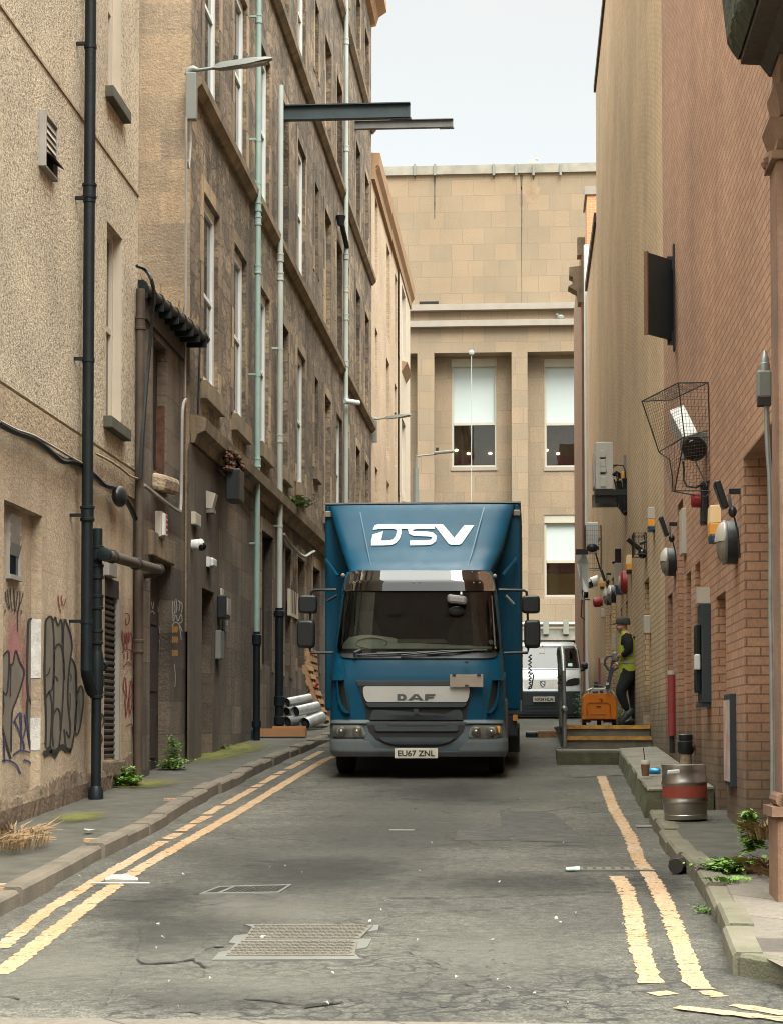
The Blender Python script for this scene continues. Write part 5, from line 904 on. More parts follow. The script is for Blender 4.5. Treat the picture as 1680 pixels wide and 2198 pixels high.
# far right buildings
YF = 57.0; X2 = onY(1259, 500, YF+.6).x; t = thing('orange_brick_building', 'orange brick pier of the further building with stone coping and dark trim', 'building', (4, 54, gz(54))); zo = onY(1270, 400, YF+.6).z
mb = MB(); mb.bb(X2, 12, YF+.6, 59.5, 0, zo-.25); mb.build('brick_wall', m_orangebrick, t); MB().bb(X2-.06, 12, YF+.55, 59.6, zo-.25, zo).build('coping', m_band, t)
p0 = onY(1257, 526, YF+.3); single(MB().tube([p0, V((p0.x, p0.y, gz(57)))], .075, 12), 'downpipe', m_white, 'long white downpipe at the far corner of the tall brick wall', 'drainpipe', smooth=True)
t = thing('classical_building', 'old stone building with weathered projecting cornice past the white downpipe', 'building', (3, 65, gz(65))); Y = 60.0; xw = onY(1247, 700, Y).x; zc1 = onY(1240, 573, Y).z; zc2 = onY(1240, 530, Y).z
mb = MB(); mb.bb(xw, 12, Y, 70, 0, zc2+.1); mb.build('stone_wall', m_brownstone, t)
xo = onY(1221, 590, Y).x; mb = MB(); mb.prism([(xw+.2, Y-.01, zc1-1.1), (xw-.1, Y-.01, zc1-1.1), (xw-.14, Y-.01, zc1-.75), (xw-.4, Y-.01, zc1-.6), (xo+.12, Y-.01, zc1-.5), (xo+.1, Y-.01, zc1-.3), (xo, Y-.01, zc1-.25), (xo, Y-.01, zc1), (xw+.2, Y-.01, zc1+.05)], (0, .7, 0)); mb.bb(onY(1238, 530, Y).x, xw+.3, Y-.01, Y+.6, zc2-.25, zc2+.3); mb.build('cornice', m_course, t)
# wall things on the right: helper gives the wall point for a sighting
def wr(f, x, y): return onX(*px(f, x, y), XR)
# projecting black sign
p = wr(None, 1447, 640); z1, z0 = onY(1447, 559, p.y).z, onY(1447, 731, p.y).z; t = thing('hanging_sign', 'blank black projecting sign box with a brown edge high on the brick wall', 'sign', (XR, p.y, z0)); o = onY(1386, 630, p.y-.42); d = V((o.x-XR+.03, -.42, 0)); n = V((d.y, -d.x, 0)).normalized()*.02; c = V((XR-.03, p.y, 0))+d/2
MB().obox((c.x, c.y, (z0+z1)/2), d/2, n, (0, 0, (z1-z0)/2)).build('sign_box', m_signblk, t, bevel=.006); e = c+d/2; MB().obox((e.x, e.y, (z0+z1)/2), d.normalized()*.012, n*1.25, (0, 0, (z1-z0)/2+.01)).build('edge_trim', m_bronze, t)
for z in (z1-.02, z0+.05): MB().bb(XR-.09, XR+.02, p.y-.04, p.y+.04, z-.10, z+.06).build('wall_bracket', m_blackpl, t)
MB().bb(XR-.02, XR+.02, p.y-.08, p.y+.06, z0-.12, z1+.18).build('back_plate', m_doordk, t)
# caged camera
A = V((1.45, 18.95, 0)); Yn, Yf = 18.9, 19.95
c3 = lambda x, y, Y: onY(*px('r6', x, y), Y)
B_, A_, C_, D_ = c3(1255, 40, Yn), c3(750, 45, Yn), c3(130, 358, Yf), c3(635, 335, Yf); F_, E_, J_ = c3(855, 965, Yn), c3(420, 1225, Yf), c3(1285, 965, Yn)
G1, G2, H1_, H2_ = c3(690, 1885, Yn+.25), c3(640, 1890, Yf-.3), c3(1305, 1885, Yn), c3(1220, 1990, Yn-.1); E2 = c3(600, 1350, Yf-.2); K = c3(655, 1700, Yf-.3)
t = thing('camera_cage', 'wire mesh cage bolted to the brick wall round a white camera', 'wire cage', V((XR, Yn, H1_.z))); mb = MB()
for pts in ([B_, A_], [A_, C_], [C_, D_], [D_, B_], [A_, F_], [C_, E_], [E_, F_], [F_, J_], [B_, J_], [J_, H1_], [E_, E2, K, G2], [F_, G1], [G1, H1_], [G2, H2_], [H2_, H1_], [G1, G2], [c3(1020, 1340, Yn+.1), c3(1240, 1800, Yn)], [c3(1080, 900, Yn), c3(1250, 860, Yn)]): mb.tube(pts, .0065, 5)
mb.build('frame', M('cage_steel', (.045, .036, .03), .6, var=.4, metal=.3, vs=9), t)
mb = MB()
def net(a, b, c, d, n, k, diag=True):
    for i in range(1, n): mb.tube([a.lerp(b, i/n), d.lerp(c, min(1, max(0, (i+(1 if diag else 0))/n)))], .0018, 3, False)
    for i in range(1, k): mb.tube([a.lerp(d, i/k), b.lerp(c, min(1, max(0, (i-(1 if diag else 0))/k)))], .0018, 3, False)
net(A_, C_, E_, F_, 16, 18); net(A_, B_, J_, F_, 8, 16, False); net(A_, B_, D_, C_, 8, 14); net(F_, J_, H1_, G1, 10, 16); net(E_, F_, G1, G2, 8, 14)
mb.build('mesh', bpy.data.materials['cage_steel'], t)
t = thing('security_camera', 'bright white camera housing tilted down inside the large wire cage', 'security camera', c3(840, 1100, Yn+.35)); q0, q1, q2, q3 = c3(595, 510, Yn+.6), c3(845, 415, Yn+.62), c3(1080, 890, Yn+.25), c3(830, 975, Yn+.22)
MB().prism([q0, q1, q2, q3], (.03, .2, -.16)).build('housing', m_white, t, bevel=.012); p = c3(1020, 1215, Yn+.28); MB().lathe(p+V((0, .10, .06)), [(0, .09), (.05, .115), (.12, .12)], 18, V((.05, -1, -.35))).build('lens_hood', m_blackpl, t, smooth=True); MB().lathe(p+V((0, -.02, .01)), [(0, .105), (.01, .1)], 18, V((.05, -1, -.35))).build('lens', m_lensdk, t)
p = c3(980, 1050, Yn+.3); MB().bb(p.x-.1, p.x+.16, p.y, p.y+.2, p.z-.06, p.z+.09).build('mount', m_lampgrey, t, bevel=.01); q = c3(830, 1350, Yn+.4); MB().tube([q, c3(850, 1250, Yn+.4), p+V((0, .1, 0))], [.05, .035, .03], 8).build('pan_head', m_louvre, t); MB().tube([q+V((0, 0, -.02)), c3(845, 1500, Yn+.4), c3(840, 1700, Yn+.35), c3(900, 1810, Yn+.3), c3(1050, 1830, Yn+.25), c3(1200, 1760, Yn+.1), V((XR, Yn+.05, c3(1300, 1710, Yn).z))], .011, 6).build('cable', m_blackpl, t, smooth=True)
# bulkhead lamps (half domes)
def bulk(name, f, x, y, rad, label, dy=0):
    p = wr(f, x, y); t = thing(name, label, 'wall light', p, 'round bulkhead lights on the brick wall'); s = V((1, 1, 1)); dep = .17
    MB().lathe(p+V((.01, 0, 0)), [(0, rad), (-.085, rad), (-.10, rad*.97)], 26, V((1, 0, 0))).build('body', m_blackpl, t, smooth=True)
    MB().lathe(p+V((-.09, 0, 0)), [(0, rad*.99), (-.012, rad*1.02), (-.03, rad)], 26, V((1, 0, 0))).build('rim', m_galv, t, smooth=True)
    mb = MB(); rows = []
    for i in range(7): a = i/6*math.pi/2; rows.append([p+V((-.105-math.sin(a)*.07, math.cos(a)*rad*.95*math.cos(q*math.pi/12), -math.cos(a)*rad*.95*math.sin(q*math.pi/12))) for q in range(13)])
    mb.grid(rows).build('glass', m_lensglass, t, smooth=True); mb = MB(); rows = []
    for i in range(7): a = i/6*math.pi/2; rows.append([p+V((-.105-math.sin(a)*.08, math.cos(a)*rad*.98*math.cos(q*math.pi/12), math.cos(a)*rad*.98*math.sin(q*math.pi/12))) for q in range(13)])
    mb.grid(rows).build('hood', m_ivory, t, smooth=True); return t
bulk('bulkhead_light', 'r3', 1530, 1160, .185, 'largest round bulkhead light with flaking cream hood nearest the deep doorway'); bulk('bulkhead_light', 'r3', 610, 1450, .17, 'round bulkhead light with cream hood left of the tall deep recess')
bulk('bulkhead_light', 'r4', 655, 1265, .18, 'grey bulkhead light above the man in the yellow vest, in front of its twin'); bulk('bulkhead_light', 'r4', 575, 1310, .18, 'grey bulkhead light partly hidden behind its twin near the white bullet camera')
# amber and blue alarm sounders
def sounder(f, x0, x1, y0, y1, label, top, foot):
    a = wr(f, (x0+x1)/2+(x1-x0)*.3, (y0+y1)/2); s = F/a.y; w = abs(px(f, x1, 0)[0]-px(f, x0, 0)[0])/s*.98; h = abs(px(f, 0, y1)[1]-px(f, 0, y0)[1])/s
    t = thing('alarm_sounder', label, 'alarm', (XR, a.y, a.z-h/2), 'amber alarm boxes on the brick wall'); zt, zb = a.z+h/2, a.z-h/2; zm = lerp(zt, zb, .5); zf = lerp(zt, zb, .82); L = .16
    def slab(n, za, zb_, wa, wb, mat): MB().add([(XR+.0, a.y-L, za), (XR-wa, a.y-L*.8, za), (XR-wa, a.y+L*.8, za), (XR, a.y+L, za), (XR, a.y-L, zb_), (XR-wb, a.y-L*.8, zb_), (XR-wb, a.y+L*.8, zb_), (XR, a.y+L, zb_)], [(0, 1, 2, 3), (4, 7, 6, 5), (0, 4, 5, 1), (1, 5, 6, 2), (2, 6, 7, 3), (3, 7, 4, 0)]).build(n, mat, t, bevel=.006)
    slab('beacon', zt, zm+.002, w*.95, w, top); slab('case', zm, zf+.002, w, w*.97, m_amber); slab('foot', zf, zb, w*.95, w*.85, foot); return t
sounder('r3', 1140, 1303, 625, 1165, 'amber alarm box under the red bell, beside the largest bulkhead light', m_ambert, m_bluepl); sounder('r3', 213, 318, 650, 995, 'alarm box with white top and blue foot high on the tan brick', m_ivory, m_bluepl)
sounder('r4', 850, 943, 600, 915, 'amber alarm box below the small wire cage on the tan brick', m_ambert, m_blackpl); sounder('r4', 390, 460, 985, 1180, 'smallest amber alarm box, next to the white bullet camera', m_ambert, m_blackpl)
p = wr('r4', 770, 1035); t = thing('alarm_sounder', 'cream alarm box with a blue foot beside the round red and white bell', 'alarm', p); MB().bb(XR-.15, XR, p.y-.15, p.y+.15, p.z-.1, p.z+.32).build('case', m_ivory, t, bevel=.01); MB().bb(XR-.13, XR, p.y-.13, p.y+.13, p.z-.26, p.z-.103).build('foot', m_bluepl, t, bevel=.01)
p = wr('r4', 850, 1065); t = thing('fire_bell', 'round red fire bell with white face on the tan brick', 'bell', p); MB().lathe(p, [(0, .21), (-.08, .21), (-.12, .16)], 20, V((1, 0, 0))).build('gong', m_redpl, t, smooth=True); MB().lathe(p+V((-.12, 0, 0)), [(0, .13), (-.03, .1)], 20, V((1, 0, 0))).build('face', m_ivory, t, smooth=True)
p = wr('r3', 1095, 590); t = thing('red_beacon', 'dark red beacon on a black base below the large wire cage', 'beacon', p); MB().bb(XR-.07, XR, p.y-.1, p.y+.1, p.z-.2, p.z+.22).build('base', m_blackpl, t, bevel=.02); MB().lathe(p+V((-.06, 0, .04)), [(0, .075), (-.09, .07), (-.1, .05)], 14, V((1, 0, 0))).build('lens', m_redpl, t, smooth=True)
# PIR floodlights
def flood(f, x, y, s, label):
    p = wr(f, x, y); t = thing('floodlight', label, 'floodlight', p, 'small black floodlights on the brick wall'); MB().bb(XR-.14*s, XR+.01, p.y-.03, p.y+.03, p.z+.03, p.z+.075).build('arm', m_blackpl, t, bevel=.006); c = p+V((-.24*s, -.02, .02)); MB().obox(c, (.035*s, 0, .01*s), (0, .12*s, 0), (-.055*s, 0, .17*s)).build('lamp_head', m_blackpl, t, bevel=.01); MB().obox(c+V((-.037*s, 0, -.01)), (.004, 0, 0), (0, .1*s, 0), (-.05*s, 0, .15*s)).build('glass', m_lensdk, t); MB().sphere(p+V((-.1*s, -.02, -.12)), .06*s, 7, (.9, .9, 1.2)).build('sensor', m_blackpl, t, smooth=True); MB().tube([p+V((-.14*s, -.02, .03)), p+V((-.12*s, -.02, -.1))], .015, 6).build('knuckle', m_galv, t)
    MB().tube([p+V((-.08*s, 0, -.15)), p+V((-.02, 0, -.3)), p+V((-.008, 0, -.5))], .008, 5).build('cable', m_blackpl, t)
flood('r3', 1580, 490, .66, 'black floodlight with sensor above the largest bulkhead light'); flood('r3', 640, 950, .66, 'black floodlight with sensor left of the tall deep recess'); flood('r4', 575, 960, .7, 'small black floodlight above the twin grey bulkhead lights')
p = wr('r4', 765, 630); t = thing('security_camera', 'small square black camera on a bracket on the tan brick', 'security camera', p); MB().bb(XR-.13, XR-.02, p.y-.08, p.y+.1, p.z-.12, p.z+.16).build('housing', m_doordk, t, bevel=.01); MB().tube([p+V((-.08, 0, -.1)), p+V((-.05, 0, -.22)), p+V((0, 0, -.22))], .02, 6).build('bracket', m_doordk, t); MB().sphere(p+V((-.16, -.05, -.1)), .03, 5).build('lens', m_lensdk, t)
def cage(f, x0, x1, y0, y1, label):
    p = wr(f, x1, (y0+y1)/2); s = F/p.y; w = abs(px(f, x1, 0)[0]-px(f, x0, 0)[0])/s; h = abs(px(f, 0, y1)[1]-px(f, 0, y0)[1])/s/2; t = thing('wire_cage', label, 'wire cage', p); mb = MB(); zt, zb = p.z+h, p.z-h
    for y in (p.y, p.y+.5): mb.tube([(XR, y, zb), (XR-w, y, zb), (XR-w, y, zt), (XR, y, zt), (XR, y, zb)], .012, 5)
    for x, z in ((XR-w, zb), (XR-w, zt), (XR-.02, zb), (XR-.02, zt)): mb.tube([(x, p.y, z), (x, p.y+.5, z)], .012, 5)
    mb.build('frame', bpy.data.materials['cage_steel'], t); mb = MB(); n = 9
    for i in range(1, n):
        mb.tube([(XR-w*i/n, p.y, zb), (XR-w*i/n, p.y, zt)], .0025, 3, False); mb.tube([(XR-w, p.y+.5*i/n, zb), (XR-w, p.y+.5*i/n, zt)], .0025, 3, False)
        z = lerp(zb, zt, i/n); mb.tube([(XR, p.y, z), (XR-w, p.y, z), (XR-w, p.y+.5, z)], .0025, 3, False)
    mb.build('mesh', bpy.data.materials['cage_steel'], t); return p, w, h
p, w, h = cage('r4', 975, 1195, 205, 572, 'small wire mesh cage round a dark camera on the tan brick'); c = p+V((-w*.5, .25, .02)); t = thing('security_camera', 'dark camera on a curved arm inside the small wire cage', 'security camera', c); MB().tube([p+V((0, .25, .05)), c+V((.1, 0, .04)), c], .025, 7).build('arm', m_blackpl, t); MB().tube([c+V((-.18, -.1, .06)), c+V((.02, -.05, -.1))], .035, 8).build('housing', m_blackpl, t); MB().sphere(c+V((.04, -.1, -.16)), .07, 6).build('lens', m_lensdk, t)
p, w, h = cage('r4', 130, 412, 80, 820, 'large pale wire cage round a white camera near the white downpipe'); t = thing('security_camera', 'white upright camera housing in the pale wire cage', 'security camera', p+V((-w*.6, .3, .1)))
q0 = onY(*px('r4', 240, 295), p.y+.3); MB().obox(q0, (.15, 0, 0), (0, .12, 0), (0, 0, .37)).build('housing', m_white, t, bevel=.02); q1 = onY(*px('r4', 245, 470), p.y+.25); MB().sphere(q1, .17, 8, (1, .8, .7)).build('lens_dome', m_blackpl, t, smooth=True); MB().tube([q1+V((.05, 0, 0)), q1+V((.12, 0, -.25)), V((XR, p.y+.3, q1.z-.6))], .02, 6).build('cable', m_doordk, t); MB().tube([q1+V((.1, .0, .1)), V((XR, p.y+.3, q1.z+.3))], .03, 6).build('bracket', m_lampgrey, t)
p = wr('r4', 335, 1030); t = thing('bullet_camera', 'white bullet camera with black lens on the far brick wall', 'security camera', p); q = onY(*px('r4', 235, 1075), p.y-.1); MB().lathe(p, [(0, .09), (-.06, .09)], 12, V((1, 0, 0))).build('base', m_white, t); MB().tube([p+V((-.06, 0, 0)), q+V((.2, .05, .09))], .05, 8).build('arm', m_white, t); MB().tube([q+V((.22, .05, .1)), q+V((-.02, -.03, .0))], .13, 12).build('housing', m_white, t, smooth=True); MB().tube([q+V((-.02, -.03, 0)), q+V((-.09, -.06, -.05))], .115, 12).build('lens', m_lensdk, t)
p = wr('r4', 425, 1400); t = thing('alarm_bell', 'small red bell on a bracket below the bullet camera', 'bell', p); MB().lathe(p, [(0, .09), (-.08, .12), (-.2, .11), (-.22, .08)], 14, V((1, 0, .1))).build('gong', m_redpl, t, smooth=True); MB().tube([p+V((-.3, 0, .05)), p+V((-.48, 0, .05)), p+V((-.5, 0, -.35)), p+V((-.42, 0, -.42))], .02, 6).build('hook', m_rust, t)
# condenser unit
p = wr('n3', 930, 1100); Y = p.y; L = .85; a, b = onY(*px('n3', 205, 320), Y), onY(*px('n3', 615, 1400), Y)
t = thing('condenser_unit', 'cream air conditioning unit on wall brackets with tangled black pipes', 'air conditioner', (a.x, Y, b.z)); MB().bb(a.x, b.x, Y, Y+L, b.z, a.z).build('casing', m_acbox, t, bevel=.012)
for y0, y1, x0, x1 in ((505, 670, 310, 445), (715, 880, 310, 440), (885, 1010, 315, 455), (1120, 1345, 325, 450)): u, v = onY(*px('n3', x0, y0), Y-.03), onY(*px('n3', x1, y1), Y-.03); MB().bb(u.x, v.x, Y-.025, Y-.001, v.z, u.z).build('service_cover', m_acbox, t, bevel=.006)
for y in (685, 1035): u, v = onY(*px('n3', 320, y-15), Y-.01), onY(*px('n3', 435, y+15), Y-.01); MB().bb(u.x, v.x, Y-.012, Y-.001, v.z, u.z).build('grip_slot', m_doordk, t)
mb = MB(); u, v = onY(*px('n3', 165, 540), Y), onY(*px('n3', 215, 1400), Y); mb.bb(u.x, a.x-.004, Y+.1, Y+L-.1, v.z+.05, u.z); mb.build('fan_grille', m_acbox, t, bevel=.02)
for y0, y1 in ((1410, 1540), (1560, 1700)): u, v = onY(*px('n3', 200, y0), Y), onY(*px('n3', 760, y1), Y); MB().bb(u.x, XR, Y+(.0 if y0 < 1500 else .05), Y+.06+(0 if y0 < 1500 else .05), v.z, u.z).build('support_bracket', m_blackpl, t); MB().bb(u.x-.03, XR, Y+L-.1, Y+L-.03, v.z, u.z).build('support_bracket', m_lampgrey, t)
for pts, r in (([(465, 980), (560, 860), (700, 845), (840, 860), (890, 960), (900, 1250)], .010), ([(580, 1060), (590, 950), (640, 880), (720, 850)], .008), ([(455, 1250), (480, 1150), (600, 1070), (700, 1010), (750, 1040), (760, 1150)], .028), ([(640, 1080), (700, 1080), (720, 1180), (740, 1250)], .022), ([(740, 1200), (770, 1400), (790, 1700), (850, 1900), (905, 1960)], .05), ([(640, 1180), (680, 1350), (690, 1650), (720, 1800), (800, 1900), (880, 1960)], .014), ([(880, 1150), (890, 1400), (880, 1700), (900, 1900)], .045)):
    MB().tube([onY(*px('n3', x, y), Y+.02+.05*(i % 2)) for i, (x, y) in enumerate(pts)], r, 7).build('pipe', m_blackpl, t, smooth=True)
u, v = onY(*px('n3', 800, 1000), Y+.1), onY(*px('n3', 870, 1190), Y+.1); MB().bb(u.x, v.x, Y+.05, Y+.12, v.z, u.z).build('isolator', m_amber, t, bevel=.008); u, v = onY(*px('n3', 850, 640), Y+.3), onY(*px('n3', 920, 1250), Y+.3); MB().bb(u.x, XR, Y+.2, Y+.3, v.z, u.z).build('trunking', m_lampgrey, t)
# black cabinet with pale lamp, posters, poles
a = wr('r2', 640, 300); z1, z0 = onX(*px('r2', 845, -20), XR).z, wr('r2', 845, 1080).z; ya = wr('r2', 850, 500).y; yb = ya+.46
t = thing('wall_cabinet', 'tall black wall cabinet with a small white box on its face and grey conduit above', 'cabinet', (XR, ya, z0)); zt = wr(None, 1510, 1330).z+.12
MB().bb(XR-.09, XR+.01, ya, yb, z0, zt).build('back_board', m_signblk, t, bevel=.01); MB().bb(XR-.13, XR-.092, ya+.05, yb-.04, z0+.10, zt-.2).build('front_case', m_black, t, bevel=.012); q = wr('r2', 700, 520); MB().bb(XR-.155, XR-.10, ya+.02, ya+.14, q.z-.06, q.z+.09).build('white_box', m_white, t, bevel=.012); MB().bb(XR-.11, XR-.01, ya+.02, yb-.02, z0-.04, z0-.002).build('drip_tray', m_trim, t)
MB().bb(XR-.12, XR, ya+.1, ya+.3, zt+.003, zt+.16).build('conduit', m_ivory, t)
ya, yb = wr('r2', 1240, 1300).y, wr('r2', 1120, 1300).y; z1, z0 = wr('r2', 1240, 930).z, wr('r5', 700, 1290).z
t = thing('poster_frame', 'narrow black framed poster case with peeling pink poster on the near brick pier', 'poster', (XR, ya, z0)); mb = MB(); mb.bb(XR-.05, XR+.01, ya, ya+.07, z0, z1); mb.bb(XR-.04, XR+.01, yb-.03, yb, z0+.05, z1); mb.bb(XR-.04, XR+.01, ya+.07, yb-.03, z1-.05, z1); mb.bb(XR-.04, XR+.01, ya+.07, yb-.03, z0, z0+.04); mb.build('frame', m_signblk, t, bevel=.004)
m_post = M('torn_poster', (.36, .22, .20), .7, col2=(.55, .50, .45), vs=5, streak=0); MB().bb(XR-.048, XR+.005, ya+.072, yb-.032, z0+.042, z1-.052).build('poster', m_post, t)
p = wr('r2', 285, 640); q = wr('r2', 280, 1600); t = thing('red_pole', 'faded red vertical pole fixed in the corner of the deep recess', 'pole', (p.x-.03, p.y, q.z)); MB().tube([(p.x-.04, p.y, q.z), (p.x-.04, p.y, p.z)], .05, 12).build('pole', m_redpole, t, smooth=True); MB().tube([(p.x-.04, p.y, p.z), (p.x-.04, p.y, p.z+.05)], .052, 12).build('cap', m_ivory, t); MB().tube([(p.x-.04, p.y, q.z-.2), (p.x-.04, p.y, q.z)], .03, 10).build('foot', m_doordk, t)
p = wr('r2', 455, 1750); xq = 1.62; q = onY(*px('r2', 450, 1700), p.y-1.2); t = thing('vent_stub', 'short clay and black vent stub standing behind the beer keg', 'vent pipe', (q.x, q.y, gz(q.y))); MB().tube([(q.x, q.y, gz(q.y)), (q.x, q.y, q.z-.1)], .062, 14).build('clay_pipe', m_picked, t, smooth=True); MB().lathe((q.x, q.y, q.z-.12), [(0, .07), (.02, .085), (.13, .085), (.14, .07), (.16, .075), (.2, .075), (.21, .06)], 16).build('collar', m_blackpl, t, smooth=True); MB().lathe((q.x+.05, q.y, q.z-.03), [(0, .05), (.06, .055), (.08, .04)], 10, V((1, -.3, 0))).build('end_cap', m_rust, t, smooth=True)
p = wr('r4', 1255, 1785); single(MB().bb(XR-.1, XR, p.y-.1, p.y+.1, p.z-.14, p.z+.12), 'socket_box', m_ivory, 'grey weatherproof socket box behind the man in the vest', 'socket box', bevel=.01)
p = wr('r4', 465, 1590); single(MB().bb(XR-.09, XR, p.y-.1, p.y+.1, p.z-.12, p.z+.1), 'socket_box', m_ivory, 'small white box on the far wall below the red bell', 'socket box', bevel=.01)
p = wr('r4', 655, 2100); single(MB().bb(XR-.08, XR, p.y-.1, p.y+.1, p.z-.14, p.z+.14), 'paper_dispenser', m_ivory, 'white wall dispenser in front of the man with the pallet truck', 'dispenser', bevel=.01)
# pub sign on far wall (white faceted board)
Y = 46.0; o = [onY(*px('n4', x, y), Y+dy) for x, y, dy in ((1075, 0, .5), (1135, 700, .5), (1215, 660, 0), (1300, 540, 0), (1310, 0, 0), (1240, -220, 0), (1060, -240, .5))]
t = thing('pub_sign', 'white shield-shaped hanging sign board with carved emblem at the far corner', 'sign', o[1]); MB().prism([o[0], o[1], o[2], V((o[3].x, o[3].y, o[2].z)), o[3], o[4], o[5], o[6]], (0, .12, 0)).build('board', m_white, t)
c = onY(*px('n4', 1160, 330), Y+.1); MB().obox(c+V((0, -.02, 0)), (.03, 0, -.05), (0, .015, 0), (-.02, 0, .35)).obox(c+V((.05, -.02, -.35)), (.03, 0, 0), (0, .015, 0), (0, 0, .12)).build('emblem', m_graycab, t); u = onY(*px('r4', 0, 590), Y+.2); MB().bb(u.x-.05, o[3].x, Y+.0, Y+.12, u.z, u.z+.12).build('top_rail', m_doordk, t); MB().bb(o[2].x, o[3].x, Y, Y+.1, o[2].z-.02, onY(*px('n4', 1250, 560), Y).z).build('bracket', m_signblk, t)
# ------------------------------------------------------------------ near stone shopfront corner
t = thing('stone_shopfront', 'brown stone shopfront pilaster with carved capital and heavy mossy cornice', 'building', (2.2, 12, gz(12))); Y = 11.9
n = lambda x, y, f='n1', yy=Y: onY(*px(f, x, y), yy)
xb = n(288, 1100, 'n2').x; zb_ = n(240, 1100, 'n2').z; YW2 = YN-3.25
MB().bb(xb, 3.2, Y, Y+.41, gz(12)-.1, zb_).build('base_block', m_brownstone, t, bevel=.025); mb = MB(); z2 = n(240, 1035, 'n2').z; x2 = n(325, 985, 'n2').x; x3 = n(342, 850, 'n2').x
mb.prism([(xb-.03, Y-.03, zb_), (xb-.03, Y-.03, zb_+.06), (x2, Y+.01, z2+.02), (3.2, Y+.01, z2+.02), (3.2, Y-.03, zb_)], (0, .45, 0)); mb.tube([(x2+.02, Y+.02, z2+.06), (x2+.02, Y+.36, z2+.06)], .045, 10); mb.tube([(x2+.02, Y+.02, z2+.06), (3.2, Y+.02, z2+.06)], .045, 10); mb.build('base_moulding', m_brownstone, t)
zc_ = n(590, 1640).z; MB().bb(x3, 3.2, Y+.03, Y+.36, z2+.05, zc_).build('pilaster_shaft', m_brownstone, t, bevel=.02)
mb = MB(); z3 = n(560, 1560).z; mb.bb(x3-.03, 3.2, Y+.0, Y+.39, zc_, zc_+.05)
for i in range(14): mb.sphere((x3+.02+R.uniform(-.04, .05), Y+R.uniform(0, .36), lerp(zc_+.05, z3, R.random())), R.uniform(.03, .05), 4)
mb.bb(x3, 3.2, Y+.03, Y+.36, zc_+.05, z3); z4 = n(520, 1240).z; x4 = n(520, 1240).x; mb.prism([(x3, Y+.02, z3), (x4+.05, Y-.03, z3+.06), (x4, Y-.05, z4), (3.2, Y-.05, z4), (3.2, Y+.02, z3)], (0, .42, 0)); mb.build('capital', m_brownstone, t)
z5 = n(570, 880).z; x5 = n(572, 880).x; mb = MB(); mb.prism([(x3, Y+.05, z4), (x5+.04, Y, z4+.03), (x5+.02, Y-.02, z5-.08), (x5, Y-.04, z5), (3.2, Y-.04, z5), (3.2, Y+.05, z4)], (0, .4, 0)); mb.bb(n(640, 480).x, 3.4, Y+.03, Y+.4, z5, n(620, 480).z+.4); mb.build('entablature', m_brownstone, t)
Y2 = Y+.45; P = [n(520, 800, yy=Y2), n(435, 690, yy=Y2), n(425, 680, yy=Y2), n(228, 670, yy=Y2), n(222, 590, yy=Y2), n(140, 525, yy=Y2), n(115, 450, yy=Y2), n(118, 430, yy=Y2)]
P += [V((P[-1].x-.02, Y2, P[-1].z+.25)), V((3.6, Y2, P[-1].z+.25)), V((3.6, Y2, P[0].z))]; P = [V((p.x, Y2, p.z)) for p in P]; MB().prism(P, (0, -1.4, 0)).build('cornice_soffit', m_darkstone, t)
mb = MB(); rows = []
for i in range(30):
    y = Y2-i*1.45/29; j = lambda: R.uniform(-.012, .012)
    rows.append([V((P[4].x-.012+j()*.4, y, P[4].z-.02)), V((P[5].x-.015+j(), y, P[5].z+j())), V((P[6].x-.02+j(), y, P[6].z+j())), V((P[8].x-.02+j(), y, P[8].z+.02))])
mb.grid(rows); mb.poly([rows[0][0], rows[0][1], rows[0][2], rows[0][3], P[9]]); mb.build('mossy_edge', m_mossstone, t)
# lamp-post style junction box and conduit on the shopfront edge
Y = 13.2; a, b = n(1392, 700, 'Q', Y), n(1508, 935, 'Q', Y); t = thing('junction_post', 'galvanised conduit with a grey pointed-top box beside the stone pilaster', 'conduit', (b.x, Y, gz(13))); cx_ = (a.x+b.x)/2; w = (b.x-a.x)/2
MB().bb(cx_-w, cx_+w, Y-w, Y+w, b.z+.02, a.z).build('box', m_lampgrey, t, bevel=.015); MB().lathe((cx_+w*.15, Y, a.z), [(0, w*.75), (.05, w*.75), (.055, w*.62), (.09, w*.6), (.14, .01)], 12).build('cap', m_galv, t, smooth=True); MB().obox((cx_, Y, b.z), (w*.9, 0, 0), (0, w*.9, 0), (0, 0, .03)).build('underside', m_doordk, t)
pts = [n(1470, 930, 'Q', Y), n(1475, 1150, 'Q', Y), n(1485, 1350, 'Q', Y), n(1497, 1500, 'Q', Y), n(1502, 1700, 'Q', Y), n(1507, 2100, 'Q', Y), n(1290, 1200, 'r1', Y), n(1310, 2000, 'r1', Y), n(1285, 800, 'r5', Y), n(1285, 1500, 'r5', Y)]; MB().tube(pts+[V((pts[-1].x, Y, gz(Y)+.1))], .019, 10).build('conduit', m_galv, t, smooth=True)
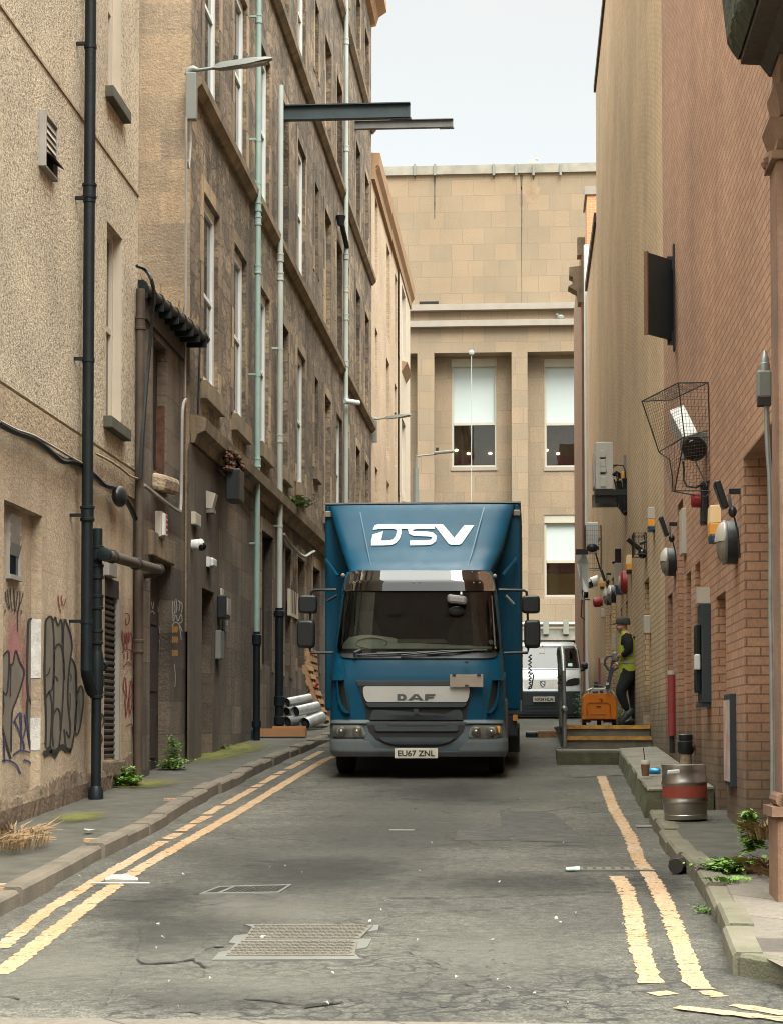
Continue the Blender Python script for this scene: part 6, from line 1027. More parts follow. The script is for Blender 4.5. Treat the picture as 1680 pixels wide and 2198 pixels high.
# ------------------------------------------------------------------ box truck
class Shell:
    def __init__(s, rows): s.r = sorted(rows)            # (z, xc, hw, yf, dr, n)
    def at(s, z):
        r = s.r
        if z <= r[0][0]: return r[0]
        for a, b in zip(r, r[1:]):
            if z <= b[0]: t = (z-a[0])/(b[0]-a[0]); return tuple(lerp(p, q, t) for p, q in zip(a, b))
        return r[-1]
    def y(s, x, z):
        _, xc, hw, yf, dr, n = s.at(z); t = min(abs((x-xc)/hw), 1.0); return yf+dr*(1-(1-t**n)**(1/n))
    def hit(s, x, y, f='T', off=0):
        X, Yp = px(f, x, y); Y = s.r[len(s.r)//2][3]
        for _ in range(8): p = onY(X, Yp, Y); Y = s.y(p.x, p.z)-off
        return onY(X, Yp, Y)
    def body(s, mb, yback, nz=26, nx=30, z0=None, z1=None):
        z0 = s.r[0][0] if z0 is None else z0; z1 = s.r[-1][0] if z1 is None else z1; rows = []
        for i in range(nz+1):
            z = lerp(z0, z1, i/nz); _, xc, hw, yf, dr, n = s.at(z); row = [V((xc-hw, yback, z))]
            for k in range(nx+1): t = -math.cos(math.pi*k/nx); x = xc+hw*t; row.append(V((x, s.y(x, z), z)))
            row.append(V((xc+hw, yback, z))); rows.append(row)
        mb.grid(rows); mb.poly(rows[0]); mb.poly(rows[-1]); mb.poly([r[0] for r in rows]+[r[-1] for r in reversed(rows)]); return mb
    def patch(s, mb, rows, off=.006, th=.03, nx=24, ny=4, f='T'):
        R2 = []
        for a, b in zip(rows, rows[1:]): R2 += [tuple(lerp(p, q, i/ny) for p, q in zip(a, b)) for i in range(ny)]
        R2.append(rows[-1]); G = []; B = []
        for (y, xl, xr) in R2: g = [s.hit(lerp(xl, xr, k/nx), y, f, off) for k in range(nx+1)]; G.append(g); B.append([p+V((0, th, 0)) for p in g])
        mb.grid(G); mb.grid(B)
        ring = G[0]+[g[-1] for g in G[1:]]+G[-1][::-1][1:]+[g[0] for g in G[::-1][1:-1]]; ring2 = B[0]+[g[-1] for g in B[1:]]+B[-1][::-1][1:]+[g[0] for g in B[::-1][1:-1]]
        mb.grid([ring, ring2], closed=True); return mb
    def decal(s, mb, pts, off=.008, th=.006, f='T'):
        P = [s.hit(x, y, f, off) for x, y in pts]; mb.prism(P, (0, th, 0)); return mb
def shellrows(spec, Y0, f='T'):
    out = []
    for (zy, xl, xr, yo, dr, n) in spec: a = onY(*px(f, xl, zy), Y0+yo+dr*.6); b = onY(*px(f, xr, zy), Y0+yo+dr*.6); c = onY(*px(f, (xl+xr)/2, zy), Y0+yo); out.append((c.z, (a.x+b.x)/2, (b.x-a.x)/2, Y0+yo, dr, n))
    return out
Y0 = 23.65
cabS = Shell(shellrows([(535, 402, 1308, .86, .45, 5), (552, 395, 1314, .66, .48, 5), (600, 386, 1322, .42, .5, 5), (655, 374, 1332, .31, .5, 5), (860, 348, 1352, .24, .5, 5), (1050, 328, 1364, .17, .5, 5), (1095, 322, 1370, .12, .5, 5), (1220, 308, 1382, .06, .48, 5), (1470, 303, 1388, .04, .46, 5), (1560, 303, 1390, .04, .46, 5), (1680, 310, 1390, .06, .46, 5)], Y0))
bumS = Shell(shellrows([(1462, 306, 1378, .03, .42, 6), (1480, 302, 1382, -.01, .42, 6), (1600, 300, 1402, -.03, .42, 6), (1660, 302, 1402, -.02, .42, 6), (1692, 320, 1385, .03, .42, 6)], Y0))
YBX = Y0+1.95
faS = Shell(shellrows([(534, 424, 1296, .80, .5, 6), (500, 410, 1318, .98, .45, 6), (400, 374, 1368, 1.28, .4, 6), (250, 330, 1412, 1.58, .35, 6), (150, 303, 1440, 1.76, .3, 6), (126, 296, 1450, 1.84, .25, 6)], Y0))
gzt = gz(Y0+1); TR = thing('box_truck', 'blue box truck with white lettering above the cab parked facing down the alley', 'truck', (cabS.r[0][1], Y0+1, gzt))
slope = .0476; shear = lambda y: 0
# box body
bx0, bx1 = onY(*px('T', 270, 600), YBX).x, onY(*px('T', 1478, 600), YBX).x; bz1, bz0 = onY(*px('T', 870, 121), YBX).z, onY(*px('T', 870, 1405), YBX).z; BL = 6.3
def slab(mb, x0, x1, y0, y1, z0, z1, sl=slope):
    d = (y1-y0)*sl; return mb.add([(x0, y0, z0), (x1, y0, z0), (x1, y0, z1), (x0, y0, z1), (x0, y1, z0+d), (x1, y1, z0+d), (x1, y1, z1+d), (x0, y1, z1+d)], [(0, 1, 2, 3), (5, 4, 7, 6), (0, 4, 5, 1), (1, 5, 6, 2), (2, 6, 7, 3), (3, 7, 4, 0)])
bxo = slab(MB(), bx0, bx1, YBX, YBX+BL, bz0, bz1).build('box_body', m_blue, TR, bevel=.03)
mb = MB(); slab(mb, bx0-.012, bx1+.012, YBX-.012, YBX+BL, bz1+.002, bz1+.022); slab(mb, bx1-.0, bx1+.014, YBX+.02, YBX+BL, bz0-.01, bz0+.12); mb.build('edge_rail', m_galv, bxo)
for x in (bx0+.05, bx1-.04): p = onY(*px('T', 280, 180), YBX); MB().bb(x-.045, x+.045, YBX-.04, YBX-.003, bz1-.17, bz1-.09).build('marker_light', m_lensglass, bxo, bevel=.01)
for i in range(3): slab(MB(), bx1+.0, bx1+.02, YBX+.35+i*1.6, YBX+.40+i*1.6, bz0+.1+.35*.0476, bz1-.1).build('side_strap', m_trim, bxo)
mb = MB(); slab(mb, bx0+.3, bx1-.3, Y0+1.2, YBX+BL, bz0-.22, bz0-.003); slab(mb, bx1-.35, bx1-.02, YBX+.9, YBX+2.3, bz0-.55, bz0-.225); mb.build('chassis', m_trim, TR)
# cab
cab = cabS.body(MB(), Y0+1.72, z0=cabS.r[0][0]+.0).build('cab', m_blue, TR, smooth=True)
rW = [(652, 420, 1290), (664, 396, 1312), (690, 388, 1318), (860, 366, 1336), (960, 352, 1348), (1010, 346, 1354), (1035, 352, 1350), (1050, 372, 1334), (1056, 400, 1300)]
# windscreen: dark rubber surround, interior and glass
cabS.patch(MB(), [(y, l-14, r+14) for y, l, r in rW], .004, .05).build('windscreen_surround', m_black, cab, smooth=True)
inn = MB(); cabS.patch(inn, rW, .010, .012); io = inn.build('cab_interior', M('interior_dark', (.010, .012, .013), .8, var=.5, vs=3), cab)
mb = MB(); cabS.patch(mb, [(935, 500, 560), (950, 420, 680), (985, 385, 800), (1008, 378, 1330), (1020, 378, 1330)], .013, .004, f='T'); mb.build('dashboard', M('dash_grey', (.52, .49, .40), .8, var=.3, vs=5), cab)
mb = MB(); cabS.patch(mb, [(962, 720, 1010), (978, 712, 1030), (986, 720, 1020)], .018, .004); cabS.patch(mb, [(690, 395, 402), (1000, 372, 384)], .0145, .003, nx=2); cabS.patch(mb, [(690, 1300, 1306), (1000, 1318, 1328)], .0145, .003, nx=2); p = cabS.hit(560, 985, 'T', .016); mb.tube([p+V((.19*math.cos(q*.3927), -.001, .07*math.sin(q*.3927))) for q in range(17)], .008, 5); mb.build('window_trim', M('trim_tan', (.17, .15, .12), .8, var=.3, vs=8), cab)
mb = MB()
for cx_ in (520, 1130): cabS.patch(mb, [(790, cx_-50, cx_+50), (800, cx_-60, cx_+60), (850, cx_-60, cx_+60), (865, cx_-75, cx_+75), (905, cx_-95, cx_+95), (1000, cx_-105, cx_+105)], .012, .003, nx=6)
mb.build('seat', M('seat_cloth', (.045, .045, .046), .9, var=.4, vs=9), cab)
cabS.patch(MB(), rW, .024, .004).build('windscreen', m_wind, cab, smooth=True)
vs = Shell([(z, xc, hw-.015, yf-(.02 if z < cabS.at(onY(*px('T', 860, 600), Y0+.5).z)[0] else .0), dr, n) for z, xc, hw, yf, dr, n in cabS.r])
viS = Shell(shellrows([(528, 405, 1306, .33, .42, 4), (600, 388, 1320, .265, .44, 4), (668, 372, 1334, .235, .46, 4)], Y0)); viS.patch(MB(), [(534, 480, 1230), (540, 436, 1276), (560, 414, 1298), (600, 398, 1310), (640, 386, 1322), (654, 382, 1324), (661, 394, 1312)], .0, .02).build('sun_visor', m_visor, cab, smooth=True)
mb = MB()
for x, y in ((465, 545), (505, 541), (450, 607), (487, 608), (815, 607), (855, 607), (1180, 544), (1220, 550), (1190, 611), (1228, 611)): p = viS.hit(x, y, 'T', .006); mb.lathe(p, [(0, .010), (-.008, .010), (-.012, .006)], 8, V((0, 1, 0)))
mb.build('visor_rivet', m_galv, cab)
MB().lathe(cabS.hit(1297, 980, 'T', .03), [(0, .03), (-.004, .03)], 14, V((0, 1, 0))).build('tax_disc', m_trim, cab)
# wipers and scuttle
mb = MB(); cabS.patch(mb, [(1046, 372, 1334), (1060, 362, 1338), (1074, 380, 1320), (1080, 440, 1270)], .03, .03); mb.build('scuttle', m_blackpl, cab, smooth=True)
for (x0, y0, x1, y1) in ((470, 1060, 820, 1045), (900, 1055, 1210, 1030), (740, 1062, 1010, 1035)): a, b = cabS.hit(x0, y0, 'T', .06), cabS.hit(x1, y1, 'T', .05); MB().tube([a, a.lerp(b, .5)+V((0, -.02, 0)), b], .012, 6).tube([a.lerp(b, .35)+V((0, 0, .02)), b+V((.12, .02, .0))], .009, 5).build('wiper', m_blackpl, cab)
a, b = cabS.hit(455, 1070, 'T', .06), cabS.hit(490, 1030, 'T', .06); MB().tube([a, a+V((0, -.02, .05)), b], .02, 7).build('wiper_arm', m_trim, cab)
# face details
mb = MB(); cabS.patch(mb, [(1086, 300+20, 1372), (1091, 320, 1372)], .004, .004); 
mb = MB(); cabS.patch(mb, [(1100, 384, 388), (1470, 432, 436)], .002, .004, nx=1); cabS.patch(mb, [(1100, 1292, 1296), (1470, 1238, 1242)], .002, .004, nx=1); mb.build('panel_gap', m_ink, cab)
grille = MB(); cabS.patch(grille, [(1215, 462, 1206), (1225, 466, 1202), (1300, 492, 1180), (1400, 520, 1150), (1480, 528, 1142), (1540, 548, 1122), (1590, 592, 1078), (1620, 660, 1010), (1630, 700, 970)], .014, .03); gr = grille.build('grille', m_ink, cab, smooth=True)
mb = MB(); cabS.patch(mb, [(1214, 462, 1206), (1250, 474, 1194)], .022, .02); mb.build('grille_top', m_trim, gr, smooth=True)
for rows in ([(1356, 520, 1150), (1372, 530, 1140), (1384, 545, 1125)], [(1400, 570, 600), (1435, 556, 1120), (1455, 545, 1125), (1462, 560, 1110)], [(1432, 560, 1116), (1462, 548, 1126)], [(1500, 590, 1085), (1525, 576, 1096), (1535, 590, 1084)], [(1575, 600, 1078), (1600, 640, 1040), (1615, 680, 1000)]): mb = MB(); cabS.patch(mb, rows, .06, .06); mb.build('grille_bar', m_trim, gr, smooth=True)
for rows in ([(1400, 572, 600), (1415, 560, 640), (1435, 552, 680)], [(1400, 1075, 1100), (1415, 1040, 1116), (1435, 995, 1122)], [(1480, 600, 620), (1500, 588, 660), (1515, 582, 700)], [(1480, 1060, 1078), (1500, 1020, 1088), (1515, 980, 1094)]): mb = MB(); cabS.patch(mb, rows, .058, .05, nx=8); mb.build('grille_bar', m_trim, gr, smooth=True)
MB().bb(*[0]*0 or (cabS.hit(835, 1420).x-.03, cabS.hit(835, 1420).x+.03), Y0-.03, Y0+.05, cabS.hit(835, 1425).z, cabS.hit(835, 1395).z).build('grille_hook', m_trim, gr)
sb = MB(); cabS.patch(sb, [(1254, 520, 1152), (1262, 508, 1164), (1290, 506, 1164), (1320, 512, 1160), (1345, 524, 1150), (1352, 536, 1140)], .055, .04); sb = sb.build('silver_bar', m_silver, gr, smooth=True)
mb = MB(); L = lambda pts: cabS.decal(mb, pts, .062, .006)
L([(716, 1303), (756, 1303), (772, 1312), (774, 1330), (760, 1342), (716, 1342)]); mb2 = MB(); cabS.decal(mb2, [(736, 1316), (748, 1316), (754, 1322), (752, 1329), (744, 1332), (736, 1332)], .065, .003)
L([(782, 1342), (822, 1303), (846, 1303), (880, 1342), (856, 1342), (850, 1334), (818, 1334), (808, 1342)]); cabS.decal(mb2, [(824, 1326), (835, 1314), (843, 1326)], .065, .003)
L([(888, 1303), (954, 1303), (950, 1314), (912, 1314), (910, 1319), (944, 1319), (940, 1329), (910, 1329), (906, 1342), (886, 1342)])
mb.build('badge_lettering', m_logodk, sb); mb2.build('badge_counter', m_silver, sb)
for side in (0, 1):
    q = (lambda x: x) if not side else (lambda x: 1692-x)
    srt = lambda r: [(y, min(q(a), q(b)), max(q(a), q(b))) for y, a, b in r]
    mb = MB(); cabS.patch(mb, srt([(1162, 312, 340), (1172, 305, 360), (1200, 303, 384), (1212, 304, 388), (1217, 318, 380)]), .075, .09, nx=8); cabS.patch(mb, srt([(1217, 342, 350), (1300, 345, 356), (1360, 352, 372), (1400, 372, 398), (1422, 396, 424)]), .06, .07, nx=4); mb.build('air_deflector', m_blue, cab, smooth=True)
    mb = MB(); cabS.patch(mb, srt([(1220, 352, 384), (1300, 357, 400), (1370, 374, 412), (1405, 400, 420)]), .006, .01, nx=4); mb.build('deflector_slot', m_ink, cab)
# bumper
bumS.body(mb := MB(), Y0+.9, nz=14); bum = mb.build('bumper', m_bumper, TR, smooth=True)
mb = MB(); bumS.patch(mb, [(1478, 524, 1146), (1540, 544, 1126), (1590, 590, 1080), (1622, 670, 1002), (1632, 720, 950)], .003, .02); mb.build('lower_intake', m_ink, bum)
for rows in ([(1508, 588, 1086), (1524, 578, 1096), (1534, 592, 1082)], [(1572, 602, 1076), (1598, 636, 1044), (1616, 690, 990)]): mb = MB(); bumS.patch(mb, rows, .03, .04); mb.build('intake_bar', m_trim, bum, smooth=True)
for rows in ([(1480, 590, 612), (1500, 580, 660), (1512, 578, 700)], [(1480, 1062, 1084), (1500, 1020, 1092), (1512, 980, 1094)]): mb = MB(); bumS.patch(mb, rows, .028, .03, nx=8); mb.build('intake_bar', m_trim, bum, smooth=True)
mb = MB(); bumS.patch(mb, [(1580, 304, 480), (1590, 302, 540), (1600, 302, 1402), (1604, 302, 1402)], .03, .02) if 0 else None
mb = MB(); bumS.patch(mb, [(1582, 303, 500), (1600, 303, 540), (1640, 304, 575), (1672, 310, 1388), (1690, 330, 1380)], .045, .05); bumS.patch(mb, [(1575, 1180, 1400), (1600, 1140, 1400), (1640, 1105, 1400), (1675, 1090, 1392)], .043, .05); mb.build('spoiler', M('spoiler_grey', (.14, .165, .175), .55, var=.2, vs=4, streak=.2, scol=(.1, .09, .07)), bum, smooth=True)
mb = MB(); bumS.patch(mb, [(1474, 302, 520), (1486, 302, 530)], .03, .03); bumS.patch(mb, [(1474, 1150, 1382), (1486, 1140, 1384)], .03, .03); mb.build('bumper_lip', m_bumper, bum)
for xs, rows in ((((372, 1534), (470, 1534)), [(1494, 322, 478), (1500, 320, 496), (1545, 320, 520), (1565, 326, 516), (1572, 350, 500)]), (((1205, 1536), (1300, 1536)), [(1497, 1190, 1352), (1510, 1172, 1362), (1550, 1158, 1366), (1568, 1160, 1358), (1576, 1180, 1330)])):
    mb = MB(); bumS.patch(mb, rows, .012, .02); hl = mb.build('headlight', m_graycab, bum)
    for (x, y) in xs: p = bumS.hit(x, y, 'T', .03); MB().lathe(p+V((0, .02, 0)), [(0, .03), (-.02, .052), (-.03, .058), (-.034, .05)], 16, V((0, 1, 0)), cap=True).sphere(p+V((0, -.012, 0)), .024, 6).build('reflector', m_chrome, hl, smooth=True)
    mb = MB(); bumS.patch(mb, rows, .055, .004); mb.build('lens', clearglass('lens_clear', (.85, .87, .86)) if 'lens_clear' not in bpy.data.materials else bpy.data.materials['lens_clear'], hl, smooth=True)
p = bumS.hit(1345, 1520, 'T', .06); MB().bb(p.x-.03, p.x+.02, p.y, p.y+.03, p.z-.05, p.z+.03).build('indicator', m_amber, bum, bevel=.008)
def text(s, x0, x1, z0, z1, Y, mat, parent, name='lettering', bold=.02, sh=0):
    c = bpy.data.curves.new('t', 'FONT'); c.body = s; c.offset = bold; c.extrude = .05; c.align_x = 'LEFT'; o = bpy.data.objects.new('t', c); COL.objects.link(o); dg = bpy.context.evaluated_depsgraph_get(); me = bpy.data.meshes.new_from_object(o.evaluated_get(dg)); bpy.data.objects.remove(o)
    xs = [v.co.x for v in me.vertices]; ys = [v.co.y for v in me.vertices]; a, b, c0, d = min(xs), max(xs), min(ys), max(ys); mb = MB(); mb.v = [V((lerp(x0, x1, (v.co.x-a)/(b-a))+sh*(v.co.y-c0)/(d-c0)*(z1-z0), Y+v.co.z*.04, lerp(z0, z1, (v.co.y-c0)/(d-c0)))) for v in me.vertices]; mb.f = [list(p.vertices) for p in me.polygons]; mb.m = [0]*len(mb.f); return mb.build(name, mat, parent)
def plate(x0, x1, y0, y1, f, Y, s, parent):
    a, b = onY(*px(f, x0, y1), Y), onY(*px(f, x1, y0), Y); o = MB().bb(a.x, b.x, Y, Y+.02, a.z, b.z).build('number_plate', m_plate, parent, bevel=.004); w, h = b.x-a.x, b.z-a.z; text(s, a.x+w*.075, b.x-w*.07, a.z+h*.2, b.z-h*.2, Y-.003, m_ink, o, 'plate_lettering'); return o
plate(700, 968, 1640, 1702, 'T', Y0-.10, 'EU67 ZNL', bum)
mb = MB(); a, b = cabS.hit(1042, 1260, 'T', .1), cabS.hit(1250, 1182, 'T', .1); Yb = min(a.y, b.y)
bd = MB().bb(a.x, b.x, Yb, Yb+.015, a.z, b.z).build('blank_plate', m_board, cab, bevel=.004); mb = MB()
for x, y in ((1068, 1183), (1222, 1183), (1147, 1250), (1147, 1105)): p = onY(*px('T', x, y), Yb-.006); mb.bb(p.x-.022, p.x+.022, Yb-.012, Yb+.03, p.z-.012, p.z+.012)
mb.build('clip', m_trim, bd)
# roof fairing
fo = faS.body(MB(), YBX-.01, nz=20); fo = fo.build('roof_fairing', m_blue, TR, smooth=True)
mb = MB()
def rib(pts, w, close=False):
    n = len(pts); Lf, Rt = [], []
    for i, p in enumerate(pts):
        a, b = pts[max(i-1, 0)], pts[min(i+1, n-1)]; dx, dy = b[0]-a[0], b[1]-a[1]; l = math.hypot(dx, dy); nx, ny = -dy/l*w/2, dx/l*w/2; Lf.append((p[0]+nx, p[1]+ny)); Rt.append((p[0]-nx, p[1]-ny))
    for i in range(n-1): faS.decal(mb, [Lf[i], Lf[i+1], Rt[i+1], Rt[i]], .014, .006)
rib([(592, 262), (690, 261), (715, 266), (728, 280), (728, 300), (718, 330), (702, 350), (680, 361), (640, 363), (556, 364)], 31)
faS.decal(mb, [(566, 310), (600, 300), (632, 290), (618, 350), (556, 352)], .013, .006); faS.decal(mb, [(566, 282), (580, 252), (600, 250), (596, 280)], .013, .006)
rib([(950, 262), (836, 262), (808, 268), (796, 280), (800, 296), (820, 305), (900, 307), (932, 312), (948, 326), (944, 344), (926, 358), (890, 362), (795, 363)], 31)
rib([(700, 261), (840, 262)], 30); faS.decal(mb, [(940, 246), (1000, 247), (1070, 330), (1132, 252), (1195, 253), (1118, 366), (1100, 376), (1050, 376), (1032, 366)], .014, .006)
mb.build('logo_lettering', m_logo, fo)
mb = MB(); cabS.patch(mb, [(526, 640, 1050), (531, 600, 1090)], .05, .03) if 0 else None
for x0, x1, x2, x3 in ((478, 492, 545, 556), (1252, 1238, 1150, 1160)): faS.decal(mb, [(x0, 140), (x0+8, 140), (x3, 500), (x3-5, 500)], .003, .003)
mb.build('fairing_seam', M('seam_blue', (.02, .10, .17), .4, var=.1), fo) if mb.v else None
# fairing stays between cab and box
mb = MB()
for a, b, c in (((300, 380), (410, 530), (405, 640)), ((1440, 400), (1310, 530), (1320, 640))): pass
mb = MB(); 
for side in (-1, 1):
    xe = (bx0 if side < 0 else bx1); z = onY(*px('T', 300, 470), YBX).z
    MB().tube([(xe*.985-.02 if side < 0 else xe-.05, YBX-.06, z), (xe+(.22 if side < 0 else -.22), YBX-.5, z-.25)], .02, 6).build('fairing_stay', m_blue, TR)
for x, y in ((382, 566), (1322, 570)): p = onY(*px('T', x, y), Y0+.75); MB().sphere(p, .028, 7).build('marker_light', m_lensglass, cab, smooth=True)
# wheels
for xl, xr in ((346, 452), (1285, 1382)):
    a, b = onY(*px('T', xl, 1700), Y0+1.05), onY(*px('T', xr, 1700), Y0+1.05); yc = Y0+1.15; r = .41; zc = gz(yc)+r-.01
    MB().lathe((a.x, yc, zc), [(0, r-.05), (.02, r-.01), (.05, r), (b.x-a.x-.05, r), (b.x-a.x-.02, r-.01), (b.x-a.x, r-.05)], 32, V((1, 0, 0))).build('wheel', m_tyre, TR, smooth=True); w = TR.children[-1]
    MB().lathe((a.x-.005 if xl < 800 else b.x-.015, yc, zc), [(0, .2), (.02, .22)], 20, V((1, 0, 0))).build('rim', m_lampgrey, w)
    yc2 = Y0+5.6; zc2 = gz(yc2)+r-.01; MB().lathe((a.x, yc2, zc2), [(0, r-.05), (.03, r), (.38, r), (.41, r-.05)] if xl < 800 else [(-.3, r-.05), (-.27, r), (b.x-a.x-.03, r), (b.x-a.x, r-.05)], 28, V((1, 0, 0))).build('wheel', m_tyre, TR, smooth=True)
for x0, x1, y0, y1 in ((1392, 1460, 1440, 1560),): a, b = onY(*px('T', x0, y1), YBX-.1), onY(*px('T', x1, y0), YBX-.1); MB().bb(a.x, b.x, YBX-.15, YBX+.2, a.z, b.z).build('side_step', m_trim, TR); p = onY(*px('T', 1448, 1450), YBX-.2); MB().bb(p.x-.03, p.x+.03, YBX-.2, YBX-.152, p.z-.04, p.z+.04).build('side_marker', m_amber, TR)
mb = MB(); slab(mb, onY(*px('T', 350, 0), Y0+.5).x, onY(*px('T', 1380, 0), Y0+.5).x, Y0+.5, Y0+1.7, gz(Y0)+.38, gz(Y0)+.62); mb.build('undertray', m_ink, TR)
a, b = onY(*px('T', 1385, 1330), Y0+.75), onY(*px('T', 1408, 1650), Y0+.75); MB().bb(a.x-.1, a.x+.03, Y0+.6, Y0+1.6, b.z, a.z).build('mudguard', m_bumper, TR, bevel=.03)
# mirrors
for side in (0, 1):
    arms = [[(340, 655), (205, 656), (188, 668), (182, 700)], [(320, 1045), (182, 1046), (176, 1020)]] if not side else [[(1345, 656), (1500, 658), (1518, 668), (1522, 700)], [(1380, 1048), (1525, 1046), (1530, 1010)]]
    Ym = Y0+.40; P = lambda x, y: onY(*px('T', x, y), Ym)
    mo = MB(); [mo.tube([P(x, y) for x, y in a_], .017, 8) for a_ in arms]; mo.tube([P(*(arms[0][-1])), P(*(arms[1][-1]))], .014, 8); mo = mo.build('mirror_arm', m_blackpl, TR, smooth=True)
    for x0, x1, y0, y1 in ([(105, 222, 688, 802), (95, 208, 840, 1018)] if not side else [(1490, 1602, 690, 802), (1503, 1605, 840, 1018)]):
        a, b = P(x0, y1), P(x1, y0); cx_, cz_, hw, hh = (a.x+b.x)/2, (a.z+b.z)/2, (b.x-a.x)/2, (b.z-a.z)/2; mb = MB(); rows = []
        for d, sc in ((-.06, .80), (-.05, .92), (-.02, .99), (.03, 1.), (.07, .97)):
            row = []
            for k in range(28): q = k*math.pi/14; cq, sq = math.cos(q), math.sin(q); row.append(V((cx_+hw*sc*abs(cq)**.35*math.copysign(1, cq), Ym+d, cz_+hh*sc*abs(sq)**.35*math.copysign(1, sq))))
            rows.append(row)
        mb.grid(rows, closed=True); mb.poly(rows[0]); mb.poly(rows[-1]); mm = mb.build('mirror', m_blackpl, mo, smooth=True)
P = lambda x, y, d=.14: onY(*px('T', x, y), Y0+d); a, b = P(1025, 745), P(1150, 688); mo = MB().tube([P(1112, 655, .38), P(1115, 690, .15)], .018, 7).build('mirror_arm', m_galv, TR)
MB().obox(((a.x+b.x)/2, a.y, (a.z+b.z)/2), ((b.x-a.x)/2, 0, -.015), (0, .05, 0), (0, .02, (b.z-a.z)/2)).build('mirror', M('mirror_case', (.11, .10, .095), .5, var=.2), mo, bevel=.035); a, b = P(1030, 825, .2), P(1140, 752, .2); MB().sphere(((a.x+b.x)/2, a.y, (a.z+b.z)/2), .1, 8, (1.05, .35, .62)).build('mirror', m_blackpl, mo, smooth=True)
for (x, y, x2, y2) in ((285, 725, 345, 690), (1390, 690, 1440, 745)): a, b = onY(*px('T', x, y), Y0+.9), onY(*px('T', x2, y2), Y0+.9); MB().tube([a, b], .02, 6).build('grab_handle', m_blackpl if x < 800 else m_lampgrey, cab)
# side air lines and rail on the right of the box
mb = MB(); P2 = [onY(*px('T', 1540, 1060+i*6), YBX+.4)+V((.02*math.cos(i*1.6), .02*math.sin(i*1.6), 0)) for i in range(36)]; mb.tube(P2, .009, 4); mb.build('coiled_line', m_blackpl, TR)
mb = MB(); mb.tube([onY(*px('T', 1525, 1172), YBX+.4), onY(*px('T', 1555, 1172), YBX+.4), onY(*px('T', 1562, 1190), YBX+.4), onY(*px('T', 1548, 1265), YBX+.4), onY(*px('T', 1528, 1272), YBX+.4)], .010, 6); mb.build('side_guard_hook', m_trim, TR)
# ------------------------------------------------------------------ steps, landing, plinth, handrail
mb = MB(); n = 40; Ya, Yb = 18.6, 26.9; xl = lambda y: lerp(onG(1395, 1775).x, onG(1325, 1640).x, (y-Ya)/(Yb-Ya))
zt0, zt1 = onX(1378, 1695, 1.1).z, 1.7-.25
blk = MB(); S = .62
def loft4(mb, ys, f):
    rows = [f(y) for y in ys]; mb.grid(rows, closed=True); mb.poly(rows[0]); mb.poly(rows[-1])
ys = [lerp(Ya, Yb, i/24) for i in range(25)]
t = thing('concrete_plinth', 'long mossy concrete plinth sloping along the brick wall up to the steps', 'plinth', (1.4, 22, gz(22)))
loft4(mb, ys, lambda y: [V((xl(y)+R.uniform(-.012, .012), y, gz(y)-.05)), V((xl(y)+.03+R.uniform(-.015, .015), y, lerp(zt0, zt1, (y-Ya)/(Yb-Ya))+R.uniform(-.01, .01))), V((1.735, y, lerp(zt0, zt1, (y-Ya)/(Yb-Ya))+.02)), V((1.735, y, gz(y)-.05))])
mb.build('block', m_concmoss, t)
mb = MB(); ys = [lerp(Ya-.01, Yb, i/24) for i in range(25)]; loft4(mb, ys, lambda y: [V((xl(y)+.03+R.uniform(-.01, .01), y, lerp(zt0, zt1, (y-Ya)/(Yb-Ya))+.004)), V((xl(y)+.04, y, lerp(zt0, zt1, (y-Ya)/(Yb-Ya))+.022)), V((1.733, y, lerp(zt0, zt1, (y-Ya)/(Yb-Ya))+.045)), V((1.733, y, lerp(zt0, zt1, (y-Ya)/(Yb-Ya))+.022))]); mb.build('top_slab', m_conc, t)
YS1 = 27.9; xsl = onY(1210, 1590, YS1).x; z1 = onY(1300, 1581, YS1).z; z2 = onY(1300, 1557, YS1+.32).z; zs = onY(1300, 1608, YS1).z
t = thing('steps', 'two concrete steps with worn yellow edges beside the brick wall', 'steps', ((xsl+XR)/2, YS1, gz(YS1)))
MB().bb(xsl-.12, XR-.01, 26.4, YS1+.02, gz(27)-.2, zs).build('bottom_slab', m_conc, t, bevel=.01); MB().bb(xsl-.13, xl(26.4)+.02, 26.36, 26.41, gz(26)-.1, zs-.03).build('slab_edge', m_concmoss, t)
MB().bb(xsl, XR-.01, YS1, YS1+.36, zs-.2, z1-.03).build('riser', m_conc, t); MB().bb(xsl-.02, XR-.008, YS1-.03, YS1+.36, z1-.03, z1).build('tread', m_conc, t, bevel=.005); MB().bb(xsl-.024, XR-.012, YS1-.036, YS1+.05, z1-.05, z1+.004).build('yellow_nosing', m_yedge, t)
MB().bb(xsl, XR-.01, YS1+.34, 37.5, zs-.3, z2-.03).build('riser', m_conc, t); MB().bb(xsl-.02, XR-.008, YS1+.31, 37.5, z2-.03, z2).build('landing', m_conc, t, bevel=.005); MB().bb(xsl-.024, XR-.012, YS1+.304, YS1+.39, z2-.05, z2+.004).build('yellow_nosing', m_yedge, t)
p = onY(*px('S', 705, 1345), YS1+.5); single(MB().bb(p.x-.06, p.x+.06, YS1+.45, YS1+.6, z2, z2+.14), 'brick_offcut', m_picked, 'small pale block against the wall at the top of the steps', 'block', bevel=.01)
t = thing('handrail', 'grey tubular steel handrail post at the side of the steps', 'handrail', (xsl-.06, YS1-.15, zs)); P = lambda x, y, Y=27.75: onY(*px('S', x, y), Y)
MB().tube([P(108, 1525), P(104, 1250), P(100, 980)], .032, 10).tube([P(100, 985), P(95, 880, 27.9), P(88, 815, 28.2)], .034, 10).build('post', m_galv, t, smooth=True); a = P(108, 1528); MB().bb(a.x-.10, a.x+.10, a.y-.1, a.y+.1, zs+.001, zs+.02).build('foot_plate', m_lampgrey, t)
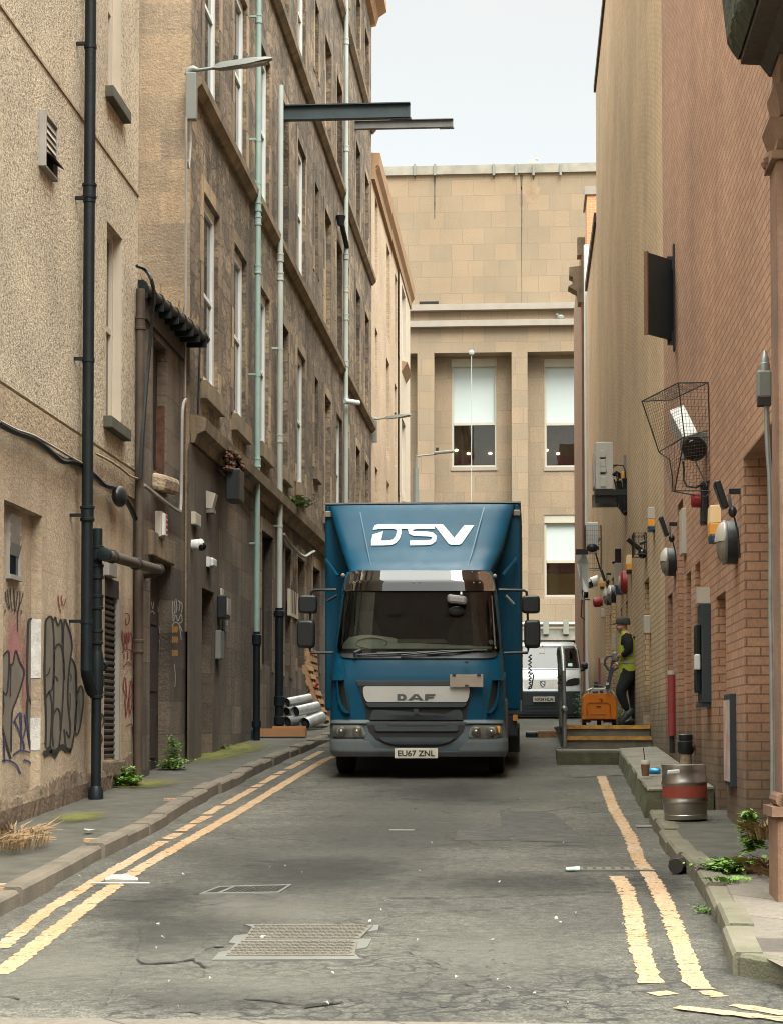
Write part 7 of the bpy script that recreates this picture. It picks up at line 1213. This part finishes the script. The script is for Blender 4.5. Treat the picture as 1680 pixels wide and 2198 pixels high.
MB().tube([P(85, 1420, 31), P(80, 1200, 31), P(72, 900, 31), P(66, 830, 31)], .04, 10).build('post', m_lampgrey, t, smooth=True); MB().tube([P(88, 815, 28.2), P(70, 812, 31), P(62, 860, 33)], .034, 10).tube([P(100, 980), P(78, 1000, 31)], .03, 8).build('rail', m_galv, t, smooth=True); MB().sphere(P(104, 1250, 27.72), .05, 7).build('joint', m_galv, t, smooth=True)
for y in (1025, 1065): MB().tube([P(60, y, 29), P(96, y, 27.9)], .014, 6).build('stub_bar', m_blackpl, t)
# road bump and timber by the steps
p0, p1 = onG(1125, 1583), onG(1200, 1582); t = thing('cable_ramp', 'dark rubber ramp strip with an orange end on the road beside the steps', 'ramp', p0); MB().bb(-.05, xsl-.35, p0.y, p0.y+.5, gz(p0.y)-.02, gz(p0.y)+.10).build('ramp', m_blackpl, t, bevel=.03); MB().bb(xsl-.347, xsl-.03, p0.y-.02, p0.y+.5, gz(p0.y)-.02, gz(p0.y)+.12).build('end_block', m_wood, t, bevel=.02)
# ------------------------------------------------------------------ keg, cup, can
b = onG(1471, 1760, None, .113); KY = b.y; c0 = V((b.x, KY, gz(KY)+.113)); t = thing('beer_keg', 'dented steel beer keg with a red band standing on the kerb by the brick wall', 'keg', c0); ax = V((-.035, 0, 1)); H = onY(1470, 1641, KY).z-c0.z; r = (onY(1520, 1700, KY).x-onY(1421, 1700, KY).x)/2; k = H/.53
sh_ = lambda a: [(h*k, q*r) for h, q in a]
MB().lathe(c0, sh_([(.0, .86), (.01, .93), (.05, .95), (.055, .93), (.075, .94), (.10, .965), (.16, .97), (.165, 1.0), (.185, 1.01), (.20, .97), (.215, .97)]), 40, ax).build('lower_body', m_steel, t, smooth=True); MB().lathe(c0, sh_([(.215, .968), (.33, .968)]), 40, ax, cap=False).build('red_band', m_kegred, t, smooth=True)
MB().lathe(c0, sh_([(.33, .97), (.335, .97), (.345, 1.0), (.365, 1.01), (.38, .97), (.43, .965), (.455, .94), (.46, .95), (.50, .96), (.525, .975), (.53, .965), (.525, .93), (.47, .90), (.455, .5), (.46, .1)]), 40, ax).build('upper_body', m_steel, t, smooth=True)
p = onY(*px('S', 890, 1705), KY-r*.95); MB().obox(p, (.055, .006, .004), (.0, .012, 0), (-.0, 0, .020)).build('handle_slot', m_white, t, bevel=.012)
z = lambda y: lerp(zt0, zt1, (y-Ya)/(Yb-Ya))+.045
p = onX(1384, 1648, 1.3); yq = 20.2; q = onY(1384, 1655, yq); t = thing('coffee_cup', 'iced coffee cup with clear lid and straw on the concrete plinth', 'cup', (q.x, yq, z(yq))); MB().lathe((q.x, yq, z(yq)), [(0, .035), (.12, .046)], 16).build('cup', M('cup_coffee', (.20, .105, .06), .4, var=.1), t, smooth=True); MB().lathe((q.x, yq, z(yq)+.12), [(0, .049), (.03, .046), (.045, .035)], 16).build('lid', m_ivory, t, smooth=True); MB().tube([(q.x-.005, yq, z(yq)+.16), (q.x-.02, yq, z(yq)+.29)], .005, 6).build('straw', m_ink, t)
q2 = onY(1402, 1645, yq+.3); t = thing('drink_can', 'blue drinks can lying on the concrete plinth beside the coffee cup', 'drink can', (q2.x, yq+.3, z(yq+.3))); MB().lathe((q2.x-.05, yq+.3, z(yq+.3)+.034), [(0, .028), (.008, .033), (.11, .033), (.118, .027)], 14, V((1, -.3, 0))).build('can', M('can_blue', (.05, .33, .62), .35, metal=.5, var=.3, vs=40), t, smooth=True)
single(scrap(V((q2.x+.11, yq+.3, z(yq+.3)+.01)), .04), 'crumpled_wrapper', m_litter, 'crumpled white wrapper beside the blue can', 'litter')
# ------------------------------------------------------------------ white van
Yv = 47.2; vS = Shell(shellrows([(500, 190, 800, 2.2, .5, 4), (515, 175, 820, 1.9, .5, 4), (560, 160, 838, 1.6, .5, 4), (765, 128, 868, .80, .55, 4), (850, 122, 876, .28, .6, 4), (960, 118, 880, .10, .6, 4), (1000, 114, 886, .02, .55, 4), (1220, 114, 886, .0, .5, 4), (1250, 125, 875, .06, .5, 4)], Yv, 'M'))
VN = thing('white_van', 'white delivery van with dark bumper parked nose-on behind the truck', 'van', (vS.r[0][1], Yv, gz(Yv))); body = vS.body(MB(), Yv+5.0, nz=30).build('body', m_vanwhite, VN, smooth=True)
ws = [(566, 180, 822), (580, 168, 834), (700, 148, 852), (755, 140, 862), (764, 160, 845)]; vS.patch(MB(), [(540, 176, 824)]+[(y, l-12, r+12) for y, l, r in ws]+[(778, 170, 836)], .006, .02, f='M').build('windscreen_frame', m_blackpl, VN, smooth=True); vS.patch(MB(), [(y, l+8, r-8) for y, l, r in ws], .012, .01, f='M').build('windscreen', m_vanwind, VN, smooth=True)
vS.patch(MB(), [(715, 742, 785), (745, 740, 785)], .02, .004, 4, 1, 'M').build('windscreen_sticker', M('sticker_mint', (.40, .62, .52), .6, var=.1), VN); vS.patch(MB(), [(575, 452, 520), (600, 452, 520), (615, 456, 514)], .02, .004, 4, 1, 'M').build('mirror_mount', m_graycab, VN)
vS.patch(MB(), [(990, 118, 882), (1010, 112, 888), (1222, 112, 888), (1235, 120, 880)], .03, .03, f='M').build('bumper', m_signblk, VN, smooth=True); vS.patch(MB(), [(878, 300, 690), (900, 300, 690), (960, 318, 672)], .012, .01, f='M').build('grille_panel', m_acbox, VN, smooth=True)
for y in (1120, 1150, 1185): vS.patch(MB(), [(y, 300, 690), (y+12, 300, 690)], .04, .02, f='M').build('grille_slat', m_trim, VN)
for rows in ([(862, 800, 852), (880, 740, 856), (905, 716, 856), (925, 716, 850), (938, 716, 780)], [(862, 148, 200), (880, 144, 260), (905, 144, 284), (925, 150, 284), (938, 220, 284)]): vS.patch(MB(), rows, .014, .02, f='M').build('headlight', m_glassdk, VN, smooth=True)
mb = MB(); vS.decal(mb, [(462, 893), (490, 886), (518, 893), (516, 930), (490, 955), (464, 930)], .026, .01, 'M'); em = mb.build('emblem', m_trim, VN); mb = MB()
for pts in ([(478, 900), (500, 897), (508, 915), (496, 920)], [(480, 912), (494, 925), (500, 942), (488, 946)], [(472, 905), (480, 920), (474, 930)]): vS.decal(mb, pts, .036, .006, 'M')
mb.build('emblem_figure', m_silver, em); plate(395, 610, 1045, 1100, 'M', Yv-.08, 'NV24 HUA', VN)
for x0, x1, y0, y1, xa in ((872, 940, 708, 800, 850), (60, 122, 708, 800, 140)):
    a, b = onY(*px('M', x0, y1), Yv+1.2), onY(*px('M', x1, y0), Yv+1.2); MB().bb(a.x, b.x, Yv+1.15, Yv+1.35, a.z+.06, b.z).build('door_mirror', m_blackpl, VN, bevel=.05); c = onY(*px('M', xa, 785), Yv+1.2); MB().tube([c, ((a.x+b.x)/2, Yv+1.22, a.z+.08)], .05, 7).build('mirror_arm', m_blackpl, VN)
for sx in (-1, 1):
    for yy in (.95, 4.1): xc = vS.r[0][1]+sx*.74; MB().lathe((xc-.11, Yv+yy, gz(Yv+yy)+.33), [(0, .28), (.02, .33), (.2, .33), (.22, .28)], 24, V((1, 0, 0))).build('wheel', m_tyre, VN, smooth=True)
p = onY(*px('M', 482, 500), Yv+2.3); MB().tube([p, p+V((0, .1, .02)), onY(*px('M', 488, 545), Yv+1.65)], .008, 5).build('aerial', m_blackpl, VN)
# ------------------------------------------------------------------ pallet truck
Yp = 33.6; P = lambda x, y, d=0: onY(*px('M', x, y), Yp+d); zf = z2
t = thing('pallet_truck', 'orange electric pallet truck with a grey tiller held by the man', 'pallet truck', (P(1055, 1270).x, Yp, zf)); a, b = P(884, 1272), P(1228, 1050)
mb = MB(); mb.prism([V((a.x, Yp, a.z)), V((b.x, Yp, a.z)), V((b.x, Yp, b.z)), V((b.x-.06, Yp+.0, b.z+.06)), V((a.x+.06, Yp, b.z+.06)), V((a.x, Yp, b.z))], (0, .55, 0)); bd = mb.build('motor_cover', m_orange, t, bevel=.02)
for (x0, y0, x1, y1) in ((925, 1105, 940, 1230), (1150, 1120, 1162, 1245)): MB().tube([P(x0, y0, -.01), P(x1, y1, -.01)], .008, 5).build('pressed_rib', m_orange, bd)
MB().tube([P(925, 1225, -.005), P(925, 1125, -.005), P(960, 1105, -.005), P(1130, 1105, -.005), P(1165, 1130, -.005), P(1165, 1235, -.005)], .009, 5).tube([P(965, 1222, -.005), P(1125, 1222, -.005)], .008, 5).build('pressed_panel', M('orange_dark', (.42, .10, .005), .5, var=.15), bd); q = P(1045, 1146, -.006); MB().bb(q.x-.04, q.x+.04, Yp-.008, Yp-.002, q.z-.008, q.z+.008).build('small_badge', m_doordk, bd)
mb = MB(); mb.prism([P(1022, 1075), P(1045, 1105), P(1078, 1105), P(1090, 1080), P(1070, 1065)], (0, .03, 0)); mb.build('cable_knot', m_ivory, t); mb = MB(); mb.prism([V((P(960, 1048).x, Yp+.05, P(960, 1048).z)), V((P(1140, 1048).x, Yp+.05, P(1140, 1048).z)), V((P(1120, 960).x, Yp+.05, P(1120, 960).z)), V((P(985, 960).x, Yp+.05, P(985, 960).z))], (0, .4, 0)); mb.build('control_hood', m_graycab, t, bevel=.03)
for (x0, x1, y0, y1) in ((985, 1040, 990, 1040), (1060, 1090, 980, 1010), (1010, 1100, 1015, 1040)): u, v = P(x0, y1, .02), P(x1, y0, .02); MB().bb(u.x, v.x, Yp+.02, Yp+.08, v.z, u.z).build('hood_detail', m_trim, t, bevel=.01)
MB().tube([P(1100, 960, .1), P(1160, 975, .05), P(1200, 1020, .0), P(1210, 1060, 0)], .018, 7).tube([P(985, 965, .1), P(930, 990, .05), P(905, 1040, .05)], .02, 7).build('hose', m_galv, t, smooth=True); mb = MB(); mb.bb(P(1005, 900).x, P(1045, 900).x, Yp+.2, Yp+.35, P(1000, 950).z, P(1000, 895).z); mb.tube([P(1000, 930, .2), P(1080, 940, .2)], .02, 6); mb.build('lift_head', m_trim, t); MB().tube([P(1054, 940, .5), P(1054, 665, .5)], .018, 7).build('red_rod', m_redpole, t); MB().bb(P(1070, 0).x, P(1105, 0).x, Yp+.45, Yp+.55, P(0, 700).z, P(0, 660).z).build('charger_box', m_ivory, t)
MB().obox(P(1170, 800, -.05), (P(1200, 800).x-P(1185, 800).x+.012, 0, .006), (0, .03, 0), (P(1205, 600).x-P(1170, 800).x, .0, P(1205, 630).z-P(1170, 800).z)).build('tiller', M('tiller_grey', (.05, .055, .075), .5, var=.2), t, bevel=.01); u = P(1132, 918, -.08); MB().bb(u.x-.022, u.x+.022, Yp-.10, Yp-.082, u.z-.02, u.z+.02).build('tiller_label', m_white, t)
MB().tube([P(1150, 790, -.05), P(1105, 725, -.06), P(1108, 680, -.08), P(1140, 645, -.08), P(1190, 640, -.06)], .02, 8).tube([P(1175, 800, -.05), P(1230, 760, -.08), P(1285, 715, -.12), P(1295, 680, -.12), P(1260, 650, -.10), P(1215, 635, -.06)], .02, 8).build('handle_loop', M('handle_grey', (.10, .11, .115), .45, var=.2), t, smooth=True); u, v = P(1180, 690, -.1), P(1235, 605, -.1); MB().bb(u.x, v.x-.01, Yp-.14, Yp-.05, u.z, v.z).build('control_head', m_lampgrey, t, bevel=.02)
for x in (930, 1150): u = P(x, 1275); MB().bb(u.x-.08, u.x+.08, Yp+.55, Yp+1.6, zf+.07, zf+.12).build('fork', m_orange, t)
for x in (905, 1055, 1205): u = P(x, 1290); MB().lathe((u.x-.035, Yp+.25, zf+.085), [(0, .085), (.07, .085)], 16, V((1, 0, 0))).build('wheel', m_blackpl, t, smooth=True)
MB().bb(a.x+.05, b.x-.05, Yp+.1, Yp+.5, zf+.1, a.z+.01).build('chassis', m_ink, t)
c = P(1255, 1180, .5); plant('weed_plant', 'tall ragged weed growing behind the orange pallet truck', [(V((c.x, c.y, zf)), 40, .5, .12, .02, .7, .3), (V((P(930, 1000, 2.5).x, Yp+2.5, zf+.2)), 50, .55, .2, .03, .7, .3)], m_leaf)
# ------------------------------------------------------------------ man in hi-vis vest
Ym = 32.5; J = lambda x, y, d=0: onY(*px('M', x, y), Ym+d)
man = thing('person', 'man in a yellow hi-vis vest and dark cap pushing the orange pallet truck', 'person', (J(1380, 1300).x, Ym, z2))
zft = z2+.045
nodes = {'pelvis': (J(1345, 800), .155), 'waist': (J(1350, 700), .145), 'chest': (J(1345, 560), .165), 'sho': (J(1325, 455), .13), 'neck': (J(1292, 405), .062), 'jaw': (J(1272, 372), .085), 'head': (J(1280, 330), .100), 'crown': (J(1290, 300), .085), 'nose': (J(1226, 358), .018), 'brow': (J(1234, 335), .035), 'chin': (J(1246, 385), .035),
         'lsh': (J(1330, 460, -.19), .082), 'lel': (J(1345, 590, -.25), .056), 'lwr': (J(1275, 640, -.20), .036), 'lpa': (J(1252, 645, -.17), .034), 'rsh': (J(1310, 460, .19), .08), 'rel': (J(1290, 620, .22), .055), 'rwr': (J(1235, 725, .08), .036), 'rpa': (J(1215, 738, .04), .034),
         'lhip': (J(1335, 850, -.10), .135), 'lkn': (J(1258, 1000, -.13), .096), 'lcalf': (J(1290, 1090, -.12), .082), 'lan': (J(1338, 1195, -.10), .045), 'rhip': (J(1385, 850, .10), .132), 'rkn': (J(1395, 1040, .09), .094), 'rcalf': (J(1402, 1120, .10), .082), 'ran': (V((J(1400, 1280, .1).x, Ym+.1, zft+.06)), .045)}
edges = [('pelvis', 'waist'), ('waist', 'chest'), ('chest', 'sho'), ('sho', 'neck'), ('neck', 'jaw'), ('jaw', 'head'), ('head', 'crown'), ('jaw', 'chin'), ('head', 'brow'), ('jaw', 'nose'), ('sho', 'lsh'), ('lsh', 'lel'), ('lel', 'lwr'), ('lwr', 'lpa'), ('sho', 'rsh'), ('rsh', 'rel'), ('rel', 'rwr'), ('rwr', 'rpa'), ('pelvis', 'lhip'), ('lhip', 'lkn'), ('lkn', 'lcalf'), ('lcalf', 'lan'), ('pelvis', 'rhip'), ('rhip', 'rkn'), ('rkn', 'rcalf'), ('rcalf', 'ran')]
for h, s in (('l', -1), ('r', 1)):
    pa = nodes[h+'pa'][0]
    for i in range(5):
        off = V((-.035, s*.0+(i-2)*.018*(-1), .004)); L = (.05, .055, .05, .042, .05)[i]; k = f'{h}f{i}'
        if i == 4: a_, b_ = pa+V((-.0, -.03, .035)), pa+V((-.035, -.025, .05))
        else: a_, b_ = pa+V((-L*.7, (i-1.5)*.02, .012)), pa+V((-L*.95, (i-1.5)*.02, -.03))
        nodes[k] = (a_, .0105); nodes[k+'t'] = (b_, .0085); edges += [(h+'pa', k), (k, k+'t')]
ks = list(nodes); me = bpy.data.meshes.new('skel'); me.from_pydata([nodes[k][0]-ROOT[man.name] for k in ks], [(ks.index(a), ks.index(b)) for a, b in edges], []); so = bpy.data.objects.new('skel', me); COL.objects.link(so); so.modifiers.new('s', 'SKIN')
for i, k in enumerate(ks): v = me.skin_vertices[0].data[i]; v.radius = (nodes[k][1],)*2; v.use_root = (k == 'pelvis')
so.modifiers.new('d', 'SUBSURF').levels = 2; dg = bpy.context.evaluated_depsgraph_get(); me2 = bpy.data.meshes.new_from_object(so.evaluated_get(dg)); bpy.data.objects.remove(so); me2.name = 'body'
for m in (m_skin, m_jersey, m_trouser): me2.materials.append(m)
rl = ROOT[man.name]
for p in me2.polygons:
    c = p.center+rl; p.use_smooth = True; hand = min((c-nodes['lpa'][0]).length, (c-nodes['rpa'][0]).length) < .085; p.material_index = 0 if (hand or c.z > nodes['neck'][0].z-.02) else 2 if c.z < J(1345, 770).z else 1
bo = bpy.data.objects.new('body', me2); COL.objects.link(bo); bo.parent = man; ROOT['body'] = rl
# vest
def ring(c, rx, ry, n=24, tilt=0): return [V((c.x+rx*math.cos(k*2*math.pi/n), c.y+ry*math.sin(k*2*math.pi/n), c.z+tilt*math.cos(k*2*math.pi/n))) for k in range(n)]
rows = [ring(J(1352, 800), .185, .20, tilt=.05), ring(J(1352, 770), .185, .205, tilt=.04), ring(J(1353, 700), .175, .20), ring(J(1352, 620), .178, .205), ring(J(1350, 540), .18, .205), ring(J(1352, 480), .165, .20, tilt=-.01), ring(J(1338, 435), .125, .17, tilt=-.03), ring(J(1312, 408), .085, .10, tilt=-.04)]
rows = [[p+V((R.uniform(-.006, .006), R.uniform(-.006, .006), 0)) for p in r_] for r_ in rows]; ve = MB().grid(rows, closed=True).build('hi_vis_vest', m_hivis, man, smooth=True)
for y, w in ((640, 24), (705, 24)): MB().grid([ring(J(1352, y+w/2), .188, .214), ring(J(1352, y-w/2), .187, .214)], closed=True).build('reflective_band', m_reflt, ve, smooth=True)
mb = MB()
for k in range(9): q0, q1 = J(1352+30, 700-k*32), J(1352+30, 670-k*32)
mb = MB(); 
for i in range(4): u = J(1392+i*9, 452+i*5, -.20); mb.obox(u, (.008, .006, 0), (.0, .012, 0), (.004, 0, .02))
mb.build('vest_lettering', m_ink, ve)
# black sleeve armhole over the vest
mb = MB(); mb.tube([J(1325, 450, -.17), J(1338, 520, -.235), J(1346, 585, -.25), J(1310, 618, -.225), J(1283, 636, -.205)], [.095, .088, .07, .055, .045], 12); mb.tube([J(1308, 455, .17), J(1290, 620, .22), J(1243, 718, .09)], [.09, .066, .045], 12); mb.build('sleeves', m_jersey, man, smooth=True)
# cap with peak
c = J(1288, 318); rows = [ring(c+V((0, 0, -.01)), .122, .108, tilt=-.012), ring(c+V((0, 0, .04)), .122, .108, tilt=-.01), ring(c+V((.005, 0, .085)), .10, .09), ring(c+V((.005, 0, .108)), .055, .05), ring(c+V((.005, 0, .113)), .01, .01)]
cp = MB().grid(rows, closed=True).build('cap', m_cap, man, smooth=True); MB().prism([c+V((-.10, -.08, .0)), c+V((-.17, -.07, -.02)), c+V((-.195, 0, -.025)), c+V((-.17, .07, -.02)), c+V((-.10, .08, 0))], (0, 0, .012)).build('peak', m_cap, cp)
MB().sphere(J(1243, 362, -.085)+V((.035, 0, 0)), .03, 6, (.6, .4, 1.)).build('ear', m_skin, man, smooth=True)
# shoes
for nm, heel, toe in (('l', J(1372, 1200, -.10), J(1252, 1300, -.12)), ('r', V((J(1420, 1300).x, Ym+.1, zft)), V((J(1300, 1300).x, Ym+.1, zft)))):
    if nm == 'l': toe.z = z2+.035
    d = (toe-heel); n_ = V((0, 0, 1)); L = d.length; d.normalize(); up = d.cross(V((0, 1, 0))); up = up if up.z > 0 else -up; rows = []
    for s, w, h in ((-.06, .02, .03), (-.03, .040, .085), (.06, .045, .10), (.12, .045, .075), (.20, .052, .055), (.27, .04, .04), (.30, .012, .02)):
        c = heel+d*s*(L/.27); rows.append([c+V((0, w*math.cos(q*math.pi/5), 0))+up*((h*math.sin(q*math.pi/5)) if q <= 5 else -.035*(1 if 5 < q < 10 else 0)) for q in range(10)])
    mb = MB().grid(rows, closed=True); mb.poly(rows[0]); mb.poly(rows[-1]); mb.build('shoe', m_blackpl, man, smooth=True)
# ------------------------------------------------------------------ rolls, pallets, board by the tenement
def roll(x0, y0, x1, y1, rad, label, Ya_, Yb_, i):
    a, b = onY(*px('l4', x0, y0), Ya_), onY(*px('l4', x1, y1), Yb_); r = rad; t = thing('metal_roll', label, 'roll', a, 'silver rolls stacked on the pavement'); d = (b-a).normalized()
    MB().tube([a, b], r, 24, cap=False).tube([a+d*.01, b], r*.93, 24, cap=False).build('foil_sheet', M('foil_%d' % i, (.55, .58, .58), .36, metal=.5, var=.35, vs=7), t, smooth=True); MB().tube([a+d*.06, a+d*.05+(b-a)*.9], r*.9, 20).build('felt_core', m_ink, t); MB().tube([a+d*.03, a+d*.12], r*.45, 14).build('core_ring', m_trim, t)
Yq = 34.2
roll(368, 1748, 545, 1712, .085, 'top silver roll of the stack against the tenement', Yq, Yq+.5, 0); roll(436, 1817, 605, 1778, .094, 'middle silver roll of the stack with its dark end showing', Yq-.2, Yq+.3, 1); roll(510, 1912, 640, 1862, .107, 'bottom silver roll of the stack lying nearest the kerb', Yq-.2, Yq+.3, 2); roll(370, 1900, 500, 1870, .10, 'dark silver roll half hidden at the back of the stack', Yq+.1, Yq+.5, 3); roll(365, 1815, 430, 1800, .07, 'small silver roll end behind the black pipe', Yq+.2, Yq+.6, 4)
a = onG(557, 1580, None, .113); b = onG(652, 1583, None, .113); t = thing('timber_tray', 'long shallow brown timber tray lying on the pavement', 'tray', a); y_ = (a.y+b.y)/2; z0 = gz(y_)+.118; MB().bb(a.x, b.x, y_-.02, y_, z0, z0+.13).bb(a.x+.2, b.x-.02, y_+.3, y_+.32, z0, z0+.17).bb(a.x, a.x+.02, y_, y_+.3, z0, z0+.12).bb(b.x-.02, b.x, y_, y_+.3, z0, z0+.13).bb(a.x+.02, b.x-.02, y_, y_+.3, z0, z0+.012).build('tray', m_card, t)
p = onG(547, 1585, None, .113); single(MB().lathe(p, [(0, .055), (.13, .06)], 12), 'blue_cup', M('cup_blue', (.02, .22, .36), .5, var=.2), 'bright blue plastic cup at the foot of the green drainpipe', 'cup')
def pallet(px0, px1, top, label, lean, Yc, w):
    a, b = onY(*px('l4', px0[0], px0[1]), Yc), onY(*px('l4', px1[0], px1[1]), Yc-.1); t = thing('wooden_pallet', label, 'pallet', b); up = a-b; L = up.length; up.normalize(); dn = V((.0, 1, 0)); side = up.cross(dn).normalized()
    for k in range(7): c = b+up*(L*(k+.5)/7); MB().obox(c, side*.012, dn*w, up*.045).build('slat', m_wood, t)
    for k in (-1, 0, 1): MB().obox(b+up*L/2+dn*(w-.05)*k+side*.05, side*.038, dn*.04, up*L/2).build('stringer', m_wood, t)
    for k in range(5): c = b+up*(L*(k+.5)/5)+side*.1; MB().obox(c, side*.011, dn*w, up*.05).build('slat', m_wood, t)
pallet((545, 1450), (690, 1900), 0, 'raw wooden pallet leaning against the tenement beside the silver rolls', .3, 35.4, .45); pallet((580, 1330), (600, 1720), 0, 'dark slatted pallet standing upright behind the leaning pallet', .0, 36.3, .5)
p = onY(*px('l4', 540, 1665), 35.0); single(MB().tube([p, p+V((.18, 0, .16))], .03, 7), 'red_tube', m_redpl, 'short red plastic tube poking up by the pallets', 'tube'); q = onG(1193/1.0, 1583) if 0 else onY(*px('l4', 650, 1945), 30.5); single(MB().bb(q.x-.25, q.x+.35, q.y-.05, q.y+.1, gz(30.5)+.114, gz(30.5)+.15), 'white_board', m_ivory, 'thin white board lying on the pavement beside the truck', 'board')
# ------------------------------------------------------------------ light
w = bpy.data.worlds.new('World'); SC.world = w; w.use_nodes = True; T = w.node_tree; T.nodes.clear(); out = T.nodes.new('ShaderNodeOutputWorld')
sky = T.nodes.new('ShaderNodeTexSky'); sky.sky_type = 'NISHITA'; sky.sun_disc = False; EL, AZ = math.radians(48), math.radians(153); sky.sun_elevation = EL; sky.sun_rotation = AZ; sky.dust_density = 1.5; sky.air_density = 1.2
b1 = T.nodes.new('ShaderNodeBackground'); b1.inputs[1].default_value = .05; T.links.new(sky.outputs[0], b1.inputs[0])
tc = T.nodes.new('ShaderNodeTexCoord'); sp = T.nodes.new('ShaderNodeSeparateXYZ'); T.links.new(tc.outputs['Generated'], sp.inputs[0]); rp = T.nodes.new('ShaderNodeValToRGB'); rp.color_ramp.elements[0].position = 0; rp.color_ramp.elements[0].color = (.205, .168, .105, 1); e_ = rp.color_ramp.elements.new(.36); e_.color = (.225, .186, .112, 1); rp.color_ramp.elements[-1].position = 1; rp.color_ramp.elements[-1].color = (3.3, 3.32, 2.98, 1)
T.links.new(sp.outputs[2], rp.inputs[0]); nz = T.nodes.new('ShaderNodeTexNoise'); T.links.new(tc.outputs['Generated'], nz.inputs['Vector']); nz.inputs['Scale'].default_value = 3.5; nz.inputs['Detail'].default_value = 5; mr = T.nodes.new('ShaderNodeMapRange'); T.links.new(nz.outputs['Fac'], mr.inputs[0]); mr.inputs[3].default_value = .9; mr.inputs[4].default_value = 1.1
b2 = T.nodes.new('ShaderNodeBackground'); T.links.new(rp.outputs[0], b2.inputs[0]); T.links.new(mr.outputs[0], b2.inputs[1]); ad = T.nodes.new('ShaderNodeAddShader'); T.links.new(b1.outputs[0], ad.inputs[0]); T.links.new(b2.outputs[0], ad.inputs[1]); T.links.new(ad.outputs[0], out.inputs[0])
L = bpy.data.lights.new('sun', 'SUN'); L.energy = 1.25; L.angle = math.radians(32); L.color = (1, .98, .90); lo = bpy.data.objects.new('sun', L); COL.objects.link(lo); d = V((math.sin(AZ)*math.cos(EL), math.cos(AZ)*math.cos(EL), math.sin(EL))); lo.rotation_euler = d.to_track_quat('Z', 'Y').to_euler()
SC.view_settings.view_transform = 'Standard'; SC.view_settings.look = 'None'; SC.view_settings.exposure = 1.45; SC.view_settings.gamma = 1
SC.cycles.max_bounces = 6; SC.cycles.diffuse_bounces = 4; SC.cycles.glossy_bounces = 3; SC.cycles.transparent_max_bounces = 12; SC.cycles.use_denoising = True; SC.cycles.filter_width = 1.0
